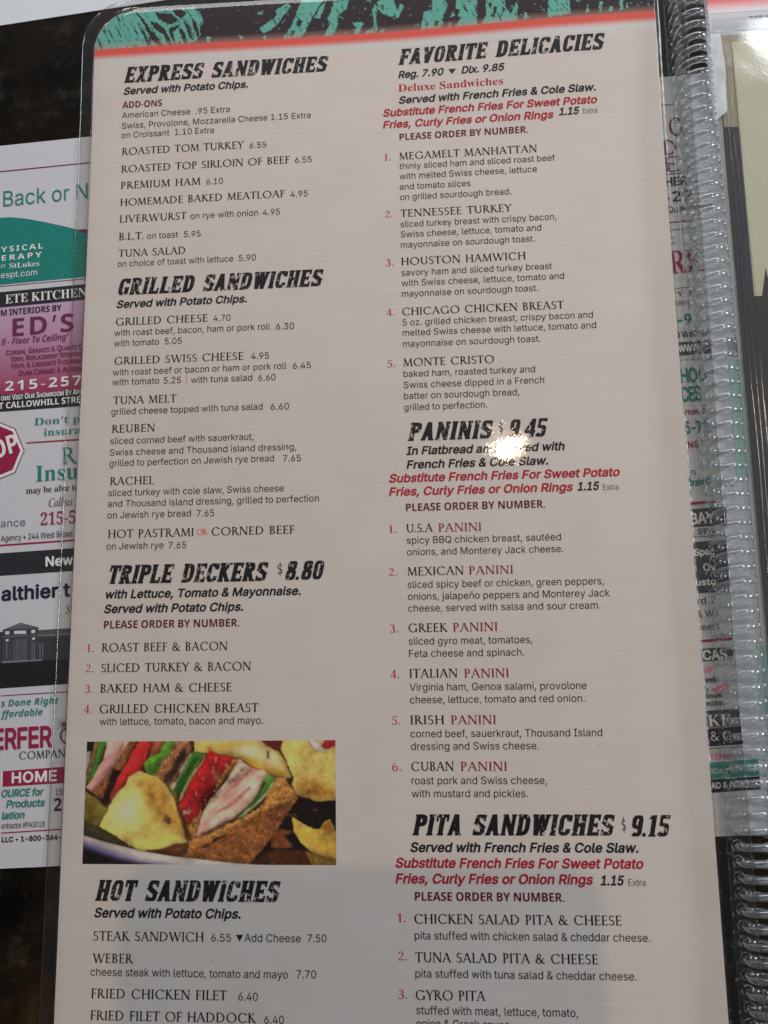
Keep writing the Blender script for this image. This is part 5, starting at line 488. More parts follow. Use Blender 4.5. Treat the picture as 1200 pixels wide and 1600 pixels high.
[84,69,126,53,32,-1,75,-1,4,1,2,2,7,27,-2,3,-11,-1,-5,-17,-1,-1,-50,-1,-2,1,-2,7,0,78,3,1,33,0,2,-2,1,-7,3,-2,8,1,1,1,1,3,0,25,-2,3,-11,0,-1,-8,-2,-2,-33,0,-3,1,0,73,2,4,2,1,43,-1,2,-1,1,-16,9,-1,3,3,2,23,-1,3,-1,1,-8,2,-66,0,-6,-1,-19,0,-3,-2,1,-4,7,-4,3,-11,1,-5,0,-152,-4,-14,-7,-4,-1,-4,3,-2],
[84,70,114,43,8,0,46,-1,3,2,-1,4,-6,3,-3,9,0,80,3,1,29,0,2,-2,1,-8,9,-1,3,2,1,28,-2,3,-11,0,-1,-8,-2,-2,-29,0,-3,2,0,69,1,6,3,2,42,-1,2,-3,-1,-14,3,-1,8,0,1,2,2,12,0,13,-2,3,-9,2,-62,0,-6,-1,-19,0,-3,-2,1,-4,7,-4,4,-15,0,-153,-5,-15,-7,-4],
[84,71,204,70,91,-3,27,0,15,4,22,13,6,-3,25,1,1,4,0,56,2,7,6,4,1,2,-3,2,-44,0,-1,-3,7,-5,2,-10,0,-24,-8,-13,-10,-10,-10,-7,-12,-5,-14,0,-14,4,-14,8,-15,15,-11,20,-5,14,-4,21,0,27,3,17,4,12,10,18,12,12,14,9,14,3,6,0,12,-3,12,-5,12,-10,15,-18,9,8,6,2,1,-12,7,0,2,3,0,18,-2,15,-2,2,-4,-1,-1,-12,-3,-1,-18,15,-16,8,-18,4,-21,0,-9,-1,-23,-10,-16,-11,-13,-15,-10,-17,-5,-13,-4,-16,-2,-17,1,-22,5,-17,5,-13,10,-18,10,-11,11,-9,19,-11],
[84,72,180,50,8,0,46,-1,3,2,-1,4,-6,3,-3,11,0,76,1,2,3,1,81,-1,1,-4,0,-76,-3,-9,-6,-3,-1,-4,2,-1,2,-1,43,0,3,1,0,5,-8,4,-2,11,0,161,3,11,7,4,-1,4,-46,1,-3,-2,1,-4,6,-3,3,-11,0,-68,-1,-2,-3,-1,-81,1,-1,4,0,68,3,9,6,3,1,4,-2,1,-2,1,-43,0,-3,-1,0,-5,8,-4,4,-15,0,-153,-5,-15,-7,-4],
[84,73,66,19,8,0,46,-1,3,2,-1,4,-7,4,-2,11,0,161,3,11,7,4,0,3,-2,1,-45,1,-3,-2,1,-4,7,-4,4,-15,0,-153,-5,-15,-7,-4],
[84,75,160,48,8,0,46,-1,3,2,-1,4,-6,3,-3,9,0,86,0,3,2,1,73,-107,3,-1,36,0,4,1,0,4,-5,5,-2,9,-13,2,-3,1,-63,92,-4,2,-17,0,-3,1,0,1,50,63,21,2,3,10,5,4,0,4,-42,0,-1,-4,4,-5,-2,-4,-44,-55,-2,0,0,3,0,48,3,9,7,3,0,5,-6,1,-41,0,-3,-1,0,-5,8,-4,4,-15,0,-153,-5,-15,-7,-4],
[84,76,120,30,32,-1,71,-1,8,2,2,1,7,31,-2,3,-8,0,-3,-1,-5,-21,-3,-2,-48,0,-3,2,-1,7,0,161,3,11,7,4,0,4,-3,1,-44,0,-3,-1,0,-3,1,-2,7,-4,3,-11,1,-5,0,-152,-4,-14,-7,-4,-1,-4,3,-2],
[84,77,208,58,4,0,39,-1,3,2,0,4,-6,4,-2,9,-5,2,-1,3,7,118,2,0,3,-8,41,-123,4,-3,21,0,3,1,1,1,-3,10,1,4,38,113,3,7,1,1,11,-128,-2,-7,-6,-4,-1,-4,2,-1,3,-1,40,0,2,1,0,5,-6,4,-5,12,-12,150,0,8,4,4,2,9,4,4,0,4,-36,1,-4,-1,0,-20,-44,-132,-3,-4,-52,156,-2,1,-31,0,-5,-1,0,-5,4,-4,1,-9,8,-2,2,-1,0,-10,-10,-148,-1,-1,-7,-2,-2,-9,-5,-5],
[84,78,184,47,5,0,44,-1,3,2,-1,4,-6,4,-3,9,-6,2,-1,3,0,142,5,-4,99,-160,4,-2,28,1,0,3,-7,10,-1,6,0,158,1,3,6,2,3,9,7,5,-1,4,-44,1,-3,-2,1,-4,6,-4,3,-9,6,-2,1,-3,0,-136,-2,1,-5,7,-93,150,-4,2,-39,0,-3,-1,0,-4,5,-5,2,-9,9,-2,2,-1,0,-3,0,-153,-1,-3,-6,-2,-3,-9,-7,-5],
[84,79,216,32,96,-3,21,0,13,1,20,8,21,13,16,17,9,15,9,24,2,9,1,19,-3,22,-6,18,-11,20,-16,17,-10,7,-13,8,-20,7,-28,1,-15,-1,-20,-8,-20,-13,-17,-17,-9,-15,-9,-24,-2,-9,-1,-19,3,-22,6,-18,12,-20,16,-18,20,-13,21,-8,30,103,12,-14,4,-17,9,-13,14,-8,10,-8,16,-6,19,-1,11,0,24,3,16,6,14,10,16,6,6,10,9,18,8,18,1,20,-5,16,-9,14,-14,8,-10,8,-16,6,-19,1,-11,0,-24,-3,-16,-7,-16,-9,-15,-7,-7,-9,-7,-18,-8],
[84,80,124,30,8,0,45,-1,4,1,0,5,-7,3,-3,9,0,66,2,1,13,1,4,3,11,2,12,6,15,13,9,16,3,12,0,14,-3,12,-4,8,-5,8,-10,10,-17,9,-18,4,-49,-1,-3,-2,1,-4,7,-4,4,-15,0,-153,-5,-15,-7,-4,16,49,98,-2,2,0,3,0,80,2,5,9,1,14,-6,5,-4,7,-10,4,-16,0,-18,-4,-16,-7,-10,-6,-4,-9,-4,-4,-3],
[84,82,154,40,8,0,46,-1,3,2,-1,4,-6,3,-3,11,0,72,1,2,3,1,7,0,3,-2,62,-92,38,-1,3,2,-1,4,-4,4,-1,9,-13,2,-3,1,-51,75,-5,5,15,15,6,9,3,10,2,8,0,10,-5,18,-7,10,-9,9,-12,6,-13,4,-4,2,-52,-1,-3,-2,1,-4,7,-4,4,-15,0,-153,-5,-15,-7,-4,13,49,106,-2,3,0,74,2,5,9,1,11,-5,5,-4,6,-8,4,-13,0,-22,-2,-9,-8,-12,-16,-10],
[84,83,120,64,56,-3,6,0,13,3,7,2,11,8,11,15,5,18,0,21,-4,13,-7,11,1,2,10,1,-1,1,-38,20,-24,2,-7,6,-4,9,0,16,4,15,7,14,11,10,6,2,8,0,7,-4,7,-7,10,7,1,-19,3,-2,3,0,2,2,0,25,-1,3,-6,0,-2,-6,-1,0,-13,11,-18,6,-14,-2,-15,-7,-9,-9,-5,-8,-5,-17,0,-20,3,-11,6,-13,-1,-2,-6,-1,0,-1,40,-21,20,-1,6,-6,5,-8,1,-11,-1,-15,-8,-18,-10,-12,-7,-4,-12,-2,-9,3,-9,9,-10,-8,2,-5,9,-7,11,-5,9,9,11,5,-1,2,3,0,28,-1,3,-2,1,-4,-1,-1,-3,0,-28],
[84,84,144,33,48,0,46,-1,3,2,-1,4,-6,3,-3,11,0,168,3,2,40,-1,2,-1,2,-19,3,-1,8,1,1,1,1,6,-2,6,0,16,-2,3,-8,2,-125,0,-7,-1,-1,-2,-5,-28,2,-3,8,-1,3,1,2,16,3,4,39,1,3,-2,0,-168,-3,-11,-7,-4],
[84,85,176,59,79,-3,22,0,12,3,10,5,10,6,7,8,8,10,6,14,5,14,1,12,-2,2,-5,1,-1,3,0,102,1,3,5,2,4,10,5,3,1,4,-2,1,-43,1,-3,-2,1,-4,6,-4,3,-9,5,-2,1,-3,0,-104,-4,-4,-3,-20,-8,-19,-6,-7,-8,-6,-9,-4,-7,-1,-8,1,-10,5,-10,10,-9,19,-3,13,-1,11,-2,4,0,106,3,10,7,4,0,4,-1,1,-4,1,-39,0,-3,-2,1,-4,5,-4,3,-10,0,-108,2,-5,4,-20,12,-24,13,-13,11,-8],
[84,86,168,34,70,0,25,-1,3,2,-3,12,52,163,3,4,12,2,2,9,5,5,0,3,-2,1,-37,1,-3,-2,0,-4,4,-3,2,-4,1,-9,-38,-122,-6,-16,-3,-3,-49,151,0,3,6,4,-1,4,-2,1,-40,0,-3,-1,-2,-1,1,-4,6,-4,3,-9,5,-2,2,-4,50,-157],
[84,87,248,52,62,0,25,-1,3,2,-3,15,32,123,2,2,3,-5,37,-135,4,-2,24,1,-2,15,45,162,3,3,11,2,3,10,5,4,0,4,-41,1,-3,-2,0,-4,6,-4,3,-15,-37,-129,-1,-5,-2,0,-40,142,2,7,7,5,-1,4,-44,1,-3,-2,1,-4,5,-3,2,-3,4,-12,1,-8,-31,-120,-3,-5,-4,11,-37,133,0,4,6,4,-1,4,-5,1,-39,0,-2,-1,0,-5,5,-3,4,-10,4,-2,2,-3,42,-150],
[84,88,160,52,0,0,38,-1,4,1,0,5,-6,4,0,6,36,62,3,2,3,-3,40,-67,0,-2,-2,-3,1,-4,42,-1,4,1,0,5,-6,4,-3,9,-9,2,-3,4,-48,80,-2,5,39,70,3,2,16,0,3,11,5,4,0,4,-40,1,-4,-1,0,-5,6,-4,0,-6,-37,-61,-5,7,-36,60,0,2,2,3,-1,4,-42,1,-4,-1,0,-5,6,-4,3,-9,9,-2,3,-4,48,-81,-41,-74,-3,-2,-16,0,-2,-10,-5,-5],
[84,89,148,41,50,0,45,-1,3,2,0,4,-7,4,-3,10,0,72,1,5,-2,7,0,2,41,74,2,1,16,1,3,11,5,4,0,3,-1,1,-39,1,-4,-1,0,-4,5,-4,2,-4,-1,-3,-34,-61,-4,-5,-2,2,-39,70,0,2,3,3,-1,4,-44,1,-3,-2,1,-4,6,-4,3,-9,8,-2,4,-5,46,-82,0,-74,-3,-11,-7,-4],
[84,38,192,83,56,-3,22,0,12,3,15,8,13,11,3,-2,14,-15,4,-3,38,0,2,1,1,3,-1,6,2,7,-1,3,-22,1,-23,24,-2,4,19,44,2,2,17,1,1,2,-1,8,-4,1,-42,-1,-1,-2,1,-8,10,-1,2,-2,-15,-32,-12,11,-15,18,-1,4,3,6,-1,2,-18,7,-16,17,-5,14,-1,21,2,11,2,6,4,6,6,4,7,0,6,-4,3,-3,4,-9,2,-12,0,-11,-2,-11,-3,-10,6,-11,2,-2,10,10,8,19,0,21,-7,17,-10,12,-7,5,-10,3,-10,0,-12,-5,-12,-9,-6,-11,-4,-12,0,-19,6,-18,-2,-2,-10,-1,-2,-1,13,-15,2,-4,-1,-2,-11,-7,-12,-12,-6,-10,-4,-16,0,-10,2,-8,4,-11,5,-8,6,-7,10,-8,15,-7,17,67,10,-12,6,-10,9,-6,12,-3,11,-1,12,1,11,7,12,10,8,2,-1,10,-9,39,-45,0,-1,-5,-2,-5,-11,-8,-8,-9,-4],
[84,46,48,13,15,0,7,-1,4,1,6,5,2,4,0,11,-5,6,-4,2,-11,0,-6,-5,-2,-4,0,-11,5,-5],
[84,49,84,20,21,0,44,-1,3,2,-1,4,-6,5,-4,13,0,168,0,2,-2,2,-22,0,-2,-2,-1,-6,-24,-18,1,-1,11,-1,11,6,2,-2,0,-148,-4,-14,-7,-5],
[84,50,124,45,13,0,97,0,2,1,2,11,7,17,0,4,-4,0,-7,-14,-3,-1,-70,0,-4,1,5,9,69,96,1,23,-2,9,-5,15,-5,8,-10,10,-15,7,-6,2,-10,0,-16,-6,-5,-3,-11,-11,-5,-10,-3,-8,0,-5,20,-6,2,2,3,17,5,9,9,7,7,2,5,-2,9,-7,5,-9,3,-12,0,-25,2,-3,5,-3,1,-2,-69,-97,-5,-6,-4,-3,-3,-8],
[84,51,112,64,40,-11,10,-1,9,1,10,3,13,7,7,8,8,12,4,9,3,13,0,12,-1,8,-3,11,-4,8,-7,9,-6,6,-13,10,15,14,7,10,4,15,0,12,-2,8,-5,12,-11,13,-11,6,-10,3,-10,0,-16,-6,-12,-10,-4,-7,2,-3,14,-8,2,1,8,15,5,4,7,2,6,-3,6,-6,4,-6,2,-7,0,-27,-2,-8,-7,-10,-12,-6,-2,-9,2,-8,8,-2,8,-5,6,-8,4,-8,3,-13,0,-21,-4,-18,-9,-14,-8,-5,-5,-1,-8,0,-11,6,-6,8,-6,13,-11,-5,-7,-6,6,-9,8,-9,13,-7],
[84,52,124,33,73,-4,20,-1,10,4,0,4,-4,4,-1,8,-2,4,0,26,3,2,19,1,2,3,0,8,-2,1,-19,1,-3,2,0,134,-1,3,-2,1,-18,0,-2,-1,-1,-12,-2,-4,-65,-124,-1,-4,0,-7,3,-2,64,0,1,-3,0,-25,-2,-4,-1,-8,-5,-6,1,-2,7,18,61,-1,3,12,22,38,73,4,4,0,-101,-4,-1],
[84,53,116,53,37,-11,18,0,8,1,15,8,9,9,10,16,5,14,2,10,0,13,-3,16,-7,15,-5,8,-10,10,-12,7,-10,3,-16,0,-10,-2,-1,2,5,58,3,2,64,1,2,1,0,4,0,10,-2,1,-67,1,-6,-2,-2,-3,-7,-71,0,-9,6,-3,5,-8,8,5,7,1,7,0,8,-4,7,-7,5,-8,6,-21,0,-27,-3,-13,-6,-13,-11,-10,-6,-3,-6,0,-10,3,-10,9,-9,18,-17,-10,0,-2,5,-8,11,-12,10,-6],
[84,54,124,36,55,-3,15,0,8,1,9,4,11,8,10,13,5,10,4,15,0,23,-1,8,-10,21,-9,11,-12,8,-15,4,-15,0,-12,-4,-9,-6,-1,2,7,25,10,19,12,16,16,14,0,4,-3,6,-4,-1,-15,-11,-11,-11,-11,-16,-12,-24,-8,-27,-3,-17,0,-44,5,-16,6,-12,8,-10,12,-8,19,61,9,-6,2,-7,5,-9,15,-4,21,0,15,3,18,8,16,9,8,10,2,8,-2,6,-4,9,-13,4,-15,1,-24,-3,-18,-8,-17,-9,-7,-7,-2],
[72,65,132,22,1,0,46,0,1,13,6,28,1,2,3,0,8,0,3,-3,8,-40,52,-1,3,2,-1,17,-10,2,-2,1,-35,176,-2,3,-41,1,-3,-2,-31,-175,-2,-4,-5,-3,0,-14],
[72,67,126,52,43,1,35,0,8,1,11,6,10,11,8,1,2,1,0,39,-2,3,-29,0,-5,-4,-4,2,-2,-1,-2,-17,-4,-7,-7,-3,-5,2,-5,5,-3,12,0,16,3,29,-3,51,2,9,3,5,3,3,6,2,6,-3,4,-6,2,-19,3,0,9,7,2,-2,1,-11,1,-1,31,0,1,4,0,53,-1,3,-1,2,-27,0,-16,5,-33,0,-12,-3,-8,-6,-11,-17,-5,-14,-2,-20,0,-78,1,-13,6,-21,8,-14,9,-8],
[72,68,134,27,5,0,56,-1,17,3,12,4,10,6,8,8,6,9,7,22,3,21,0,55,-1,14,-3,15,-6,15,-6,9,-7,7,-11,7,-12,4,-17,3,-54,0,-3,-2,0,-18,6,-3,1,-3,0,-152,-1,-3,-6,-3,0,-14,12,58,38,-1,121,1,2,1,2,7,-4,5,-5,5,-7,3,-11,0,-69,-3,-14,-5,-7,-9,-8],
[72,69,124,48,5,0,109,-1,4,1,1,55,-1,4,-16,0,-3,-1,0,-22,-2,-3,-36,0,-3,1,-1,2,1,48,3,1,17,-1,2,-1,1,-7,2,-1,11,1,2,1,0,4,0,40,-1,3,-13,0,-2,-1,0,-6,-2,-1,-17,-1,-3,2,0,48,3,2,30,0,2,-3,1,-20,3,-1,17,1,1,5,0,48,-1,3,-105,1,-4,-1,-1,-19,6,-3,1,-3,0,-152,-1,-3,-6,-3,0,-14],
[72,70,116,40,5,0,54,-1,4,1,1,17,-6,3,-1,3,1,60,3,2,17,-1,2,-1,1,-11,12,-1,2,1,1,49,-2,3,-11,1,-2,-1,-1,-7,-2,-1,-17,-1,-3,1,0,49,3,2,30,0,2,-3,1,-24,3,-1,17,1,1,5,0,51,-1,4,-105,1,-4,-1,-1,-19,6,-3,1,-3,0,-152,-1,-3,-6,-3,0,-14],
[72,71,130,57,43,1,36,0,7,1,15,8,16,0,3,2,0,59,4,6,0,14,-1,2,-54,0,-1,-2,0,-15,2,-2,8,0,2,-3,-1,-10,-4,-1,0,-9,-3,-11,-3,-4,-6,-3,-6,2,-6,8,-2,10,0,15,3,29,-3,51,3,11,5,6,6,2,6,-3,4,-6,2,-19,3,0,11,7,1,-1,1,-8,2,-1,26,0,2,1,0,4,0,50,-2,3,-25,0,-16,5,-33,0,-12,-3,-8,-6,-11,-17,-5,-14,-2,-20,0,-78,1,-13,6,-21,8,-14,9,-8],
[72,72,134,50,5,0,54,-1,4,1,1,17,-6,3,-1,4,0,56,1,3,4,0,13,0,2,-3,0,-57,-1,-3,-5,-3,0,-17,6,-1,48,0,4,1,0,17,-6,3,0,4,0,152,1,3,5,2,0,16,-1,3,-53,1,-4,-1,0,-19,6,-3,0,-3,0,-55,-1,-3,-3,0,-14,0,-2,3,0,56,1,3,6,2,-1,19,-5,1,-49,0,-4,-1,-1,-19,6,-3,1,-3,0,-152,-1,-3,-6,-3,0,-14],
[72,73,68,20,5,0,56,-1,3,2,0,16,-6,3,-1,4,0,152,1,3,6,2,0,16,-2,3,-55,1,-3,-2,0,-18,6,-3,1,-3,0,-152,-1,-3,-6,-3,0,-14],
[72,75,136,41,5,0,54,-1,4,1,1,17,-6,3,-1,3,1,33,3,-3,16,-32,3,-8,1,-13,50,-1,4,1,0,18,-10,2,-3,1,-45,91,36,66,2,1,14,0,2,1,1,17,-1,3,-50,0,-3,-9,-17,-32,-3,-2,0,20,5,3,1,3,0,14,-1,3,-54,1,-4,-1,-1,-19,6,-3,1,-3,0,-152,-1,-3,-6,-3,0,-14],
[72,76,120,26,5,0,105,-1,3,1,1,1,1,63,-1,4,-17,1,-3,-1,-1,-32,-1,-3,-31,0,-3,2,-1,141,1,3,6,2,0,16,-2,3,-55,1,-3,-2,0,-18,6,-3,1,-3,0,-152,-1,-3,-6,-3,0,-14],
[72,78,140,42,6,0,45,-1,3,2,0,16,-5,3,-1,3,1,68,1,-1,3,-5,28,-66,4,-11,1,-8,4,-1,44,1,0,17,-5,3,-1,4,0,152,1,3,5,2,1,16,-1,3,-45,1,-3,-2,0,-18,5,-2,1,-3,-1,-67,-1,1,-3,5,-28,66,-4,11,-1,8,-4,1,-44,-1,0,-19,5,-3,1,-3,0,-152,-1,-3,-5,-3,-1,-14],
[72,79,128,26,44,1,34,0,8,1,12,7,7,8,6,12,5,22,1,10,0,78,-5,30,-7,14,-6,7,-13,8,-8,1,-32,0,-8,-1,-12,-7,-7,-8,-6,-12,-5,-22,-1,-10,0,-78,5,-30,7,-14,6,-7,12,-7,20,58,35,-5,5,-4,11,0,17,3,33,-3,31,0,16,4,12,5,5,4,1,4,-1,5,-4,4,-12,0,-17,-3,-33,3,-31,0,-16,-2,-8,-3,-6,-5,-4],
[72,80,124,31,5,0,56,-1,3,2,0,16,-6,3,-1,3,1,60,1,1,14,1,14,3,9,3,9,5,6,5,4,7,5,17,0,32,-2,10,-3,9,-4,7,-13,9,-17,6,-20,3,-54,0,-3,-2,0,-18,6,-3,1,-3,0,-152,-1,-3,-6,-3,0,-14,11,58,122,-1,37,1,2,1,2,7,-3,7,-5,2,-4,0,-16,-2,-6,-3,-2,-7,-5],
[72,82,136,37,5,0,54,-1,4,1,1,17,-6,3,-1,3,1,30,1,0,3,-6,17,-43,3,-4,51,-1,3,2,0,16,-2,2,-13,1,-2,1,-31,78,1,1,14,8,4,4,6,9,3,14,0,28,-3,12,-8,12,-13,8,-31,6,-54,0,-3,-2,0,-18,6,-3,1,-3,0,-152,-1,-3,-6,-3,0,-14,10,58,135,-1,24,1,2,1,1,6,-2,5,-5,1,-11,-2,-4,-4,-4,-4,-2],
[72,83,120,67,36,1,45,0,8,1,14,7,9,15,1,9,0,40,2,2,11,1,2,1,-61,46,-6,2,-3,4,-5,4,-2,6,2,9,-2,8,0,4,3,4,7,3,6,-4,3,-8,1,0,15,8,3,0,1,-27,3,-1,17,1,1,4,0,51,-1,2,-1,2,-15,0,-15,4,-40,0,-16,-5,-4,-3,-7,-10,-4,-18,0,-30,1,-6,-2,-2,-13,-1,-1,-1,55,-43,11,-5,3,-4,6,-4,3,-4,-2,-11,2,-7,-1,-5,-4,-5,-5,-2,-7,2,-4,5,-1,4,-2,1,-17,-9,-3,0,-1,22,-5,1,-12,0,-3,-1,0,-54,3,-1,20,0],
[72,84,124,34,33,0,56,-1,3,2,0,16,-6,3,-1,3,1,142,1,2,4,0,8,0,2,-2,0,-30,1,-3,20,0,1,4,0,60,-1,3,-1,1,-114,1,-2,-1,-2,-1,0,-63,1,-4,18,0,1,3,0,30,2,2,4,0,8,0,1,-2,1,-142,-1,-3,-6,-3,0,-14],
[72,86,128,28,42,0,41,-1,3,2,1,11,29,163,2,4,8,1,2,1,0,16,-2,3,-45,1,-4,-1,-1,-19,-3,-16,-5,-29,-2,-7,-1,-1,-10,49,0,23,-2,1,-48,0,-3,-1,-2,-1,0,-18,2,-1,5,-1,2,-2,31,-174],
[72,87,172,44,34,0,40,-1,4,1,-1,21,6,33,2,-1,7,-49,2,-4,40,-1,4,1,-1,15,24,160,3,4,6,1,2,1,0,16,-1,3,-50,0,-1,-3,0,-14,2,-6,1,-4,-5,-24,-2,2,-1,9,-4,32,-2,7,-2,1,-43,0,1,-17,-4,-27,-2,-5,-1,1,-3,19,1,13,0,13,-1,3,-50,1,-4,-1,-1,-19,2,-1,5,-2,2,-6,23,-168],
[72,88,128,45,1,0,50,0,1,11,8,21,2,2,3,-3,5,-15,2,-5,0,-10,2,-1,49,-1,4,1,1,17,-2,2,-7,0,-2,2,-30,83,26,73,2,2,7,1,2,1,0,16,-1,3,-50,0,-1,-3,0,-17,-4,-12,-2,-2,-3,3,-5,15,-2,5,0,10,-2,1,-49,1,-4,-1,-1,-19,2,-1,8,-1,2,-2,29,-81,-26,-74,-2,-2,-11,-1,-2,-2,0,-14],
[72,56,120,30,43,-1,32,-1,11,2,11,4,11,11,5,17,0,45,-5,16,-12,12,8,10,5,14,0,42,-4,12,-6,7,-6,5,-12,4,-40,0,-11,-3,-7,-3,-6,-7,-6,-15,0,-42,5,-14,8,-10,-12,-12,-5,-16,0,-45,5,-17,9,-10,13,-5,13,58,32,-5,3,-4,5,2,15,-2,12,4,6,8,4,6,-4,4,-5,-2,-15,2,-12,-4,-6,-5,-3,12,59,133,-4,2,-3,5,3,11,-3,8,3,6,6,2,4,-2,3,-5,-3,-11,3,-8,-3,-6],
[72,48,120,24,43,1,32,0,10,2,12,7,11,19,4,20,1,11,0,80,-4,25,-3,8,-8,15,-12,8,-11,3,-30,0,-10,-2,-12,-7,-11,-19,-4,-20,-1,-11,0,-80,4,-25,3,-8,8,-15,12,-8,18,59,33,-6,5,-4,9,0,22,3,34,-3,28,0,20,4,11,4,4,4,1,6,-5,4,-9,0,-22,-3,-34,3,-28,0,-20,-4,-11,-4,-4],
[72,57,120,37,37,1,42,0,12,3,7,3,7,7,4,7,3,10,1,9,0,121,-6,20,-7,10,-10,5,-11,3,-37,0,-12,-3,-9,-5,-8,-8,-5,-15,-1,-8,0,-48,6,-21,8,-10,9,-5,11,-3,25,-1,1,-11,4,-9,-1,-11,-5,-6,-6,-2,-4,2,-4,3,-2,7,-2,0,-32,-26,0,-4,8,-8,16,59,105,-6,3,-4,7,0,9,3,12,-3,20,1,4,3,4,8,3,4,-2,4,-4,2,-4,0,-8,-4,-13,0,-27,-2,-2],
[72,52,124,24,66,0,44,0,1,3,0,38,2,2,5,1,2,1,0,30,-2,1,-6,1,-1,3,0,116,-1,3,-1,1,-39,1,-4,-1,-2,-9,-62,-120,2,-6,0,-20,2,-1,56,-1,3,-1,0,-39,7,38,77,0,3,12,24,12,23,3,2,0,-50,-3,-2],
[72,53,120,47,33,1,42,0,10,1,11,6,7,8,5,8,4,21,0,35,-1,13,-4,12,-4,7,-7,8,-11,6,-10,1,-29,1,-1,3,0,30,1,4,3,1,61,1,1,2,0,30,-2,3,-78,0,-14,-2,-2,-1,0,-98,3,-2,21,0,7,-8,9,4,4,-1,6,-3,3,-6,-1,-20,1,-22,-4,-7,-7,-3,-8,3,-5,5,0,8,-2,2,-38,-22,0,-4,3,-6,8,-10,8,-5],
[72,49,92,22,13,0,66,-1,3,1,2,1,-1,17,-10,2,-2,3,0,173,-1,3,-1,1,-42,0,-3,-4,-5,-3,-24,-28,1,-1,2,-1,25,0,2,-3,0,-137,-2,-3,-10,-2,-1,-15],
[72,46,52,8,4,0,29,-1,4,1,0,29,-1,4,-29,1,-4,-1,0,-29],
[68,36,100,56,48,-24,5,0,1,1,1,40,2,2,8,3,8,7,7,10,4,16,0,9,-2,7,-7,14,0,2,4,1,0,1,-20,12,-4,4,0,56,2,1,4,-3,6,-13,3,0,8,3,1,3,-7,12,-7,7,-10,5,0,37,-1,3,-3,1,-3,-1,-1,-3,-1,-36,-1,-1,-14,-5,-8,-8,-7,-12,-1,-7,0,-17,6,-16,-1,-4,23,-15,4,-4,-1,-58,-3,-1,-6,4,-6,6,-5,9,-8,-2,-3,-3,2,-5,9,-12,7,-4,12,-4,1,-2,1,-37,10,55,31,0,50,0,3,2,1,7,-6,4,-7,1,-5,0,-16,-4,-13,-7,-7,11,39,109,-5,5,-3,6,-3,11,0,10,6,16,5,6,6,2,2,-2,0,-51,-2,-3],
[66,32,72],
[84,32,84],
[72,32,92],
[83,8221,118,8,21,126,15,-1,3,2,19,69,-1,4,-21,0,-4,-3,-10,-61,9,70,126,14,-1,4,2,19,68,0,3,-2,2,-21,0,-4,-2,-9,-56],
[83,8217,70,8,21,126,15,-1,3,2,19,69,-1,4,-21,0,-4,-3,-10,-61],
]
def loop_area(q):
    return sum(q[i - 1][0] * q[i][1] - q[i][0] * q[i - 1][1] for i in range(len(q))) / 2

def contains(q, p):
    r = False
    for i in range(len(q)):
        (x0, y0), (x1, y1) = q[i - 1], q[i]
        if (y0 > p[1]) != (y1 > p[1]) and p[0] < (x1 - x0) * (p[1] - y0) / (y1 - y0) + x0:
            r = not r
    return r

def fill_loops(lp):
    # fill every outer loop together with the holes in it
    start = []
    n = 0
    for q in lp:
        start.append(n)
        n += len(q)
    sgn = max((loop_area(q) for q in lp), key=abs) > 0
    outer = [i for i, q in enumerate(lp) if (loop_area(q) > 0) == sgn]
    T = []
    for o in outer:
        grp = [o] + [i for i, q in enumerate(lp) if i not in outer and contains(lp[o], q[0])]
        idx = [start[i] + j for i in grp for j in range(len(lp[i]))]
        for t in tessellate_polygon([[Vector((x, y, 0)) for x, y in lp[i]] for i in grp]):
            T.append(tuple(idx[j] for j in t))
    return T

GL = {}
for g in GLYPHS:
    # style, letter, advance, then for every outline its point count and its steps
    k = chr(g[0]) + chr(g[1])
    lp = []
    i = 3
    while i < len(g):
        n = g[i]
        i += 1
        x = y = 0
        P = []
        for _ in range(n):
            x += g[i]
            y += g[i + 1]
            i += 2
            P.append((x, y))
        lp.append(P)
    if lp:
        V = [p for q in lp for p in q]
        T = fill_loops(lp)
    else:
        V, T = [], []
    GL[k] = (g[2] / 200, [(x / 200, y / 200) for x, y in V], T)
GL['Vv'] = (1.1, [(0, 1), (1.05, 1), (0.52, 0)], [(0, 2, 1)])

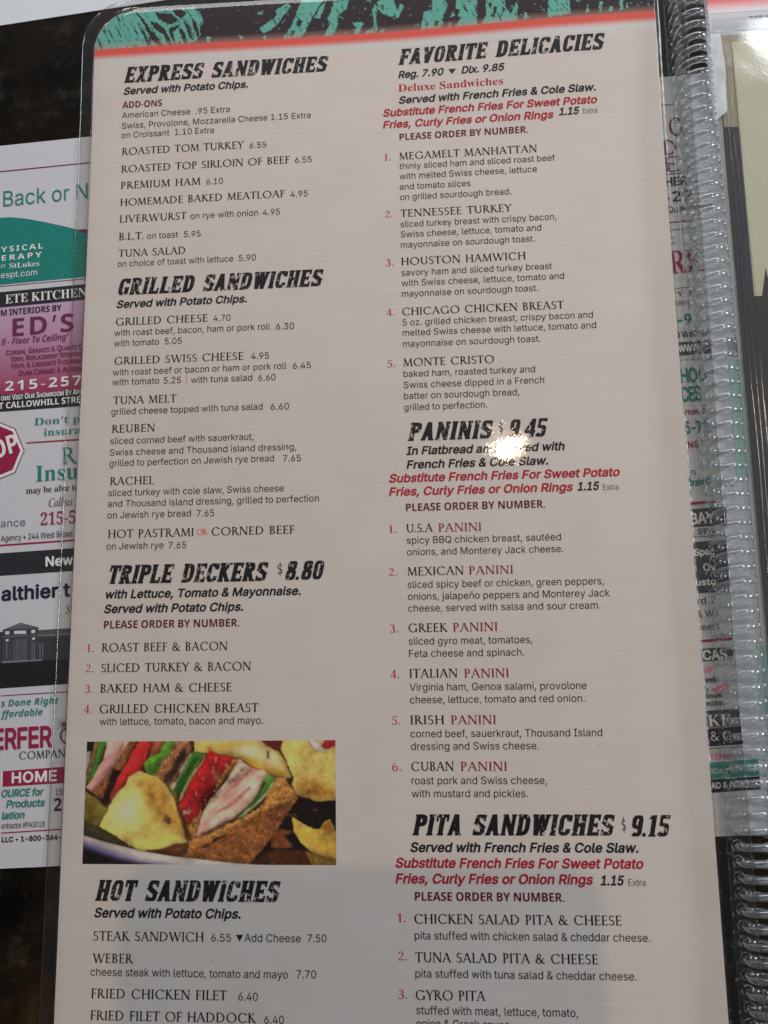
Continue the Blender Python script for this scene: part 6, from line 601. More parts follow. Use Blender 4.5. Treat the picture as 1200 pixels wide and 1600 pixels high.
TRACK = {'T': 0.3, 'H': 0.6, 'S': 0.3, 'B': 0.25, 'M': 0.5, 'X': 0.08, 'J': 0.4, 'I': 0.3, 'D': 0, 'V': 0}
def lettering(name, style, text, x, y, w, cap, m, parent, z=0.0, shear=0.0, warp=None, smallcaps=False, p1=None):
    """one printed line: baseline start x,y, width w, cap height cap, all in mm"""
    items = []
    adv = 0.0
    last = None
    for ch in text:
        sc = 1.0
        c = ch
        if smallcaps and ch.islower():
            c = ch.upper()
            sc = 0.8
        g = GL.get(style + c) or GL.get('S' + c)
        if g is None:
            continue
        items.append((g, adv, sc))
        adv += g[0] * sc
        if g[1]:
            last = (len(items) - 1, max(p[0] for p in g[1]) * sc)
    first = next(i for i in items if i[0][1])
    lo = first[1] + min(p[0] for p in first[0][1]) * first[2]
    k, ext = last
    hi = items[k][1] + ext
    nat = (hi - lo) * cap
    extra = w - nat
    nk = max(1, k)
    tr = TRACK.get(style, 0.4)
    if k == 0:
        tr = 0
    if tr and extra < 0:
        tr *= 0.35
    space = extra * tr / nk
    sx = (nat + extra * (1 - tr)) / nat
    V = []
    F = []
    ca, sa = 1.0, 0.0
    if p1 is not None:
        d = math.hypot(p1[0] - x, p1[1] - y)
        ca, sa = (p1[0] - x) / d, (p1[1] - y) / d
    for i, (g, a, sc) in enumerate(items):
        b = len(V)
        for px, py in g[1]:
            X = ((a - lo + px * sc) * cap) * sx + i * space + py * sc * cap * shear
            Y = py * sc * cap
            X, Y = x + X * ca - Y * sa, y + X * sa + Y * ca
            V.append((X * MM, Y * MM, z + (warp(X, Y) if warp else 0)))
        for t in g[2]:
            p, q, r = [V[b + j] for j in t]
            d = (q[0] - p[0]) * (r[1] - p[1]) - (q[1] - p[1]) * (r[0] - p[0])
            t = tuple(b + j for j in t)
            F.append(t if d > 0 else t[::-1])
    return mesh_obj(name, V, F, m, parent)

# ------------------------------------------------------------------ painter for printed pictures
def fbm(X, Y, sc, seed, octv=4):
    r = np.random.RandomState(seed)
    out = np.zeros_like(X)
    amp = 1.0
    tot = 0
    for o in range(octv):
        g = r.rand(64, 64)
        x = X * sc
        y = Y * sc
        xi = np.floor(x).astype(int)
        yi = np.floor(y).astype(int)
        fx = x - xi
        fy = y - yi
        fx = fx * fx * (3 - 2 * fx)
        fy = fy * fy * (3 - 2 * fy)
        a = g[yi % 64, xi % 64]
        b = g[yi % 64, (xi + 1) % 64]
        c = g[(yi + 1) % 64, xi % 64]
        d = g[(yi + 1) % 64, (xi + 1) % 64]
        out += amp * ((a * (1 - fx) + b * fx) * (1 - fy) + (c * (1 - fx) + d * fx) * fy)
        tot += amp
        amp *= 0.55
        sc *= 2.1
    return out / tot

def sdist(X, Y, P):
    """signed distance to a polygon, positive inside"""
    D = np.full(X.shape, 1e9)
    ins = np.zeros(X.shape, bool)
    n = len(P)
    for i in range(n):
        x0, y0 = P[i]
        x1, y1 = P[(i + 1) % n]
        dx, dy = x1 - x0, y1 - y0
        t = np.clip(((X - x0) * dx + (Y - y0) * dy) / (dx * dx + dy * dy + 1e-12), 0, 1)
        D = np.minimum(D, np.hypot(X - x0 - t * dx, Y - y0 - t * dy))
        if dy != 0:
            c = ((y0 > Y) != (y1 > Y)) & (X < dx * (Y - y0) / dy + x0)
            ins ^= c
    return np.where(ins, D, -D)

def colour_grid(name, x0, x1, y0, y1, nx, ny, rgb, z, m, parent, warp=None, keep=None):
    xs = np.linspace(x0, x1, nx)
    ys = np.linspace(y1, y0, ny)
    V = [(x * MM, y * MM, z + (warp(x, y) if warp else 0)) for y in ys for x in xs]
    F = []
    for j in range(ny - 1):
        for i in range(nx - 1):
            if keep is None or keep(xs[i], ys[j]):
                a = j * nx + i
                F.append((a, a + nx, a + nx + 1, a + 1))
    o = mesh_obj(name, V, F, m, parent)
    ca = o.data.color_attributes.new("ink", 'FLOAT_COLOR', 'POINT')
    buf = np.ones((nx * ny, 4), np.float32)
    buf[:, :3] = rgb.reshape(-1, 3)
    ca.data.foreach_set("color", buf.ravel())
    return o

def ink_mat(name, rough=0.5):
    m = mat(name, (0.5, 0.5, 0.5), rough, 0.2)
    N, L, b = nodes(m)
    a = N.new("ShaderNodeAttribute")
    a.attribute_name = "ink"
    L.new(a.outputs["Color"], b.inputs["Base Color"])
    return m

# ------------------------------------------------------------------ materials
M_PAPER = paper_mat("menu_paper", (0.785, 0.728, 0.69), (1.0, 0.955, 0.94), True, 0.027)
M_WHITE = paper_mat("placemat_paper", (0.70, 0.70, 0.74), (0.97, 0.98, 1.0), False, 0.02)
M_SHEET = paper_mat("cool_paper", (0.78, 0.84, 0.88), (0.97, 0.98, 1.0), False, 0.02)
M_CREAM = paper_mat("cream_card", (0.84, 0.76, 0.60), (1.0, 0.97, 0.93), False, 0.03)
M_TAN = paper_mat("tan_board", (0.58, 0.47, 0.35), (0.9, 0.86, 0.8), False, 0.08)
INK = ink_mat("printed_picture")

def tinted(name, rgb, speck=0.0, rough=0.5):
    m = mat(name, ink(rgb), rough, 0.2)
    N, L, b = nodes(m)
    c = ink(rgb)
    f = noise_node(N, L, objcoord(N, L), 1500.0, 3)
    r = ramp_node(N, [(0.3, tuple(v * 0.9 for v in c)), (0.7, tuple(min(1, v * 1.12 + 0.004) for v in c))])
    L.new(f, r.inputs[0])
    L.new(r.outputs[0], b.inputs["Base Color"])
    return m

def worn_ink(name, rgb, paper):
    """heavy heading ink with scuffed patches where the paper shows"""
    m = mat(name, ink(rgb), 0.5, 0.2)
    N, L, b = nodes(m)
    v = objcoord(N, L, (1, 0.8, 1))
    f1 = noise_node(N, L, v, 620.0, 5, 0.72)
    f2 = noise_node(N, L, v, 120.0, 2, 0.5)
    ad = N.new("ShaderNodeMath")
    ad.operation = 'MULTIPLY_ADD'
    ad.inputs[1].default_value = 0.45
    L.new(f2, ad.inputs[0])
    L.new(f1, ad.inputs[2])
    r = ramp_node(N, [(0.0, ink(rgb)), (0.815, ink(rgb)), (0.86, paper)])
    L.new(ad.outputs[0], r.inputs[0])
    L.new(r.outputs[0], b.inputs["Base Color"])
    return m

C = {
    'H': worn_ink("heading_ink", (26, 24, 28), (0.62, 0.56, 0.52)),
    'B': tinted("black_ink", (26, 25, 30)),
    'S': tinted("soft_black_ink", (38, 35, 38)),
    'T': tinted("title_ink", (18, 15, 18)),
    'M': tinted("maroon_ink", (88, 22, 34)),
    'P': tinted("deep_red_ink", (118, 34, 40)),
    'N': tinted("red_ink", (166, 34, 52)),
    'Q': tinted("crimson_ink", (150, 26, 44)),
    'R': tinted("rule_ink", (200, 120, 110)),
    'r': tinted("orange_red_ink", (200, 70, 60)),
    'X': tinted("deluxe_ink", (150, 26, 42)),
    'E': tinted("thin_grey_ink", (96, 90, 90)),
}
C['D'] = C['T']
C['V'] = C['B']
PC = {
    'teal': (28, 108, 100), 'tealp': (50, 120, 112), 'white': (205, 208, 218), 'navy': (30, 28, 50), 'tealw': (140, 162, 160), 'greyw': (120, 128, 130), 'plum': (92, 40, 72),
    'black': (40, 39, 44), 'crimson': (128, 30, 62), 'grey': (90, 90, 100), 'plumline': (110, 78, 98), 'dgrey': (66, 64, 70),
    'pink': (190, 110, 135), 'pinkp': (190, 120, 135), 'g150': (84, 86, 94), 'g95': (60, 60, 66), 'g45': (52, 52, 56),
    'g70': (70, 72, 74), 'g28': (30, 30, 31), 'g120': (104, 104, 110), 'g130': (96, 97, 104), 'g190': (180, 182, 188),
    'g110': (112, 114, 112), 'g60': (56, 56, 60),
}
PM_ = {k: tinted("print_" + k, v) for k, v in PC.items()}

M_FILM = film_mat("laminate_film", (0.985, 0.985, 0.975), 0.027, 0.00028, 0.000012, 1.5, 1.0)
M_MARGIN = film_mat("laminate_margin", (0.94, 0.94, 0.92), 0.06, 0.0009, 0.00002, 1.5, 1.4)
M_SLEEVE = film_mat("sleeve_film", (0.93, 0.955, 0.95), 0.05, 0.0006, 0.00002, 1.5, 1.3)
M_EDGE = film_mat("film_edge", (0.75, 0.76, 0.76), 0.12, 0.0004, 0.00004, 1.6, 3.0)

# clear coil plastic
M_COIL = film_mat("clear_coil_plastic", (0.90, 0.91, 0.92), 0.05, 0.0, 0.0, 1.55, 1.8)
N_ = M_COIL.node_tree.nodes
L_ = M_COIL.node_tree.links
mx_ = next(n for n in N_ if n.type == 'MIX_SHADER')
milk = N_.new("ShaderNodeMixShader")
milk.inputs[0].default_value = 0.10
df_ = N_.new("ShaderNodeBsdfDiffuse")
df_.inputs[0].default_value = (0.62, 0.66, 0.70, 1)
L_.new(next(n for n in N_ if n.type == 'BSDF_TRANSPARENT').outputs[0], milk.inputs[1])
L_.new(df_.outputs[0], milk.inputs[2])
L_.new(milk.outputs[0], mx_.inputs[1])

# table top: dark polished stone with brown mottling
M_TABLE = mat("dark_stone", (0.01, 0.01, 0.01), 0.30, 0.14)
N_, L_, b_ = nodes(M_TABLE)
v_ = objcoord(N_, L_)
f_ = noise_node(N_, L_, v_, 16.0, 6, 0.62)
g_ = noise_node(N_, L_, v_, 75.0, 6, 0.75)
r1_ = ramp_node(N_, [(0.38, (0.003, 0.0027, 0.0024)), (0.55, (0.013, 0.0088, 0.0048)), (0.70, (0.055, 0.028, 0.009))])
L_.new(f_, r1_.inputs[0])
r2_ = ramp_node(N_, [(0.52, (0, 0, 0)), (0.72, (0.034, 0.034, 0.029))])
L_.new(g_, r2_.inputs[0])
mx_ = N_.new("ShaderNodeMix")
mx_.data_type = 'RGBA'
mx_.blend_type = 'ADD'
mx_.inputs[0].default_value = 1.0
L_.new(r1_.outputs[0], mx_.inputs[6])
L_.new(r2_.outputs[0], mx_.inputs[7])
L_.new(mx_.outputs[2], b_.inputs["Base Color"])

# ------------------------------------------------------------------ table top
bm = bmesh.new()
bmesh.ops.create_grid(bm, x_segments=8, y_segments=8, size=0.9)
me = bpy.data.meshes.new("table_top")
geo = bmesh.ops.extrude_face_region(bm, geom=bm.faces[:])
for v in [g for g in geo['geom'] if isinstance(g, bmesh.types.BMVert)]:
    v.co.z -= 0.03
bmesh.ops.recalc_face_normals(bm, faces=bm.faces[:])
bm.to_mesh(me)
bm.free()
me.materials.append(M_TABLE)
tt = bpy.data.objects.new("table_top", me)
COL.objects.link(tt)
tag(tt, "dark polished stone table top with faint brown mottling", "table top", kind='structure')

# ------------------------------------------------------------------ pale sheet at the upper left
ps = slab("pale_paper_sheet", [(-420, 281.9), (40, 323.4), (40, 560), (-420, 560)], 0.00005, 0.0004, M_SHEET)
tag(ps, "pale blue-white paper sheet lying on the dark table beyond the menu's top left corner", "paper")

# ------------------------------------------------------------------ advertising placemat
PX0, PY0, PTH = -206.6, 235.7, math.radians(2.62)
pmroot = empty("advert_placemat", (PX0 * MM, PY0 * MM, 0.0), PTH)
tag(pmroot, "white paper placemat covered in local adverts lying under the menu", "placemat")
ZP = 0.00035
slab("placemat_paper", [(-62, 0), (-62, -331), (372, -331), (372, 0)], 0.00006, ZP, M_WHITE, pmroot)
NM = {'black': 'dark_panel', 'dgrey': 'dark_panel', 'navy': 'dark_panel', 'crimson': 'crimson_bar', 'plum': 'thin_rule', 'plumline': 'thin_rule', 'tealp': 'teal_panel'}
BOXES = [('plum', [(0.2, -13.2), (44.8, -13.3), (44.8, -13.9), (0.2, -14.0)]), ('ltgrad', [(1.1, -82.8), (42.2, -82.5), (39.9, -125.4), (1.6, -124.5)]), ('black', [(1.0, -75.0), (42.2, -74.8), (42.2, -82.5), (1.1, -82.7)]), ('plumline', [(0.9, -71.7), (42.2, -71.9), (42.2, -72.4), (0.9, -72.2)]), ('black', [(1.6, -124.5), (39.9, -125.5), (39.5, -133.3), (1.7, -132.4)]), ('crimson', [(13.9, -148.2), (38.6, -148.5), (38.6, -149.3), (13.9, -148.9)]), ('crimson', [(2.5, -194.1), (36.3, -194.1), (36.3, -194.9), (2.6, -195.0)]), ('black', [(2.6, -198.0), (36.1, -198.0), (35.5, -208.1), (2.7, -208.0)]), ('plum', [(3.4, -259.9), (33.1, -259.8), (33.1, -260.2), (3.4, -260.3)]), ('crimson', [(4.6, -291.6), (31.8, -291.1), (31.5, -297.7), (4.6, -298.0)]), ('crimson', [(4.2, -316.5), (30.5, -316.1), (30.5, -316.6), (4.2, -317.0)]), ('plumline', [(311.7, -13.7), (319.7, -13.9), (319.7, -14.3), (311.7, -14.2)]), ('black', [(309.3, -47.7), (316.9, -47.8), (316.9, -48.2), (309.3, -48.2)]), ('plum', [(308.4, -70.7), (319.5, -71.0), (319.4, -71.6), (308.3, -71.3)]), ('black', [(308.0, -74.5), (320.5, -74.7), (320.4, -74.9), (307.9, -74.8)]), ('black', [(306.7, -101.8), (320.0, -102.1), (319.9, -102.3), (306.7, -102.1)]), ('dgrey', [(305.8, -126.7), (320.3, -126.7), (319.8, -132.8), (305.4, -132.8)]), ('crimson', [(302.6, -196.9), (313.3, -196.9), (313.1, -198.2), (302.5, -198.2)]), ('dgrey', [(302.3, -200.0), (317.4, -199.9), (317.0, -207.7), (302.0, -207.7)]), ('dgrey', [(302.2, -211.7), (316.0, -211.5), (315.9, -211.8), (302.2, -212.0)]), ('dgrey', [(302.0, -213.8), (315.9, -213.8), (314.8, -235.1), (301.4, -235.2)]), ('crimson', [(300.2, -254.2), (313.2, -254.0), (313.1, -255.1), (300.0, -255.2)]), ('dgrey', [(300.0, -257.8), (313.0, -257.7), (312.7, -262.8), (299.6, -262.9)]), ('dgrey', [(299.1, -282.5), (312.5, -282.4), (312.1, -289.0), (298.8, -289.2)]), ('navy', [(298.7, -289.5), (312.6, -289.3), (312.5, -296.4), (298.4, -296.5)]), ('navy', [(298.6, -297.2), (312.4, -297.0), (312.3, -297.3), (298.5, -297.5)]), ('tealp', [(297.9, -302.7), (317.2, -302.3), (317.1, -308.6), (297.6, -309.0)]), ('navy', [(297.6, -309.3), (317.1, -308.9), (316.9, -313.9), (297.5, -314.4)])]
for k, (c, q) in enumerate(BOXES):
    if c == 'ltgrad':
        n = 24
        V = []
        cols = []
        (ax, ay), (bx, by), (cx, cy), (dx, dy) = q
        for i in range(n + 1):
            t = i / n
            a, b2 = ink((164, 138, 162)), ink((132, 42, 74))
            tt_ = t ** 1.2
            col = tuple(a[j] * (1 - tt_) + b2[j] * tt_ for j in range(3))
            V += [((ax - 70 + (dx - ax) * t) * MM, (ay + (dy - ay) * t) * MM, ZP + 0.00004), ((bx + (cx - bx) * t) * MM, (by + (cy - by) * t) * MM, ZP + 0.00004)]
            cols += [col, col]
        F = [(2 * i, 2 * i + 2, 2 * i + 3, 2 * i + 1) for i in range(n)]
        o = mesh_obj("pink_panel", V, F, INK, pmroot)
        at = o.data.color_attributes.new("ink", 'FLOAT_COLOR', 'POINT')
        for i, cc in enumerate(cols):
            at.data[i].color = (*cc, 1)
        continue
    q = [tuple(v) for v in q]
    if q[0][0] < 3:
        q[0] = (q[0][0] - 60, q[0][1])
        q[3] = (q[3][0] - 60, q[3][1])
    V = [(x * MM, y * MM, ZP + 0.00006 + 0.000002 * k) for x, y in q]
    mesh_obj(NM[c], V, [(3, 2, 1, 0)], PM_[c], pmroot)
POLYS = [('teal_disc', 'teal', [(-12.1, -38.2), (-4.2, -37.3), (0.5, -37.4), (5.2, -37.6), (13.1, -39.2), (22.4, -41.9), (31.8, -45.0), (37.0, -46.9), (44.1, -50.5), (47.2, -52.9), (47.1, -71.2), (-11.5, -71.3)]), ('building_print', 'g150', [(3.4, -231.9), (11.8, -229.2), (20.1, -231.7), (20.1, -232.1), (3.6, -231.9)]), ('building_print', 'g95', [(3.8, -231.7), (19.9, -231.9), (20.0, -245.9), (4.0, -245.9)]), ('building_print', 'g45', [(-0.9, -232.6), (3.8, -232.7), (4.0, -246.1), (-0.7, -246.2)]), ('building_print', 'g70', [(19.7, -232.9), (36.3, -233.0), (36.3, -236.2), (19.7, -236.1)]), ('building_print', 'g45', [(19.7, -236.1), (36.3, -236.2), (36.3, -246.5), (19.8, -246.1)]), ('building_print', 'g28', [(-0.7, -246.0), (36.3, -246.1), (33.3, -256.7), (-0.6, -257.0)]), ('building_print', 'g120', [(3.6, -245.4), (21.6, -245.5), (21.6, -246.2), (3.6, -246.2)]), ('building_print', 'g130', [(9.1, -236.2), (9.3, -236.2), (9.4, -245.1), (9.1, -245.2)]), ('building_print', 'g130', [(9.9, -236.3), (10.2, -236.3), (10.3, -245.2), (10.0, -245.2)]), ('building_print', 'g130', [(10.8, -236.3), (11.1, -236.3), (11.2, -245.2), (10.9, -245.3)]), ('building_print', 'g130', [(11.7, -236.4), (11.9, -236.4), (12.0, -245.3), (11.8, -245.3)]), ('building_print', 'g130', [(12.5, -236.4), (12.8, -236.4), (12.9, -245.3), (12.6, -245.4)]), ('building_print', 'g130', [(13.4, -236.5), (13.7, -236.5), (13.8, -245.4), (13.5, -245.4)]), ('building_print', 'g130', [(14.3, -236.5), (14.6, -236.6), (14.6, -245.4), (14.4, -245.5)]), ('building_print', 'g120', [(5.5, -237.5), (5.9, -237.5), (5.9, -244.5), (5.6, -244.5)]), ('building_print', 'g120', [(17.0, -238.2), (17.3, -238.2), (17.4, -245.2), (17.0, -245.2)]), ('building_print', 'g120', [(18.0, -238.3), (18.3, -238.3), (18.4, -245.3), (18.0, -245.3)]), ('building_print', 'g120', [(20.5, -238.4), (20.9, -238.4), (20.9, -245.4), (20.6, -245.4)]), ('building_print', 'g120', [(21.7, -238.5), (22.1, -238.5), (22.1, -245.5), (21.8, -245.5)]), ('building_print', 'g190', [(5.0, -232.6), (6.8, -232.5), (6.8, -233.9), (5.1, -233.9)]), ('building_print', 'g190', [(9.0, -232.6), (14.4, -232.8), (14.4, -234.2), (9.0, -233.9)]), ('building_print', 'g190', [(16.8, -232.7), (18.5, -232.7), (18.5, -234.0), (16.8, -234.0)]), ('building_print', 'g190', [(5.3, -236.0), (6.5, -235.9), (6.5, -236.9), (5.3, -236.9)]), ('building_print', 'g190', [(17.2, -236.0), (18.4, -235.9), (18.4, -236.9), (17.2, -236.9)]), ('building_print', 'g120', [(4.1, -234.6), (19.9, -234.8), (19.9, -235.1), (4.1, -234.9)]), ('building_print', 'g110', [(19.7, -235.2), (36.3, -235.2), (36.3, -235.6), (19.7, -235.5)]), ('building_print', 'g60', [(15.4, -232.2), (16.2, -232.2), (16.3, -245.7), (15.5, -245.7)]), ('stop_sign_print', 'plum', [(13.1, -152.0), (8.9, -161.9), (-1.4, -165.4), (-11.9, -160.4), (-16.4, -149.7), (-12.3, -139.7), (-1.8, -136.2), (8.7, -141.4)]), ('stop_sign_print', 'white', [(12.6, -152.0), (8.5, -161.6), (-1.4, -164.9), (-11.5, -160.1), (-15.9, -149.8), (-11.9, -140.1), (-1.8, -136.7), (8.3, -141.7)]), ('stop_sign_print', 'crimson', [(11.1, -151.9), (7.5, -160.5), (-1.4, -163.5), (-10.5, -159.1), (-14.4, -149.9), (-10.8, -141.2), (-1.8, -138.2), (7.3, -142.6)]), ('starburst_print', 'g70', [(36.5, -274.3), (32.1, -273.9), (34.2, -276.0), (31.8, -274.2), (32.7, -278.4), (31.4, -274.3), (30.1, -276.8), (31.0, -274.1), (27.2, -276.0), (30.8, -273.8), (27.8, -273.2), (30.8, -273.4), (27.6, -270.4), (31.1, -273.1), (30.6, -270.3), (31.5, -273.0), (33.3, -269.3), (31.9, -273.2), (34.5, -272.0), (32.1, -273.6)]), ('arc_print', 'g70', [(33.0, -275.0), (32.1, -275.0), (31.3, -275.3), (30.6, -275.8), (30.1, -276.5), (29.7, -277.3), (29.6, -278.2), (29.7, -279.1), (30.1, -280.0), (30.6, -280.7), (31.3, -281.3), (32.1, -281.7), (33.0, -281.8), (33.0, -281.2), (32.3, -281.0), (31.7, -280.7), (31.2, -280.3), (30.8, -279.7), (30.6, -279.0), (30.5, -278.3), (30.6, -277.5), (30.8, -276.9), (31.2, -276.3), (31.7, -275.9), (32.3, -275.7), (33.0, -275.6)]), ('panel_bar', 'white', [(3.8, -291.7), (4.5, -291.7), (4.5, -297.0), (3.9, -297.1)]), ('pink_print', 'pinkp', [(300.8, -266.1), (303.0, -264.9), (304.4, -265.8), (302.7, -267.5), (300.9, -267.6)]), ('pink_print', 'pinkp', [(302.4, -274.1), (305.6, -272.7), (309.2, -272.2), (310.3, -273.3), (308.3, -275.2), (305.2, -275.8)]), ('teal_panel', 'tealw', [(326.3, -136.6), (332.0, -136.5), (329.2, -187.4), (323.4, -187.5)]), ('grey_panel', 'greyw', [(327.0, -126.5), (331.1, -126.6), (330.8, -135.0), (326.5, -134.9)]), ('teal_panel', 'tealw', [(321.6, -258.1), (327.8, -257.9), (326.4, -283.7), (320.8, -283.9)]), ('sliver_print', 'plum', [(37.0, -47.2), (44.2, -47.4), (44.1, -50.6)])]
for k, (nm, c, q) in enumerate(POLYS):
    V, F = poly_mesh([q], ZP + 0.00005 + 0.000002 * k)
    mesh_obj(nm, V, F, PM_[c], pmroot)
MATTXT = """S|teal|1.6|-31.9|41.4|7.9|Back or N
M|white|0.9|-55.1|20.3|2.7|YSICAL
M|white|1.2|-59.4|19.4|2.7|ERAPY
T|white|0.5|-62.9|2.6|1.6|AT
X|white|5.0|-63.6|14.5|2.6|StLukes
S|white|0.9|-68.1|17.6|3.0|espt.com
X|white|3.2|-80.9|39.0|4.3|ETE KITCHEN
M|navy|1.1|-86.8|29.2|3.0|M INTERIORS BY
M|plum|6.8|-97.3|29.3|8.7|ED’S
J|plum|1.6|-101.1|32.3|3.0|ll - Floor To Ceiling”
k|plum|3.9|-106.2|36.1|2.6|Corian, Granite & Quartz C
k|plum|6.0|-109.5|34.0|2.6|Vinyl Replacement Window
k|plum|6.2|-112.8|33.6|2.6|Vinyl & Laminate Flooring
k|plum|10.2|-116.6|29.3|2.6|Dura Ceramic & Altern
M|white|3.6|-123.3|36.1|4.6|215-257
k|white|1.7|-127.7|38.2|2.6|ome Visit Our Showroom By App
M|white|0.8|-131.6|38.3|2.9|T CALLOWHILL STRE
X|teal|17.6|-140.7|21.3|3.4|Don’t p
X|teal|22.1|-146.0|17.0|3.4|insura
T|teal|30.8|-159.7|6.9|7.7|R
X|teal|18.4|-166.8|19.6|7.3|Insu
X|black|14.0|-172.0|24.3|2.9|may be able to
I|plum|24.5|-178.7|10.9|3.8|Call us
X|crimson|20.8|-186.8|16.0|5.5|215-5
S|grey|2.4|-186.4|11.3|3.5|ance
S|black|2.5|-192.7|32.7|2.7|Agency • 244 West Broad
B|white|23.1|-205.2|12.5|4.1|New
B|navy|3.1|-219.0|31.2|5.8|althier t
I|grey|32.1|-226.5|2.4|3.5|S
J|teal|3.5|-264.7|25.7|2.8|s Done Right
J|teal|3.5|-269.2|18.6|2.8|ffordable
B|crimson|0.4|-282.4|25.8|8.3|ERFER
T|black|11.9|-287.1|20.2|3.2|COMPAN
B|white|8.6|-296.6|19.8|4.2|HOME
j|teal|4.0|-302.2|18.3|2.9|OURCE for
S|black|27.9|-302.5|4.1|2.6|150
j|teal|6.3|-306.6|16.7|2.9|Products
M|navy|27.2|-308.9|3.2|5.2|2
j|teal|4.4|-311.1|9.8|2.8|lation
S|black|4.3|-315.0|18.8|2.3|ontractor #PA3018
B|navy|4.6|-320.4|25.8|2.0|LLC • 1-800-364-
T|plum|313.9|-29.5|6.2|8.8|G
T|plum|310.1|-38.6|5.9|7.2|D
T|plum|309.7|-46.9|6.5|7.4|E
B|black|309.2|-53.7|9.6|4.0|HER
M|black|308.5|-61.4|11.8|5.0|-22
S|black|308.9|-66.4|18.9|3.0|Quakertown
T|grey|307.7|-81.5|2.4|3.6|G
X|crimson|306.7|-95.2|14.9|10.7|RK
X|grey|308.4|-105.8|6.4|2.3|Y, I
X|grey|306.7|-109.8|6.8|1.8|29045
B|teal|307.0|-119.1|6.1|4.9|-9
k|black|305.7|-124.7|13.7|2.9|0 West W
B|white|305.9|-131.0|9.0|2.9|WWW
B|teal|305.4|-144.8|7.3|6.0|HO
B|teal|313.2|-144.8|3.0|6.0|U
B|teal|304.7|-153.2|8.6|6.2|CES
M|crimson|305.5|-159.2|8.7|2.5|rton, P
B|teal|304.6|-167.3|7.3|5.0|5-7
B|teal|312.4|-167.3|2.7|5.0|2
M|crimson|303.6|-173.7|7.7|2.8|ING !
S|teal|302.8|-185.3|4.2|2.7|ters
B|teal|303.1|-190.1|9.5|2.9|Drain C
B|white|302.2|-206.3|10.2|4.6|BAY
B|grey|304.7|-210.8|6.9|2.4|SPR
B|white|302.2|-219.6|8.3|2.9|Spec
B|white|305.1|-226.1|5.2|2.9|Ov
B|white|301.3|-232.0|8.3|2.6|usto
S|black|301.1|-239.7|7.5|2.9|rd 2
S|black|300.5|-245.1|8.5|2.9|& Wa
S|black|300.4|-250.4|8.5|2.8|reers
B|white|300.7|-262.3|9.7|3.8|CAS
M|black|300.4|-271.4|4.6|2.2|onds
M|black|300.5|-274.8|0.8|1.8|y
M|black|299.9|-277.7|6.3|2.0|tinum
M|black|299.8|-280.6|7.1|2.0|ectible
X|white|299.6|-288.7|9.1|4.5|KE
X|white|300.0|-294.4|7.7|3.4|& C
B|pink|298.5|-301.8|10.5|2.2|TOWN
S|white|298.3|-307.1|10.8|2.1|ROAD ST
B|white|297.8|-312.7|14.8|2.2|AD & ROAD"""
for row in MATTXT.split('\n'):
    s, c, x, y, w, cap, t = row.split('|')
    t = t.replace('!', '|')
    f = {'k': 'M', 'j': 'B'}.get(s, s)
    cap = float(cap)
    lettering("advert_lettering", f, t, float(x), float(y), float(w), cap, PM_[c], pmroot, ZP + 0.00018, 0.2 if s == 'j' else 0.0, smallcaps=(s == 'k'))
ST = (-11.4, -157.7, 10.8, -151.9)
lettering("advert_lettering", 'M', 'STOP', ST[0], ST[1], math.hypot(ST[2] - ST[0], ST[3] - ST[1]), 8.6, PM_['white'], pmroot, ZP + 0.0002, p1=(ST[2], ST[3]))
# dashed cut lines on the right side
def dashes(x, y, n, step):
    V, F = [], []
    for i in range(n):
        b = len(V)
        X = x + i * step
        V += [(X * MM, y * MM, ZP + 0.00006), ((X + step * 0.55) * MM, y * MM, ZP + 0.00006), ((X + step * 0.55) * MM, (y + 0.35) * MM, ZP + 0.00006), (X * MM, (y + 0.35) * MM, ZP + 0.00006)]
        F.append((b, b + 1, b + 2, b + 3))
    mesh_obj("dashed_rule", V, F, PM_['dgrey'], pmroot)
dashes(306.0, -135.0, 6, 2.4)
dashes(308.5, -191.5, 6, 2.4)

# ------------------------------------------------------------------ neighbouring menu with red header, upper right
rb = empty("red_header_menu", (0, 0, 0))
tag(rb, "corner of another menu page with a blurred red header at the top right", "menu page")
slab("page_sheet", [(128.2, 262), (128.2, 420), (330, 420), (330, 262)], 0.00006, 0.0006, M_WHITE, rb)
nx, ny = 40, 26
xs_ = np.linspace(129, 329, nx)
ys_ = np.linspace(330, 280.5, ny)
rgb = np.zeros((ny, nx, 3))
for j in range(ny):
    t = min(1, max(0, (ys_[j] - 281.0) / 6.0))
    a, b2 = ink((190, 190, 196)), ink((205, 88, 86))
    rgb[j, :] = [a[i] * (1 - t) + b2[i] * t for i in range(3)]
colour_grid("red_header", 129, 329, 280.5, 330, nx, ny, rgb, 0.00068, INK, rb)
lettering("small_lettering", 'B', 'SAS WS', 147.5, 276.2, 12.0, 1.7, PM_['grey'], rb, 0.0007)

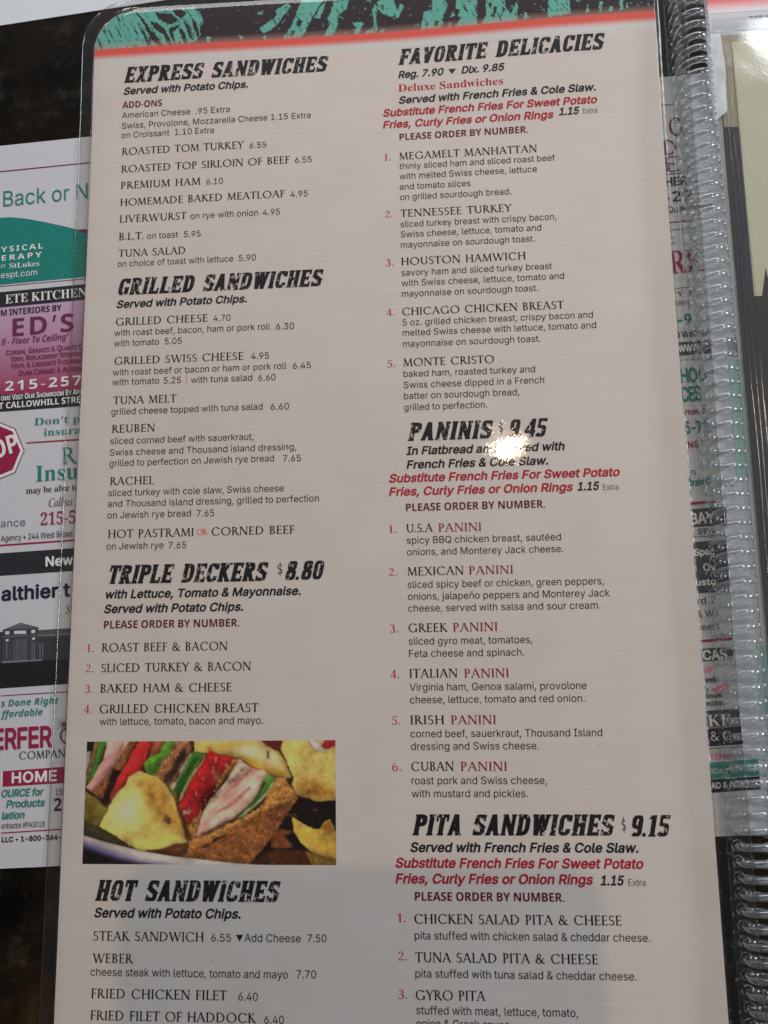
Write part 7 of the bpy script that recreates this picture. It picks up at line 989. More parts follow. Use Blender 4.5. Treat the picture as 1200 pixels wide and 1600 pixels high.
# ------------------------------------------------------------------ cream card with tree silhouettes in a clear sleeve
cc = empty("cream_tree_card", (0, 0, 0))
tag(cc, "cream card printed with dark bare tree silhouettes inside a clear sleeve at the right edge", "card")
slab("backing_board", [(132.0, 268.5), (132.0, -240), (333, -240), (333, 268.5)], 0.0008, 0.0013, M_TAN, cc)
slab("card_sheet", [(138.4, 264.5), (138.4, -236), (331, -236), (331, 264.5)], 0.0014, 0.0016, M_CREAM, cc)
slab("dark_border_strip", [(131.7, 222.6), (131.7, -238), (138.0, -238), (138.0, 222.3)], 0.00135, 0.0017, tinted("border_ink", (66, 63, 70)), cc)
TREES = [[(137.8, 142.3), (141.6, 142.1), (143.0, 148.8), (144.3, 155.3), (144.7, 150.5), (146.2, 152.2), (153.9, 160.1), (147.8, 91.2), (138.9, 91.6), (138.3, 102.8), (138.4, 114.2), (137.8, 125.7), (137.6, 146.1)], [(138.9, 91.6), (147.8, 91.2), (124.6, -171.2), (120.9, -171.3), (135.0, 21.1), (137.9, 58.4)]]
for q in TREES:
    V, F = poly_mesh([q], 0.00166)
    mesh_obj("tree_silhouette", V, F, tinted("silhouette_ink", (64, 62, 58)), cc)
# sleeve: two clear leaves, edges as thin welded rims
def film_sheet(name, outline, z, m, parent, rim=0.35, rimz=0.0004):
    V, F = poly_mesh([outline], z)
    o = mesh_obj(name, V, F, m, parent)
    n = len(outline)
    V, F = [], []
    for i in range(n):
        ax, ay = outline[i - 1]
        bx, by = outline[i]
        cx, cy = outline[(i + 1) % n]
        d1 = Vector((bx - ax, by - ay)).normalized()
        d2 = Vector((cx - bx, cy - by)).normalized()
        nrm = Vector((-(d1 + d2).y, (d1 + d2).x)).normalized()
        for s, h in ((0, 0), (0.5, rimz), (1, 0)):
            V.append(((bx + nrm.x * rim * s) * MM, (by + nrm.y * rim * s) * MM, z + h + 0.00002))
    for i in range(n):
        j = (i + 1) % n
        for k in range(2):
            F.append((i * 3 + k, j * 3 + k, j * 3 + k + 1, i * 3 + k + 1))
    mesh_obj("film_rim", V, F, M_EDGE, o, smooth=True)
    return o
film_sheet("sleeve_back", [(130.4, 276.3), (130.4, -245), (336, -245), (336, 274.0)], 0.0020, M_SLEEVE, cc)
film_sheet("sleeve_front", [(126.5, 269.6), (126.5, -243), (335, -243), (335, 266.5)], 0.0026, M_SLEEVE, cc)
# folds of the sleeve running down over the dark strip, and window glare painted as a whitish patch at its corner
for fx, y1, y2 in ((133.6, 262, -230), (135.6, 240, -230), (138.2, 262, -230)):
    V, F = [], []
    for k in range(60):
        y = y1 + (y2 - y1) * k / 59
        wob = 0.25 * math.sin(k * 0.55 + fx)
        for s, h in ((-0.22, 0), (0, 0.0003), (0.22, 0)):
            V.append(((fx + wob + s) * MM, y * MM, 0.0027 + h))
    for k in range(59):
        for j in range(2):
            F.append((k * 3 + j, (k + 1) * 3 + j, (k + 1) * 3 + j + 1, k * 3 + j + 1))
    mesh_obj("film_fold", V, F, M_EDGE, cc, smooth=True)
M_GLARE = bpy.data.materials.new("glare_paint")  # pale see-through colour stands for window glare on the sleeve film
M_GLARE.use_nodes = True
N_, L_, b_ = nodes(M_GLARE)
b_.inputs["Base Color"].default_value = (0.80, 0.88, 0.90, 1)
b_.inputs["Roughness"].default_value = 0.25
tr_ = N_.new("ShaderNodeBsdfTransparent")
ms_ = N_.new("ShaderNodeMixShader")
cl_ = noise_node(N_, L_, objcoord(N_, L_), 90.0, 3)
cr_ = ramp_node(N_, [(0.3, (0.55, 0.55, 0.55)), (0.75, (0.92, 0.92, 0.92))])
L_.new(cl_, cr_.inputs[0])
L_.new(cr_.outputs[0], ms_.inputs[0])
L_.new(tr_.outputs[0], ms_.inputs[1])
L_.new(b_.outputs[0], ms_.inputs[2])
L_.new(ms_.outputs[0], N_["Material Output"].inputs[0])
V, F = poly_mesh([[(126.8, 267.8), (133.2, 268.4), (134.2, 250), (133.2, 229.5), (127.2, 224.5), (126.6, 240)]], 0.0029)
mesh_obj("painted_glare", V, F, M_GLARE, cc)

# ------------------------------------------------------------------ the spiral-bound laminated menu
menu = empty("spiral_bound_menu", (0, 0, 0))
tag(menu, "long laminated sandwich menu page bound with a clear plastic coil, lying on the placemat", "menu")

def sst(a, b, t):
    t = min(1, max(0, (t - a) / (b - a)))
    return t * t * (3 - 2 * t)

def curl(x, y):
    """page height above its flat plane (m): upper corners lift a little"""
    s = min(1.0, max(0, (y - 212) / 58)) ** 1.5
    w = sst(-20, 70, x) if x > -30 else 0.75 * sst(-30, -150, x) if False else 0.7 * sst(30, 150, -x)
    return 0.0019 * s * w

XL, XR, YT, YB, RC = -161.0, 104.9, 302.2, -210.0, 20.5
FXL, FXR, FYT, FYB, FRC = -167.4, 118.8, 307.8, -217.0, 23.0

def left_limit(y, xl, yt, rc):
    if y > yt - rc:
        d = y - (yt - rc)
        return xl + rc - math.sqrt(max(0, rc * rc - d * d))
    return xl

def page_grid(name, xl, xr, yt, yb, rc, nx, z, m, parent, rows, lip=None):
    V, F = [], []
    for y in rows:
        x0 = left_limit(y, xl, yt, rc)
        for i in range(nx + 1):
            x = x0 + (xr - x0) * i / nx
            V.append((x * MM, y * MM, z + curl(x, y) + (lip(x, y) if lip else 0)))
    for j in range(len(rows) - 1):
        for i in range(nx):
            a = j * (nx + 1) + i
            F.append((a, a + nx + 1, a + nx + 2, a + 1))
    return mesh_obj(name, V, F, m, parent, smooth=True)

def rows_for(yt, rc, yb):
    r = [yt - rc + rc * math.sin(math.radians(90 * (1 - k / 16))) for k in range(17)]
    y = r[-1]
    while y > 205:
        y -= 1.1
        r.append(y)
    while y > yb:
        y -= 20
        r.append(max(y, yb))
    return r

# film below the paper, then paper, prints, top film
page_grid("bottom_laminate", FXL, FXR, FYT, FYB, FRC, 40, 0.00075, M_MARGIN, menu, rows_for(FYT, FRC, FYB))
sheet = page_grid("paper_sheet", XL, XR, YT, YB, RC, 130, 0.00125, M_PAPER, menu, rows_for(YT, RC, YB))
# thickness skirt of the paper
V, F = [], []
rws = rows_for(YT, RC, YB)
for side in (0, 1):
    base = len(V)
    for y in rws:
        x = left_limit(y, XL, YT, RC) if side == 0 else XR
        V += [(x * MM, y * MM, 0.00125 + curl(x, y)), (x * MM, y * MM, 0.0009 + curl(x, y))]
    for j in range(len(rws) - 1):
        a = base + 2 * j
        F.append((a, a + 1, a + 3, a + 2) if side == 0 else (a, a + 2, a + 3, a + 1))
mesh_obj("paper_edge", V, F, M_PAPER, sheet)

ZT = 0.00125
# header artwork: dark band with ragged teal lettering remnants
HT, HD = ([[(-161.7, 281.5), (-161.2, 290.9), (-156.6, 296.7), (-148.0, 300.8), (-140.8, 300.9), (-131.2, 301.3), (-112.9, 301.6), (-108.9, 297.8), (-107.6, 292.9), (-109.5, 290.5), (-109.0, 286.1), (-111.3, 282.9), (-115.6, 281.5), (-122.7, 282.0), (-134.6, 281.6), (-157.7, 281.2)], [(-105.9, 285.1), (-103.9, 284.9), (-104.2, 281.9), (-105.8, 282.1)], [(-90.6, 285.2), (-87.8, 283.7), (-89.0, 282.5)], [(-82.1, 295.7), (-78.2, 297.6), (-79.0, 295.0)], [(-80.5, 288.3), (-76.6, 290.6), (-72.7, 293.7), (-69.6, 295.2), (-69.6, 291.7), (-73.5, 287.7), (-78.1, 285.5)], [(-78.1, 283.8), (-76.6, 284.1), (-76.9, 281.6), (-78.1, 281.7)], [(-72.7, 297.1), (-66.5, 301.0), (-65.0, 299.1), (-70.4, 291.8)], [(-59.5, 302.6), (-49.0, 301.7), (-54.9, 292.3), (-58.7, 283.6), (-61.8, 281.1), (-69.2, 281.5), (-64.9, 288.0)], [(-47.9, 301.2), (-51.0, 291.2), (-54.1, 291.8), (-51.0, 297.2)], [(-44.0, 300.9), (-37.1, 300.3), (-37.9, 296.1), (-42.5, 291.4), (-42.6, 286.2), (-45.7, 280.1), (-49.7, 280.4), (-46.4, 288.2), (-47.2, 290.9)], [(-35.6, 288.3), (-30.7, 287.9), (-31.9, 282.9), (-34.2, 280.1), (-35.3, 280.4), (-33.4, 285.5)], [(-24.0, 297.6), (-21.7, 299.6), (-15.6, 299.1), (-13.8, 290.8), (-16.5, 289.8), (-20.3, 291.3), (-23.3, 294.1), (-24.2, 289.1), (-23.5, 283.1), (-25.8, 280.3), (-28.1, 280.5), (-24.9, 286.6), (-26.0, 294.3)], [(-12.6, 296.7), (-10.7, 294.8), (-13.5, 289.1), (-15.8, 288.4)], [(-22.7, 282.6), (-19.7, 284.1), (-20.4, 282.9), (-22.0, 280.9)], [(-30.4, 281.5), (-26.5, 284.2), (-27.7, 280.9)], [(2.7, 297.6), (8.7, 297.1), (9.7, 293.2), (7.7, 288.3), (6.8, 280.4), (-3.2, 280.3), (-1.3, 290.7), (2.5, 292.1)], [(14.0, 296.7), (23.0, 296.0), (22.5, 280.0), (12.6, 280.4), (16.0, 286.8), (10.7, 287.2), (13.8, 291.2)], [(9.4, 280.6), (10.6, 284.7), (11.3, 280.6)], [(21.5, 296.1), (23.9, 295.9), (23.4, 281.0), (21.0, 281.0)], [(28.3, 295.6), (36.5, 294.9), (37.0, 289.4), (39.1, 285.9), (42.4, 292.4), (42.3, 281.4), (25.2, 281.3), (27.6, 285.9)], [(57.3, 293.3), (66.2, 292.6), (66.6, 283.3), (55.7, 282.3)], [(45.9, 286.2), (47.6, 282.7), (44.6, 282.1)], [(74.8, 288.1), (75.3, 283.9), (72.9, 283.1)], [(80.0, 288.6), (81.6, 288.4), (80.5, 282.8), (79.5, 282.9)], [(84.4, 285.7), (86.0, 285.6), (85.7, 283.3), (84.1, 283.2)], [(89.5, 290.7), (91.2, 290.6), (90.4, 283.2), (89.0, 283.0)], [(92.2, 287.6), (93.3, 285.0), (92.2, 284.1)], [(101.8, 286.0), (102.8, 285.9), (102.4, 284.3)]], [[(-160.4, 289.1), (-159.6, 289.1), (-156.9, 281.5), (-157.8, 281.4)], [(-141.1, 300.7), (-139.9, 300.6), (-135.8, 294.2), (-132.4, 289.2), (-126.3, 281.6), (-129.8, 281.5), (-133.5, 286.3), (-136.5, 292.5)], [(-140.2, 294.6), (-136.4, 289.5), (-133.2, 281.8), (-134.8, 281.9), (-136.7, 287.4)], [(-131.5, 299.8), (-123.9, 299.0), (-119.9, 295.2), (-123.0, 292.8), (-127.8, 294.5)], [(-131.4, 295.2), (-126.9, 291.4), (-124.4, 286.4), (-122.3, 281.8), (-124.9, 282.0), (-126.8, 287.5), (-132.5, 292.2)], [(-124.9, 290.4), (-118.6, 292.9), (-119.8, 290.8), (-122.5, 288.5), (-120.5, 282.0), (-121.8, 282.0)], [(-119.8, 290.8), (-117.4, 289.4), (-114.8, 281.9), (-116.6, 281.4), (-118.5, 286.9)], [(-117.5, 295.9), (-114.7, 292.2), (-112.1, 283.6), (-113.3, 283.7), (-115.8, 289.2)], [(-113.6, 296.4), (-111.1, 293.2), (-109.4, 285.7), (-110.2, 285.4), (-112.3, 290.7)], [(-122.8, 301.2), (-120.0, 301.5), (-116.0, 298.8), (-118.3, 295.5), (-121.5, 297.5)], [(-134.2, 295.0), (-132.2, 294.8), (-131.7, 293.2), (-133.3, 293.3)], [(-64.9, 285.8), (-63.0, 285.7), (-64.1, 282.4), (-65.1, 282.4)], [(-61.8, 292.0), (-59.5, 291.0), (-61.1, 286.8), (-62.2, 287.7)], [(-21.7, 296.6), (-20.2, 296.4), (-21.0, 293.1)], [(3.9, 286.1), (5.8, 285.1), (4.9, 282.2), (3.4, 283.6)], [(-1.1, 284.8), (0.5, 285.5), (0.8, 283.8), (-0.7, 283.5)], [(13.1, 291.3), (15.7, 291.1), (14.5, 286.9), (13.6, 282.0), (12.9, 286.2)], [(29.3, 292.5), (30.4, 292.5), (30.5, 289.9), (29.4, 290.0)], [(31.8, 290.7), (32.9, 289.7), (31.7, 285.6), (31.0, 286.5)], [(30.2, 286.6), (32.4, 286.0), (31.6, 284.8), (29.8, 285.3)], [(35.5, 289.5), (36.3, 288.6), (36.0, 286.1), (35.1, 286.6)], [(63.2, 292.4), (66.1, 292.2), (65.7, 290.7), (63.5, 291.1)], [(62.2, 286.6), (63.3, 286.1), (62.7, 284.5)]])
nx, ny = 980, 76
hx = np.linspace(XL, XR, nx)
hy = np.linspace(YT, 281.9, ny)
X, Y = np.meshgrid(hx, hy)
w1 = (fbm(X, Y, 0.9, 3) - 0.5) * 1.5
w2 = (fbm(X, Y, 0.9, 4) - 0.5) * 1.5
tealm = np.zeros(X.shape)
for q in HT:
    x_ = [v[0] for v in q]
    y_ = [v[1] for v in q]
    sx = (hx > min(x_) - 3) & (hx < max(x_) + 3)
    sl = np.ix_(np.ones(ny, bool), sx)
    tealm[sl] = np.maximum(tealm[sl], np.clip(sdist(X[sl] + w1[sl], Y[sl] + w2[sl], q) * 5 + 0.5, 0, 1))
for q in HD:
    x_ = [v[0] for v in q]
    sx = (hx > min(x_) - 3) & (hx < max(x_) + 3)
    sl = np.ix_(np.ones(ny, bool), sx)
    tealm[sl] = np.minimum(tealm[sl], 1 - np.clip(sdist(X[sl] + w1[sl], Y[sl] + w2[sl], q) * 5 + 0.5, 0, 1))
sp1 = fbm(X, Y * 0.8, 0.75, 11, 5)
area_w = fbm(X, Y, 0.05, 12, 2)
tealm = np.maximum(tealm, np.clip((sp1 - 0.735 - 0.05 * (area_w < 0.45)) * 40, 0, 1) * (X > -130))
tealm = np.minimum(tealm, 1 - np.clip((fbm(X, Y * 0.7, 0.9, 15, 5) - 0.745) * 40, 0, 1))
crack = fbm(X * 0.9 + Y * 0.4, Y * 0.20 + 7, 1.7, 21, 4)
tealm = np.minimum(tealm, 1 - np.clip((crack - 0.665) * 30, 0, 1))
tc_, dc_, oc_ = np.array(ink((84, 148, 137))), np.array(ink((34, 22, 26))), np.array(ink((190, 82, 70)))
rgb = tealm[..., None] * tc_ + (1 - tealm[..., None]) * dc_
glow = np.clip((285.5 - Y) / 3.4, 0, 1)[..., None] * 0.45
rgb = rgb * (1 - glow) + np.array(ink((170, 130, 120))) * glow
def keep_hdr(x, y):
    return x >= left_limit(y, XL, YT, RC) + 0.1
colour_grid("header_artwork", XL, XR, 281.9, YT, nx, ny, rgb, ZT + 0.00003, INK, sheet, curl, keep_hdr)
nx, ny = 60, 30
ys_ = np.linspace(281.9, 273.0, ny)
rgb = np.zeros((ny, nx, 3))
for j in range(ny):
    t = min(1, max(0, (279.4 - ys_[j]) / 4.2))
    t = t * t * (3 - 2 * t)
    a, b2 = np.array(ink((188, 76, 66))), np.array((0.74, 0.72, 0.71))
    rgb[j, :] = a * (1 - t) + b2 * t
colour_grid("orange_stripe", XL + 0.1, XR - 0.1, 273.0, 281.9, nx, ny, rgb, ZT + 0.00003, INK, sheet, curl)

# sandwich photograph printed at the lower left
PH = [((95, 55, 30), [(0, 0), (1, 0), (1, 1), (0, 1)], 0, 0.5, 14, 0.006),
((30, 30, 30), [(-0.012, -0.018), (0.038, -0.018), (0.02, 0.081), (-0.012, 0.095)], 0.012, 0.25, 22, 0.006),
((175, 160, 180), [(-0.012, 0.09), (0.024, 0.081), (0.015, 0.172), (-0.012, 0.317)], 0.01, 0.1, 22, 0.006),
((150, 130, 60), [(0.036, -0.018), (0.058, -0.018), (0.02, 0.335), (-0.012, 0.353), (0.011, 0.208)], 0.012, 0.4, 22, 0.006),
((70, 140, 45), [(0.057, -0.018), (0.089, -0.018), (0.033, 0.317), (0.009, 0.335)], 0.012, 0.35, 22, 0.006),
((225, 165, 165), [(0.087, -0.018), (0.181, -0.018), (0.119, 0.208), (0.065, 0.344), (0.029, 0.416), (0.004, 0.38), (0.029, 0.298), (0.063, 0.163)], 0.012, 0.2, 22, 0.006),
((240, 205, 180), [(0.154, -0.009), (0.181, -0.009), (0.141, 0.145), (0.128, 0.154)], 0.012, 0.1, 22, 0.006),
((150, 90, 50), [(0.177, -0.018), (0.213, -0.018), (0.159, 0.181), (0.11, 0.344), (0.087, 0.488), (0.029, 0.43), (0.074, 0.317), (0.132, 0.154)], 0.015, 0.6, 30, 0.006),
((45, 22, 18), [(0.11, 0.244), (0.141, 0.253), (0.128, 0.317), (0.11, 0.38), (0.105, 0.488), (0.083, 0.534), (0.065, 0.488), (0.087, 0.38)], 0.02, 0.3, 22, 0.006),
((215, 40, 40), [(0.215, -0.018), (0.273, -0.018), (0.244, 0.163), (0.231, 0.244), (0.172, 0.298), (0.132, 0.416), (0.11, 0.497), (0.101, 0.452), (0.119, 0.344), (0.154, 0.208)], 0.014, 0.35, 18, 0.006),
((205, 105, 70), [(0.271, -0.018), (0.325, -0.018), (0.28, 0.127), (0.249, 0.145)], 0.012, 0.3, 22, 0.006),
((110, 175, 50), [(0.321, -0.018), (0.368, -0.018), (0.352, 0.072), (0.307, 0.181), (0.285, 0.308), (0.244, 0.271), (0.233, 0.181), (0.253, 0.136), (0.294, 0.099)], 0.014, 0.35, 22, 0.006),
((60, 120, 35), [(0.253, 0.208), (0.303, 0.136), (0.285, 0.253), (0.271, 0.271)], 0.014, 0.35, 22, 0.006),
((165, 110, 70), [(0.365, 0.0), (0.415, 0.0), (0.43, 0.072), (0.41, 0.181), (0.365, 0.335), (0.338, 0.398), (0.282, 0.312), (0.3, 0.199), (0.343, 0.109)], 0.018, 0.6, 34, 0.006),
((60, 32, 24), [(0.379, 0.081), (0.404, 0.054), (0.392, 0.145), (0.361, 0.289), (0.336, 0.362), (0.321, 0.335)], 0.018, 0.4, 24, 0.006),
((205, 185, 160), [(0.415, 0.099), (0.435, 0.081), (0.388, 0.335), (0.356, 0.443), (0.338, 0.38), (0.374, 0.298)], 0.016, 0.3, 22, 0.006),
((80, 150, 50), [(0.433, 0.072), (0.491, 0.054), (0.46, 0.208), (0.415, 0.335), (0.379, 0.479), (0.352, 0.443), (0.37, 0.335), (0.41, 0.181)], 0.014, 0.4, 22, 0.006),
((35, 95, 30), [(0.437, 0.136), (0.451, 0.145), (0.406, 0.317), (0.37, 0.452), (0.361, 0.416), (0.397, 0.289)], 0.014, 0.3, 22, 0.006),
((190, 190, 120), [(0.493, 0.072), (0.469, 0.208), (0.428, 0.344), (0.388, 0.488), (0.372, 0.511), (0.377, 0.488), (0.415, 0.317), (0.46, 0.181)], 0.01, 0.2, 22, 0.006),
((215, 180, 95), [(0.438, -0.036), (0.69, -0.036), (0.726, 0.036), (0.771, 0.081), (0.815, 0.199), (0.833, 0.308), (0.788, 0.317), (0.726, 0.253), (0.667, 0.217), (0.622, 0.136), (0.591, 0.136), (0.528, 0.118), (0.438, 0.081)], 0.01, 0.25, 22, 0.006),
((225, 170, 50), [(0.555, 0.145), (0.622, 0.136), (0.708, 0.19), (0.788, 0.289), (0.771, 0.326), (0.726, 0.262), (0.667, 0.222), (0.622, 0.154)], 0.01, 0.2, 12, 0.05),
((225, 215, 170), [(0.587, 0.068), (0.645, 0.027), (0.708, 0.041), (0.753, 0.09), (0.797, 0.208), (0.762, 0.199), (0.676, 0.145), (0.609, 0.113)], 0.01, 0.12, 10, 0.05),
((60, 50, 25), [(0.806, 0.19), (0.813, 0.199), (0.833, 0.298), (0.829, 0.308)], 0.004, 0.1, 22, 0.006),
((60, 50, 25), [(0.729, 0.09), (0.735, 0.09), (0.737, 0.145), (0.732, 0.147)], 0.006, 0.1, 22, 0.006),
((110, 30, 35), [(0.692, -0.036), (0.8, -0.036), (0.775, 0.083), (0.726, 0.036)], 0.01, 0.5, 22, 0.006),
((225, 200, 110), [(0.795, -0.036), (1.013, -0.036), (1.013, 0.493), (0.941, 0.502), (0.878, 0.475), (0.847, 0.443), (0.824, 0.362), (0.833, 0.308), (0.815, 0.199), (0.78, 0.081)], 0.01, 0.25, 12, 0.006),
((195, 140, 55), [(0.842, 0.335), (0.923, 0.317), (0.999, 0.416), (0.999, 0.488), (0.941, 0.497), (0.878, 0.47), (0.851, 0.434)], 0.02, 0.45, 24, 0.06),
((220, 215, 215), [(0.887, -0.036), (0.946, 0.036), (0.961, 0.099), (0.919, 0.081)], 0.008, 0.1, 10, 0.012),
((190, 35, 45), [(0.946, 0.054), (0.972, -0.036), (1.013, -0.036), (1.013, 0.05), (0.963, 0.074)], 0.01, 0.3, 22, 0.006),
((28, 18, 15), [(0.847, 0.452), (0.923, 0.497), (1.013, 0.497), (1.013, 1.031), (0.609, 1.031), (0.744, 0.814), (0.815, 0.543)], 0.01, 0.6, 12, 0.006),
((85, 45, 22), [(0.672, 0.968), (0.766, 0.868), (0.878, 0.877), (0.928, 1.031), (0.667, 1.031)], 0.015, 0.5, 12, 0.015),
((130, 70, 35), [(0.744, 0.715), (0.824, 0.724), (0.869, 0.868), (0.748, 0.868)], 0.012, 0.4, 22, 0.006),
((20, 18, 20), [(0.797, 0.769), (0.833, 0.751), (0.869, 0.859), (0.833, 0.868)], 0.012, 0.2, 22, 0.006),
((210, 170, 70), [(0.829, 0.62), (0.86, 0.66), (0.905, 0.705), (0.932, 0.715), (0.955, 0.651), (0.977, 0.642), (0.99, 0.705), (1.013, 0.814), (1.013, 0.968), (0.946, 0.932), (0.892, 0.895), (0.86, 0.814), (0.833, 0.724)], 0.01, 0.3, 14, 0.006),
((170, 110, 40), [(0.946, 0.705), (0.972, 0.651), (0.99, 0.724), (0.977, 0.76)], 0.01, 0.3, 22, 0.006),
((150, 118, 45), [(0.878, 0.886), (1.013, 0.968), (1.013, 1.031), (0.914, 1.031)], 0.01, 0.4, 22, 0.006),
((135, 120, 45), [(-0.021, 0.389), (0.042, 0.452), (0.092, 0.552), (0.083, 0.624), (0.065, 0.687), (0.141, 0.778), (0.204, 0.891), (0.141, 0.85), (-0.021, 0.769)], 0.01, 0.35, 16, 0.006),
((70, 62, 38), [(-0.021, 0.624), (0.06, 0.705), (0.141, 0.787), (0.195, 0.882), (0.096, 0.832), (-0.021, 0.764)], 0.01, 0.3, 22, 0.006),
((205, 28, 35), [(0.507, 0.054), (0.478, 0.181), (0.433, 0.298), (0.406, 0.416), (0.374, 0.534), (0.388, 0.624), (0.419, 0.674), (0.455, 0.62), (0.474, 0.543), (0.501, 0.452), (0.535, 0.402), (0.542, 0.344), (0.58, 0.226), (0.592, 0.136), (0.533, 0.119), (0.492, 0.059)], 0.012, 0.35, 16, 0.006),
((245, 140, 130), [(0.508, 0.262), (0.542, 0.271), (0.528, 0.335), (0.515, 0.326)], 0.03, 0.5, 30, 0.03),
((250, 190, 180), [(0.401, 0.565), (0.437, 0.579), (0.428, 0.601), (0.397, 0.597)], 0.015, 0.2, 30, 0.006),
((120, 10, 20), [(0.474, 0.416), (0.501, 0.398), (0.533, 0.362), (0.524, 0.416), (0.488, 0.506), (0.474, 0.534)], 0.015, 0.4, 22, 0.006),
((232, 110, 100), [(0.501, 0.208), (0.514, 0.197), (0.517, 0.235), (0.506, 0.255)], 0.02, 0.3, 40, 0.012),
((232, 110, 100), [(0.524, 0.289), (0.536, 0.279), (0.539, 0.317), (0.528, 0.336)], 0.02, 0.3, 40, 0.012),
((232, 110, 100), [(0.515, 0.136), (0.527, 0.125), (0.53, 0.163), (0.519, 0.183)], 0.02, 0.3, 40, 0.012),
((232, 110, 100), [(0.56, 0.181), (0.572, 0.17), (0.575, 0.208), (0.564, 0.228)], 0.02, 0.3, 40, 0.012),
((228, 92, 84), [(0.478, 0.289), (0.487, 0.28), (0.487, 0.326), (0.479, 0.331)], 0.02, 0.3, 40, 0.012),
((228, 92, 84), [(0.446, 0.416), (0.456, 0.407), (0.455, 0.452), (0.448, 0.458)], 0.02, 0.3, 40, 0.012),
((228, 92, 84), [(0.415, 0.534), (0.425, 0.525), (0.424, 0.57), (0.417, 0.575)], 0.02, 0.3, 40, 0.012),
((185, 125, 60), [(0.596, 0.136), (0.629, 0.147), (0.6, 0.217), (0.546, 0.38), (0.497, 0.497), (0.474, 0.579), (0.469, 0.687), (0.464, 0.778), (0.433, 0.805), (0.415, 0.678), (0.46, 0.615), (0.493, 0.488)], 0.02, 0.6, 36, 0.006),
((238, 192, 182), [(0.622, 0.147), (0.667, 0.226), (0.726, 0.244), (0.744, 0.28), (0.699, 0.416), (0.654, 0.543), (0.596, 0.638), (0.528, 0.728), (0.474, 0.773), (0.451, 0.778), (0.46, 0.696), (0.474, 0.583), (0.501, 0.493), (0.564, 0.344)], 0.01, 0.18, 20, 0.006),
((190, 120, 105), [(0.662, 0.235), (0.672, 0.244), (0.609, 0.362), (0.569, 0.416), (0.6, 0.344)], 0.012, 0.3, 30, 0.02),
((170, 110, 95), [(0.663, 0.371), (0.667, 0.398), (0.622, 0.47), (0.533, 0.588), (0.524, 0.579), (0.618, 0.452)], 0.014, 0.3, 30, 0.02),
((240, 215, 200), [(0.627, 0.172), (0.663, 0.226), (0.587, 0.344), (0.519, 0.488), (0.501, 0.506), (0.564, 0.344)], 0.012, 0.15, 22, 0.006),
((100, 160, 60), [(0.732, 0.267), (0.768, 0.298), (0.753, 0.38), (0.717, 0.452), (0.69, 0.543), (0.631, 0.633), (0.589, 0.647), (0.663, 0.534), (0.699, 0.398)], 0.01, 0.35, 22, 0.006),
((180, 205, 135), [(0.762, 0.308), (0.78, 0.289), (0.753, 0.389), (0.708, 0.497), (0.645, 0.615), (0.609, 0.633), (0.69, 0.506), (0.735, 0.398)], 0.01, 0.2, 22, 0.006),
((40, 70, 25), [(0.717, 0.335), (0.723, 0.344), (0.685, 0.497), (0.679, 0.506), (0.699, 0.416)], 0.008, 0.2, 22, 0.006),
((188, 128, 62), [(0.773, 0.288), (0.8, 0.317), (0.838, 0.425), (0.849, 0.461), (0.82, 0.543), (0.788, 0.534), (0.726, 0.597), (0.609, 0.724), (0.474, 0.868), (0.41, 0.932), (0.428, 0.823), (0.474, 0.764), (0.604, 0.656), (0.717, 0.534), (0.755, 0.38)], 0.016, 0.6, 36, 0.006),
((142, 84, 42), [(0.849, 0.461), (0.82, 0.561), (0.771, 0.724), (0.744, 0.814), (0.69, 0.959), (0.654, 1.004), (0.474, 0.986), (0.365, 0.932), (0.41, 0.913), (0.474, 0.868), (0.609, 0.715), (0.726, 0.588), (0.797, 0.506), (0.829, 0.461)], 0.018, 0.6, 30, 0.012),
((150, 105, 60), [(0.52, 0.432), (0.527, 0.427), (0.53, 0.442), (0.523, 0.449)], 0.01, 0.5, 30, 0.006),
((150, 105, 60), [(0.518, 0.404), (0.526, 0.399), (0.528, 0.413), (0.521, 0.42)], 0.01, 0.5, 30, 0.006),
((150, 105, 60), [(0.593, 0.316), (0.6, 0.311), (0.603, 0.325), (0.596, 0.332)], 0.01, 0.5, 30, 0.006),
((150, 105, 60), [(0.458, 0.484), (0.465, 0.479), (0.468, 0.493), (0.461, 0.5)], 0.01, 0.5, 30, 0.006),
((150, 105, 60), [(0.609, 0.287), (0.616, 0.281), (0.619, 0.296), (0.612, 0.303)], 0.01, 0.5, 30, 0.006),
((150, 105, 60), [(0.623, 0.235), (0.63, 0.23), (0.633, 0.244), (0.625, 0.252)], 0.01, 0.5, 30, 0.006),
((150, 105, 60), [(0.576, 0.325), (0.583, 0.319), (0.586, 0.334), (0.579, 0.341)], 0.01, 0.5, 30, 0.006),
((150, 105, 60), [(0.478, 0.476), (0.485, 0.47), (0.488, 0.485), (0.481, 0.492)], 0.01, 0.5, 30, 0.006),
((150, 105, 60), [(0.463, 0.511), (0.47, 0.505), (0.472, 0.52), (0.465, 0.527)], 0.01, 0.5, 30, 0.006),
((232, 208, 112), [(0.222, 0.246), (0.249, 0.267), (0.287, 0.3), (0.321, 0.362), (0.356, 0.452), (0.379, 0.561), (0.406, 0.678), (0.426, 0.819), (0.365, 0.834), (0.303, 0.879), (0.24, 0.894), (0.186, 0.855), (0.132, 0.773), (0.064, 0.698), (0.074, 0.633), (0.091, 0.579), (0.096, 0.525), (0.132, 0.416), (0.159, 0.362), (0.172, 0.298)], 0.008, 0.22, 14, 0.006),
((205, 155, 65), [(0.231, 0.335), (0.287, 0.312), (0.321, 0.371), (0.356, 0.461), (0.379, 0.57), (0.406, 0.687), (0.419, 0.805), (0.365, 0.724), (0.294, 0.624), (0.249, 0.488)], 0.02, 0.4, 20, 0.07),
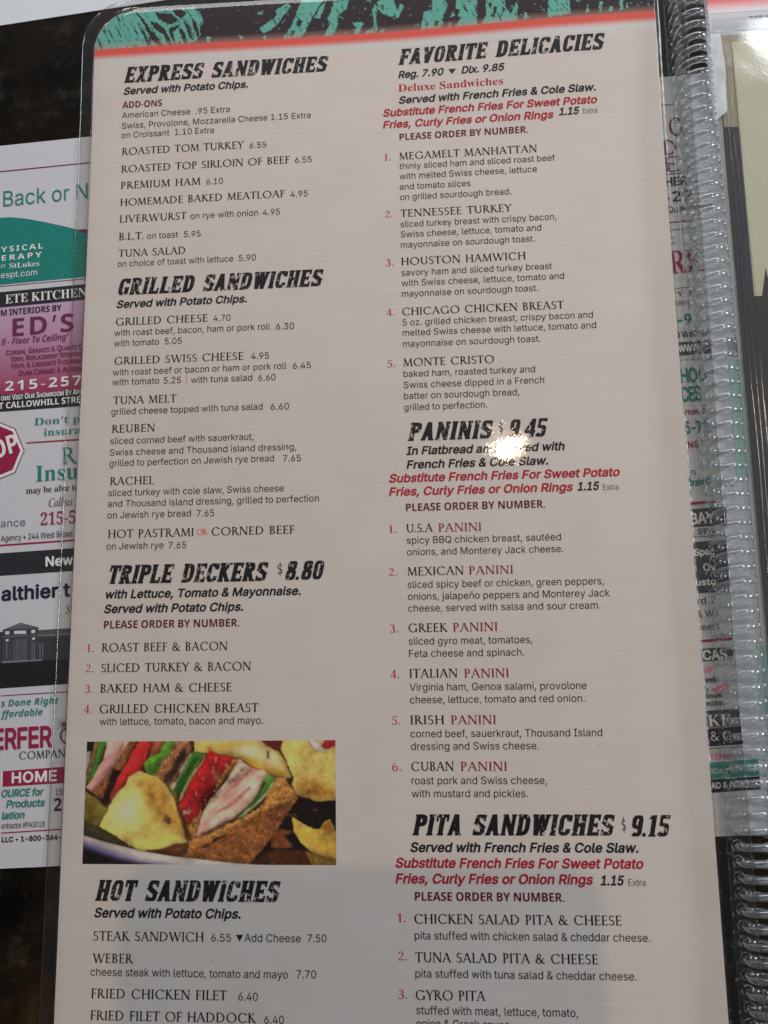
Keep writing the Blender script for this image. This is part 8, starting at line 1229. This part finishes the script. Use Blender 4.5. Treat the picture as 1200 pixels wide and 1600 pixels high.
((240, 228, 160), [(0.141, 0.452), (0.213, 0.425), (0.231, 0.543), (0.213, 0.678), (0.154, 0.705), (0.105, 0.633)], 0.02, 0.12, 10, 0.1),
((235, 220, 110), [(0.204, 0.814), (0.365, 0.751), (0.406, 0.805), (0.356, 0.832), (0.276, 0.877), (0.213, 0.868)], 0.012, 0.15, 10, 0.03),
((110, 70, 35), [(0.33, 0.606), (0.347, 0.624), (0.352, 0.669), (0.343, 0.683), (0.327, 0.642)], 0.01, 0.4, 30, 0.006),
((205, 140, 70), [(0.195, 0.335), (0.231, 0.344), (0.226, 0.38), (0.204, 0.371)], 0.012, 0.4, 30, 0.03),
((70, 35, 20), [(0.372, 0.416), (0.381, 0.434), (0.383, 0.543), (0.41, 0.669), (0.433, 0.805), (0.419, 0.814), (0.392, 0.678), (0.372, 0.543)], 0.012, 0.4, 20, 0.02),
((60, 35, 22), [(0.474, 0.76), (0.528, 0.705), (0.609, 0.624), (0.613, 0.633), (0.533, 0.724), (0.474, 0.782)], 0.01, 0.3, 30, 0.02),
((196, 190, 198), [(-0.025, 0.755), (0.096, 0.825), (0.231, 0.891), (0.365, 0.936), (0.496, 0.963), (0.609, 0.988), (0.788, 1.007), (1.013, 1.027), (1.013, 1.085), (-0.025, 1.085)], 0.0, 0.05, 8, 0.006),
((84, 74, 150), [(-0.025, 0.8), (0.051, 0.859), (0.141, 0.927), (0.231, 0.977), (0.365, 1.017), (0.365, 1.085), (-0.025, 1.085)], 0, 0.1, 8, 0.05),
((22, 21, 24), [(-0.025, 0.846), (0.051, 0.903), (0.141, 0.959), (0.213, 0.99), (0.276, 1.008), (0.298, 1.085), (-0.025, 1.085)], 0, 0.1, 8, 0.03)]
nx, ny = 440, 220
u = np.linspace(0, 1, nx)
v = np.linspace(0, 1, ny)
U_, V_ = np.meshgrid(u, v)
XX, YY = U_ * 2.015, V_
rgb = np.zeros((ny, nx, 3))
for k, (c, q, warp_, tex, sc, blur) in enumerate(PH):
    wx = (fbm(XX, YY, 9, 50 + k) - 0.5) * warp_ * 3.2 + (fbm(XX, YY, 45, 450 + k, 2) - 0.5) * warp_ * 0.9
    wy = (fbm(XX, YY, 9, 90 + k) - 0.5) * warp_ * 3.2 + (fbm(XX, YY, 45, 490 + k, 2) - 0.5) * warp_ * 0.9
    d = sdist(XX + wx, YY + wy, [(a * 2.015, b) for a, b in q])
    al = np.clip(d / (2 * blur) + 0.5, 0, 1)
    al = al * al * (3 - 2 * al)
    # what lies below darkens just outside the edge of what lies on it
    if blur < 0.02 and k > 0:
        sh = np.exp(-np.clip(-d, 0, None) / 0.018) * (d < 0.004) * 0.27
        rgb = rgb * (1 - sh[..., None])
    base = np.array(c, float)
    n = (fbm(XX, YY, 5, 700 + k, 3) - 0.5) * 0.55 + (fbm(XX, YY, sc, 200 + k, 5) - 0.5) * tex * 1.5
    # rounded form: lit from the upper left, fading to the rim
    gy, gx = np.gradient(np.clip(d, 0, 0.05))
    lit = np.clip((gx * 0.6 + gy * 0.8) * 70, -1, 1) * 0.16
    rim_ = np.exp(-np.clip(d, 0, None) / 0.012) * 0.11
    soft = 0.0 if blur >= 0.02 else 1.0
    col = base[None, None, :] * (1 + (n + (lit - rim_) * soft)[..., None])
    if sc >= 30:
        n2 = (fbm(XX * 1.0, YY, 70, 800 + k, 2) - 0.5) * 0.9
        col = col * (1 + n2[..., None] * tex)
    if c[0] > 200 and 150 < c[1] < 200 and c[2] > 150:
        al_ = XX * 0.80 - YY * 0.60 + 2
        ac_ = XX * 0.60 + YY * 0.80
        n3 = (fbm(al_ * 6 + 9, ac_ * 34 + 40, 1.0, 820 + k, 3) - 0.5)
        col = col * (1 + n3[..., None] * np.array((0.25, 0.45, 0.42)))
    fn = np.clip((fbm(XX, YY, sc * 3.6, 300 + k, 3) - 0.60) * 7, 0, 1) * tex * 0.45
    hl = np.clip((fbm(XX, YY, sc * 2.2, 600 + k, 3) - 0.66) * 8, 0, 1) * tex * 0.9
    col = col * (1 - fn[..., None]) + hl[..., None] * (np.array((255, 240, 215)) - col) * 0.45
    col = np.clip(col, 0, 255)
    rgb = rgb * (1 - al[..., None]) + col * al[..., None]
for _ in range(1):
    rgb = (rgb * 2 + np.roll(rgb, 1, 0) + np.roll(rgb, -1, 0) + np.roll(rgb, 1, 1) + np.roll(rgb, -1, 1)) / 6
grey = rgb.mean(axis=2, keepdims=True)
rgb = (rgb * 0.9 + grey * 0.1) * np.array((0.96, 0.92, 0.85))
l = ((rgb / 255 + 0.055) / 1.055) ** 2.4 / 0.62
rgb = np.clip(l, 0, 0.9)
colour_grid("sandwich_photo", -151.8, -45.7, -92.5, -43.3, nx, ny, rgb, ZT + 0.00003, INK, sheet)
ex = sheet.children[-1]
ex["label"] = "printed photo of a triple decker sandwich with potato chips"

# the printed lines
KIND = {'H': 'section_heading', 'B': 'serving_note', 'Q': 'substitution_note', 'M': 'order_note', 'S': 'item_description', 'T': 'item_name',
        'P': 'item_name', 'N': 'item_number', 'X': 'deluxe_note', 'E': 'extra_note', 'D': 'dollar_sign', 'R': 'divider_mark', 'V': 'triangle_mark', 'r': 'item_name'}
CAPH = {'H': 8.15, 'B': 3.5, 'Q': 3.55, 'M': 3.3, 'S': 3.0, 'T': 3.6, 'P': 3.6, 'N': 3.3, 'X': 3.7, 'E': 2.5, 'D': 5.2, 'R': 3.4, 'V': 2.6, 'r': 2.6}
FN = {'H': 'H', 'B': 'B', 'Q': 'B', 'M': 'M', 'S': 'S', 'T': 'T', 'P': 'T', 'N': 'T', 'X': 'X', 'E': 'S', 'D': 'D', 'R': 'S', 'V': 'V', 'r': 'T'}
SHEAR = {'H': 0.22, 'B': 0.21, 'Q': 0.21}
MENU = """H|-145.8|263.3|99.5|EXPRESS SANDWICHES
B|-146.0|257.3|61.1|Served with Potato Chips.
M|-146.3|250.3|19.3|ADD-ONS
S|-146.3|245.2|52.1|American Cheese  .95 Extra
S|-146.3|239.8|90.7|Swiss, Provolone, Mozzarella Cheese 1.15 Extra
S|-146.4|235.0|44.7|on Croissant  1.10 Extra
T|-145.9|226.3|58.7|ROASTED TOM TURKEY
S|-84.5|226.0|7.9|6.55
T|-145.9|217.4|80.4|ROASTED TOP SIRLOIN OF BEEF
S|-63.0|217.3|7.9|6.55
T|-145.9|209.1|38.2|PREMIUM HAM
S|-104.9|208.9|7.9|6.10
T|-145.9|200.5|78.1|HOMEMADE BAKED MEATLOAF
S|-65.1|200.3|8.1|4.95
T|-145.9|192.1|32.1|LIVERWURST
S|-112.1|192.1|31.9|on rye with onion
S|-78.0|192.0|8.0|4.95
T|-145.9|183.3|11.7|B.L.T.
S|-132.5|183.3|14.7|on toast
S|-115.0|183.2|7.9|5.95
T|-145.9|175.0|31.7|TUNA SALAD
S|-146.1|170.1|54.5|on choice of toast with lettuce
S|-89.0|170.1|8.0|5.90
H|-145.8|156.2|96.7|GRILLED SANDWICHES
B|-146.0|150.1|61.6|Served with Potato Chips.
T|-145.9|141.6|42.9|GRILLED CHEESE
S|-100.4|141.6|7.9|4.70
S|-146.5|136.6|72.3|with roast beef, bacon, ham or pork roll
S|-71.5|136.4|8.2|6.30
S|-146.5|131.6|21.1|with tomato
S|-122.7|131.6|7.9|5.05
T|-145.9|122.9|59.6|GRILLED SWISS CHEESE
S|-82.8|122.9|8.1|4.95
S|-146.5|117.8|79.8|with roast beef or bacon or ham or pork roll
S|-63.8|117.7|8.1|6.45
S|-146.5|113.2|21.7|with tomato
S|-122.7|113.1|7.9|5.25
R|-112.4|113.1|0.3|!
S|-110.1|112.9|27.9|with tuna salad
S|-79.5|112.7|7.9|6.60
T|-145.9|104.3|29.3|TUNA MELT
S|-146.5|99.4|69.1|grilled cheese topped with tuna salad
S|-73.7|99.1|8.2|6.60
T|-145.9|91.1|19.8|REUBEN
S|-146.5|85.8|65.1|sliced corned beef with sauerkraut,
S|-146.5|80.6|84.2|Swiss cheese and Thousand island dressing,
S|-146.5|75.7|74.4|grilled to perfection on Jewish rye bread
S|-68.1|75.4|7.9|7.65
T|-145.9|67.2|20.0|RACHEL
S|-146.5|62.2|78.7|sliced turkey with cole slaw, Swiss cheese
S|-146.5|57.3|94.2|and Thousand island dressing, grilled to perfection
S|-146.5|52.2|37.6|on Jewish rye bread
S|-106.3|52.0|7.8|7.65
T|-145.9|43.5|38.4|HOT PASTRAMI
r|-106.2|44.0|4.8|OR
T|-99.5|43.5|36.5|CORNED BEEF
S|-146.5|38.4|25.7|on Jewish rye
S|-118.6|38.2|7.9|7.65
H|-145.8|23.3|72.2|TRIPLE DECKERS
D|-70.3|25.7|2.1|$
H|-67.2|23.5|17.5|8.80
B|-146.5|17.1|86.9|with Lettuce, Tomato & Mayonnaise.
B|-146.6|10.8|62.0|Served with Potato Chips.
M|-146.3|4.1|59.5|PLEASE ORDER BY NUMBER.
N|-153.5|-5.8|3.1|1.
T|-146.8|-5.8|55.0|ROAST BEEF & BACON
N|-153.6|-14.3|3.4|2.
T|-146.8|-14.4|65.3|SLICED TURKEY & BACON
N|-153.6|-22.9|3.5|3.
T|-146.8|-23.0|57.1|BAKED HAM & CHEESE
N|-153.7|-31.4|3.5|4.
T|-146.8|-31.6|68.7|GRILLED CHICKEN BREAST
S|-146.6|-36.5|70.4|with lettuce, tomato, bacon and mayo.
H|-145.8|-106.8|78.0|HOT SANDWICHES
B|-146.0|-113.1|61.8|Served with Potato Chips.
T|-145.9|-122.1|46.0|STEAK SANDWICH
S|-96.8|-122.0|8.1|6.55
V|-86.6|-121.9|2.9|v
S|-83.1|-121.9|22.9|Add Cheese
S|-57.4|-121.8|7.6|7.50
T|-145.9|-130.6|17.0|WEBER
S|-146.5|-135.5|81.1|cheese steak with lettuce, tomato and mayo
S|-61.9|-135.3|7.9|7.70
T|-145.9|-143.9|55.9|FRIED CHICKEN FILET
S|-85.4|-143.9|7.9|6.40
T|-145.9|-152.1|67.8|FRIED FILET OF HADDOCK
S|-74.8|-152.2|7.9|6.40
H|-13.9|264.2|96.1|FAVORITE DELICACIES
B|-14.1|257.4|21.5|Reg. 7.90
V|9.4|257.5|3.5|v
B|15.4|257.4|20.1|Dlx. 9.85
X|-14.2|250.4|48.6|Deluxe Sandwiches
B|-14.2|244.3|91.1|Served with French Fries & Cole Slaw.
Q|-21.7|238.2|98.7|Substitute French Fries For Sweet Potato
Q|-21.7|232.2|78.7|Fries, Curly Fries or Onion Rings
B|59.1|233.3|9.4|1.15
E|69.9|233.4|6.5|Extra
M|-14.1|225.7|58.9|PLEASE ORDER BY NUMBER.
N|-21.3|215.9|3.0|1.
T|-14.4|215.9|62.9|MEGAMELT MANHATTAN
S|-14.4|211.2|70.8|thinly sliced ham and sliced roast beef
S|-14.4|206.2|62.4|with melted Swiss cheese, lettuce
S|-14.4|201.0|32.3|and tomato slices
S|-14.4|195.9|50.4|on grilled sourdough bread.
N|-21.4|187.8|3.4|2.
T|-14.4|187.6|50.4|TENNESSEE TURKEY
S|-14.4|182.6|70.0|sliced turkey breast with crispy bacon,
S|-14.4|177.7|63.1|Swiss cheese, lettuce, tomato and
S|-14.4|172.6|60.0|mayonnaise on sourdough toast.
N|-21.5|164.3|3.6|3.
T|-14.4|164.3|55.6|HOUSTON HAMWICH
S|-14.4|159.2|67.0|savory ham and sliced turkey breast
S|-14.4|154.3|72.1|with Swiss cheese, lettuce, tomato and
S|-14.4|149.2|60.4|mayonnaise on sourdough toast.
N|-21.5|140.7|3.6|4.
T|-14.4|140.5|71.4|CHICAGO CHICKEN BREAST
S|-14.4|135.7|83.7|5 oz. grilled chicken breast, crispy bacon and
S|-14.4|130.9|84.8|melted Swiss cheese with lettuce, tomato and
S|-14.4|125.7|60.5|mayonnaise on sourdough toast.
N|-21.5|116.8|3.5|5.
T|-14.4|116.8|39.9|MONTE CRISTO
S|-14.4|111.9|57.5|baked ham, roasted turkey and
S|-14.4|106.8|61.2|Swiss cheese dipped in a French
S|-14.4|101.8|50.3|batter on sourdough bread,
S|-14.4|96.7|36.2|grilled to perfection.
H|-13.1|82.9|37.9|PANINIS
D|26.4|84.9|1.8|$
H|30.3|82.9|17.2|9.45
B|-13.9|76.8|68.4|In Flatbread and Served with
B|-13.9|70.7|61.4|French Fries & Cole Slaw.
Q|-21.7|64.8|98.8|Substitute French Fries For Sweet Potato
Q|-21.7|58.9|78.8|Fries, Curly Fries or Onion Rings
B|58.6|59.0|9.4|1.15
E|69.3|58.8|6.5|Extra
M|-14.5|52.0|59.2|PLEASE ORDER BY NUMBER.
N|-22.0|42.8|3.2|1.
T|-14.4|42.8|11.3|U.S.A
P|-0.7|42.7|18.1|PANINI
S|-14.4|37.9|65.1|spicy BBQ chicken breast, sautéed
S|-14.4|32.9|65.8|onions, and Monterey Jack cheese.
N|-22.3|24.4|3.5|2.
T|-14.4|24.3|23.8|MEXICAN
P|11.7|24.2|18.4|PANINI
S|-14.4|19.0|81.8|sliced spicy beef or chicken, green peppers,
S|-14.4|14.0|84.0|onions, jalapeño peppers and Monterey Jack
S|-14.4|9.0|79.9|cheese, served with salsa and sour cream.
N|-22.3|0.6|3.5|3.
T|-14.4|0.5|16.4|GREEK
P|4.3|0.5|18.4|PANINI
S|-14.4|-4.7|51.3|sliced gyro meat, tomatoes,
S|-14.4|-9.8|47.8|Feta cheese and spinach.
N|-22.3|-18.3|3.6|4.
T|-14.4|-18.3|20.0|ITALIAN
P|8.4|-18.5|18.3|PANINI
S|-14.4|-23.6|72.5|Virginia ham, Genoa salami, provolone
S|-14.4|-28.7|71.5|cheese, lettuce, tomato and red onion.
N|-22.1|-37.1|3.5|5.
T|-14.4|-37.2|13.9|IRISH
P|2.4|-37.3|18.3|PANINI
S|-14.4|-42.4|77.8|corned beef, sauerkraut, Thousand Island
S|-14.4|-47.4|52.1|dressing and Swiss cheese.
N|-22.2|-55.7|3.6|6.
T|-14.4|-55.7|17.4|CUBAN
P|5.8|-55.8|18.7|PANINI
S|-14.4|-61.0|54.7|roast pork and Swiss cheese,
S|-14.4|-66.1|46.9|with mustard and pickles.
H|-14.5|-80.9|81.7|PITA SANDWICHES
D|69.1|-79.3|1.5|$
H|72.1|-81.2|16.2|9.15
B|-15.6|-87.2|91.2|Served with French Fries & Cole Slaw.
Q|-21.7|-93.2|98.7|Substitute French Fries For Sweet Potato
Q|-21.7|-99.2|78.7|Fries, Curly Fries or Onion Rings
B|59.5|-99.5|9.4|1.15
E|70.3|-99.7|6.7|Extra
M|-14.0|-105.8|59.1|PLEASE ORDER BY NUMBER.
N|-21.0|-113.9|3.1|1.
T|-14.4|-114.4|81.3|CHICKEN SALAD PITA & CHEESE
S|-14.4|-120.3|91.9|pita stuffed with chicken salad & cheddar cheese.
N|-21.1|-128.1|3.4|2.
T|-14.4|-128.7|71.4|TUNA SALAD PITA & CHEESE
S|-14.4|-134.4|85.8|pita stuffed with tuna salad & cheddar cheese.
N|-21.3|-142.2|3.5|3.
T|-14.4|-142.6|27.3|GYRO PITA
S|-14.4|-147.8|62.7|stuffed with meat, lettuce, tomato,
S|-14.4|-152.6|37.1|onion & Greek sauce."""
for row in MENU.split('\n'):
    s, x, y, w, t = row.split('|')
    t = t.replace('!', '|')
    nm = KIND[s]
    if s == 'S' and t.replace('.', '').isdigit():
        nm = 'price'
    lettering(nm, FN[s], t, float(x), float(y), float(w) - (CAPH[s] * SHEAR.get(s, 0) * 0.9), CAPH[s], C[s], sheet, ZT + 0.00009, SHEAR.get(s, 0), curl)

# dust specks
V, F = [], []
for x, y in [(83.8, 179.5), (73.3, 92.5), (51.9, 83.6), (49.9, 26.0), (77.3, 3.5), (-69.4, 95.9), (61.6, -46.1), (-31.1, 155.5), (-32.0, 7.2), (68.8, 109.3), (-65.9, 71.5), (-110.5, 148.9), (82.6, -31.1), (-96.7, -129.2), (86.6, 10.1), (49.7, -127.2), (-18.1, 71.4), (27.0, 175.8), (36.6, -61.0), (-31.7, -71.7), (7.9, 161.5), (-33.5, 201.1), (-124.8, 125.1), (96.4, 76.2), (84.5, 230.3), (50.4, 220.7)]:
    r = rnd.uniform(0.12, 0.3)
    b = len(V)
    for k in range(6):
        a = k * math.pi / 3
        rr = r * rnd.uniform(0.6, 1.2)
        V.append(((x + rr * math.cos(a)) * MM, (y + rr * math.sin(a) * 0.7) * MM, ZT + 0.0001 + curl(x, y)))
    F.append(tuple(range(b, b + 6)))
o = mesh_obj("dust_specks", V, F, PM_['black'], sheet)
o["kind"] = "stuff"

# top film over the paper; outside the paper it sinks onto the lower film and shows a seam
PITCH, HX, HR = 5.905, 113.2, 2.05
H0 = 287.5
def lip(x, y):
    lx = left_limit(y, XL, YT, RC)
    return 0.00035
rws = rows_for(FYT - 4.0, RC, FYB)
ZF = 0.0016
def xgrid(y):
    x0 = left_limit(y, FXL, FYT, FRC)
    p0 = max(x0 + 0.6, left_limit(y, XL, YT, RC)) if y < YT else x0 + 0.6 * (107 - x0)
    return x0, p0
V, F = [], []
rws = rows_for(FYT, FRC, FYB)
for y in rws:
    x0 = left_limit(y, FXL, FYT, FRC)
    pl = left_limit(min(y, YT), XL, YT, RC)
    pl = max(pl, x0 + 1.5)
    xs = [x0, x0 + (pl - x0) * 0.15, x0 + (pl - x0) * 0.55, pl - 0.6, pl - 0.25, pl + 0.1]
    zs = [0.00095, 0.00110, 0.00105, 0.00115, 0.0014, ZF]
    n = 44
    for i in range(1, n + 1):
        xs.append(pl + 0.1 + (104.5 - pl - 0.1) * i / n)
        zs.append(ZF)
    xs += [104.8, 105.2, 105.6, 107.0]
    zs += [ZF, 0.0014, 0.00118, 0.00112]
    for x, z in zip(xs, zs):
        if y > YT:
            z = min(z, 0.00115)
        V.append((x * MM, y * MM, z + curl(x, y)))
W = len(xs)
for j in range(len(rws) - 1):
    for i in range(W - 1):
        a = j * W + i
        F.append((a, a + W, a + W + 1, a + 1))
film = mesh_obj("top_laminate", V, F, M_FILM, menu, smooth=True)

# punched margin: one strip, each cell with its round hole
def holed(z, m, nm, parent, x0=107.0):
    V, F = [], []
    k = 0
    y = H0 + 3 * PITCH
    def ad(x, yy):
        V.append((x * MM, yy * MM, z + curl(x, yy)))
        return len(V) - 1
    while y > FYB + 6:
        y1, y2 = y + PITCH / 2, y - PITCH / 2
        y1 = min(y1, FYT)
        pts = []
        sq = []
        n = 20
        for i in range(n):
            a = 2 * math.pi * i / n
            c, s = math.cos(a), math.sin(a)
            hx_, hy_ = HX + HR * c, y + HR * s
            # project onto the cell border
            bx = (FXR - HX) if c > 0 else (HX - x0)
            by = (y1 - y) if s > 0 else (y - y2)
            t = min(bx / abs(c) if abs(c) > 1e-6 else 1e9, by / abs(s) if abs(s) > 1e-6 else 1e9)
            pts.append((hx_, hy_))
            sq.append((HX + c * t, y + s * t))
        idx_in = [ad(*p_) for p_ in pts]
        idx_out = [ad(*p_) for p_ in sq]
        for i in range(n):
            j = (i + 1) % n
            F.append((idx_in[i], idx_out[i], idx_out[j], idx_in[j]))
            # fill the cell corners
            a_, b_2 = sq[i], sq[j]
            if abs(a_[0] - b_2[0]) > 1e-6 and abs(a_[1] - b_2[1]) > 1e-6:
                cxn = a_[0] if abs(abs(a_[0] - HX) - ((FXR - HX) if a_[0] > HX else (HX - x0))) < 1e-6 else b_2[0]
                cyn = b_2[1] if cxn == a_[0] else a_[1]
                q = ad(cxn, cyn)
                F.append((idx_out[i], q, idx_out[j]))
        y -= PITCH
    return mesh_obj(nm, V, F, m, parent)
strip = holed(0.00112, M_MARGIN, "punched_margin", menu)

# raised rim round every punched hole
def ring_mesh(R, r, n=20, k=6):
    V, F = [], []
    for i in range(n):
        a = 2 * math.pi * i / n
        for j in range(k):
            b = 2 * math.pi * j / k
            V.append(((R + r * math.cos(b)) * math.cos(a), (R + r * math.cos(b)) * math.sin(a), r * math.sin(b) * 0.8))
    for i in range(n):
        for j in range(k):
            F.append((i * k + j, ((i + 1) % n) * k + j, ((i + 1) % n) * k + (j + 1) % k, i * k + (j + 1) % k))
    me = bpy.data.meshes.new("hole_rim")
    me.from_pydata(V, [], F)
    me.materials.append(M_EDGE)
    me.polygons.foreach_set("use_smooth", [True] * len(me.polygons))
    return me
rim = ring_mesh(HR * MM, 0.00022)
y = H0 + 3 * PITCH
while y > -175:
    o = bpy.data.objects.new("hole_rim", rim)
    o.location = (HX * MM, y * MM, 0.00118 + curl(HX, y))
    COL.objects.link(o)
    o.parent = strip
    y -= PITCH

# welded outer rim of the laminate
V, F = [], []
path = []
for k in range(0, 19):
    a = math.radians(180 - 90 * k / 18)
    path.append((FXL + FRC + FRC * math.cos(a), FYT - FRC + FRC * math.sin(a)))
path = [(FXL, FYB + (FYT - FRC - FYB) * k / 40) for k in range(40)] + path + [(FXL + FRC + (FXR - FXL - FRC) * k / 16, FYT) for k in range(1, 17)] + [(FXR, FYT - (FYT - FYB) * k / 40) for k in range(1, 41)]
for i, (x, yv) in enumerate(path):
    a = Vector(path[max(0, i - 1)])
    b = Vector(path[min(len(path) - 1, i + 1)])
    d = (b - a).normalized()
    nrm = Vector((d.y, -d.x))
    wob = 0.05 * math.sin(i * 1.7)
    for s, h in ((0, 0.0), (0.18, 0.00022), (0.42 + wob, 0.00022), (0.62 + wob, 0.0)):
        V.append(((x + nrm.x * s) * MM, (yv + nrm.y * s) * MM, 0.00104 + h + curl(x, yv)))
for i in range(len(path) - 1):
    for k in range(3):
        F.append((i * 4 + k, i * 4 + k + 1, (i + 1) * 4 + k + 1, (i + 1) * 4 + k))
mesh_obj("laminate_rim", V, F, M_EDGE, menu, smooth=True)
# seam where the film steps down beside the paper
V, F = [], []
rws = rows_for(YT, RC, YB)
for side in (-1, 1):
    base = len(V)
    for y in rws:
        x = left_limit(y, XL, YT, RC) - 0.3 if side < 0 else XR + 0.35
        for s, h in ((0, 0), (0.14, 0.00012), (0.28, 0)):
            V.append(((x + s * side) * MM, y * MM, (0.00132 if side < 0 else 0.0013) + h + curl(x, y)))
    for j in range(len(rws) - 1):
        for k in range(2):
            a = base + j * 3 + k
            F.append((a, a + 3, a + 4, a + 1) if side < 0 else (a, a + 1, a + 4, a + 3))
mesh_obj("film_seam", V, F, M_EDGE, menu, smooth=True)

# clear plastic coil through the holes
CR, WR = 0.0068, 0.00145
CX, CZ = 0.1190, 0.0062
V, F = [], []
NS, NK = 40, 12
turns = int((H0 + 3 * PITCH + 175) / PITCH)
y0 = (H0 + 3 * PITCH) * MM
cen = []
ph0 = math.atan2(0.0012 - CZ, HX * MM + 0.0010 - CX)
for i in range(turns * NS + 1):
    t = i / NS
    a = ph0 + 2 * math.pi * t
    jit = 0.00018 * math.sin(t * 2.1) + 0.00012 * math.sin(t * 0.7)
    cen.append(Vector((CX + (CR + jit) * math.cos(a), y0 - PITCH * MM * t, CZ + CR * math.sin(a))))
# vertices along the wire
for i, c in enumerate(cen):
    d = (cen[min(len(cen) - 1, i + 1)] - cen[max(0, i - 1)]).normalized()
    rad = (c - Vector((CX, c.y, CZ))).normalized()
    bn = d.cross(rad).normalized()
    for j in range(NK):
        b = 2 * math.pi * j / NK
        q = c + (rad * math.cos(b) + bn * math.sin(b)) * WR
        V.append(tuple(q))
for i in range(len(cen) - 1):
    for j in range(NK):
        F.append((i * NK + j, (i + 1) * NK + j, (i + 1) * NK + (j + 1) % NK, i * NK + (j + 1) % NK))
coil = mesh_obj("coil_binding", V, F, M_COIL, menu, smooth=True)
bm = bmesh.new()
bm.from_mesh(coil.data)
bmesh.ops.recalc_face_normals(bm, faces=bm.faces[:])
bm.to_mesh(coil.data)
bm.free()
coil["label"] = "clear plastic spiral coil threaded through the punched holes"

# second laminated leaf folded under, its clear margin seen right of the coil
film_sheet("rear_leaf_film", [(109.5, 304.5), (109.5, -214), (129.6, -214), (129.6, 303.0)], 0.0007, M_SLEEVE, menu)

# ------------------------------------------------------------------ unseen slab added in place of phone and hands, shaped for the bottom shadow
bm = bmesh.new()
bmesh.ops.create_cube(bm, size=1.0)
for v in bm.verts:
    v.co = Vector((v.co.x * 0.160, v.co.y * 0.24, v.co.z * 0.008))
bmesh.ops.bevel(bm, geom=[e for e in bm.edges if abs((e.verts[0].co - e.verts[1].co).normalized().z) > 0.9], offset=0.010, segments=5, affect='EDGES', profile=0.5)
me = bpy.data.meshes.new("shadow_slab_body")
bm.to_mesh(me)
bm.free()
me.materials.append(mat("shadow_slab_shell", (0.05, 0.055, 0.065), 0.45))
tb = bpy.data.objects.new("shadow_slab", me)
tb.location = (0.004, -0.103, 0.352)
COL.objects.link(tb)
tag(tb, "unseen dark slab added above the lower half of the menu to cast its shadow", "shadow slab")
ln = mesh_obj("shadow_slab_disc", [(0.006 * math.cos(a * math.pi / 8) - 0.004, 0.006 * math.sin(a * math.pi / 8) + 0.103, -0.0043) for a in range(16)], [tuple(reversed(range(16)))], mat("shadow_slab_disc_dark", (0.02, 0.02, 0.03), 0.1), tb)
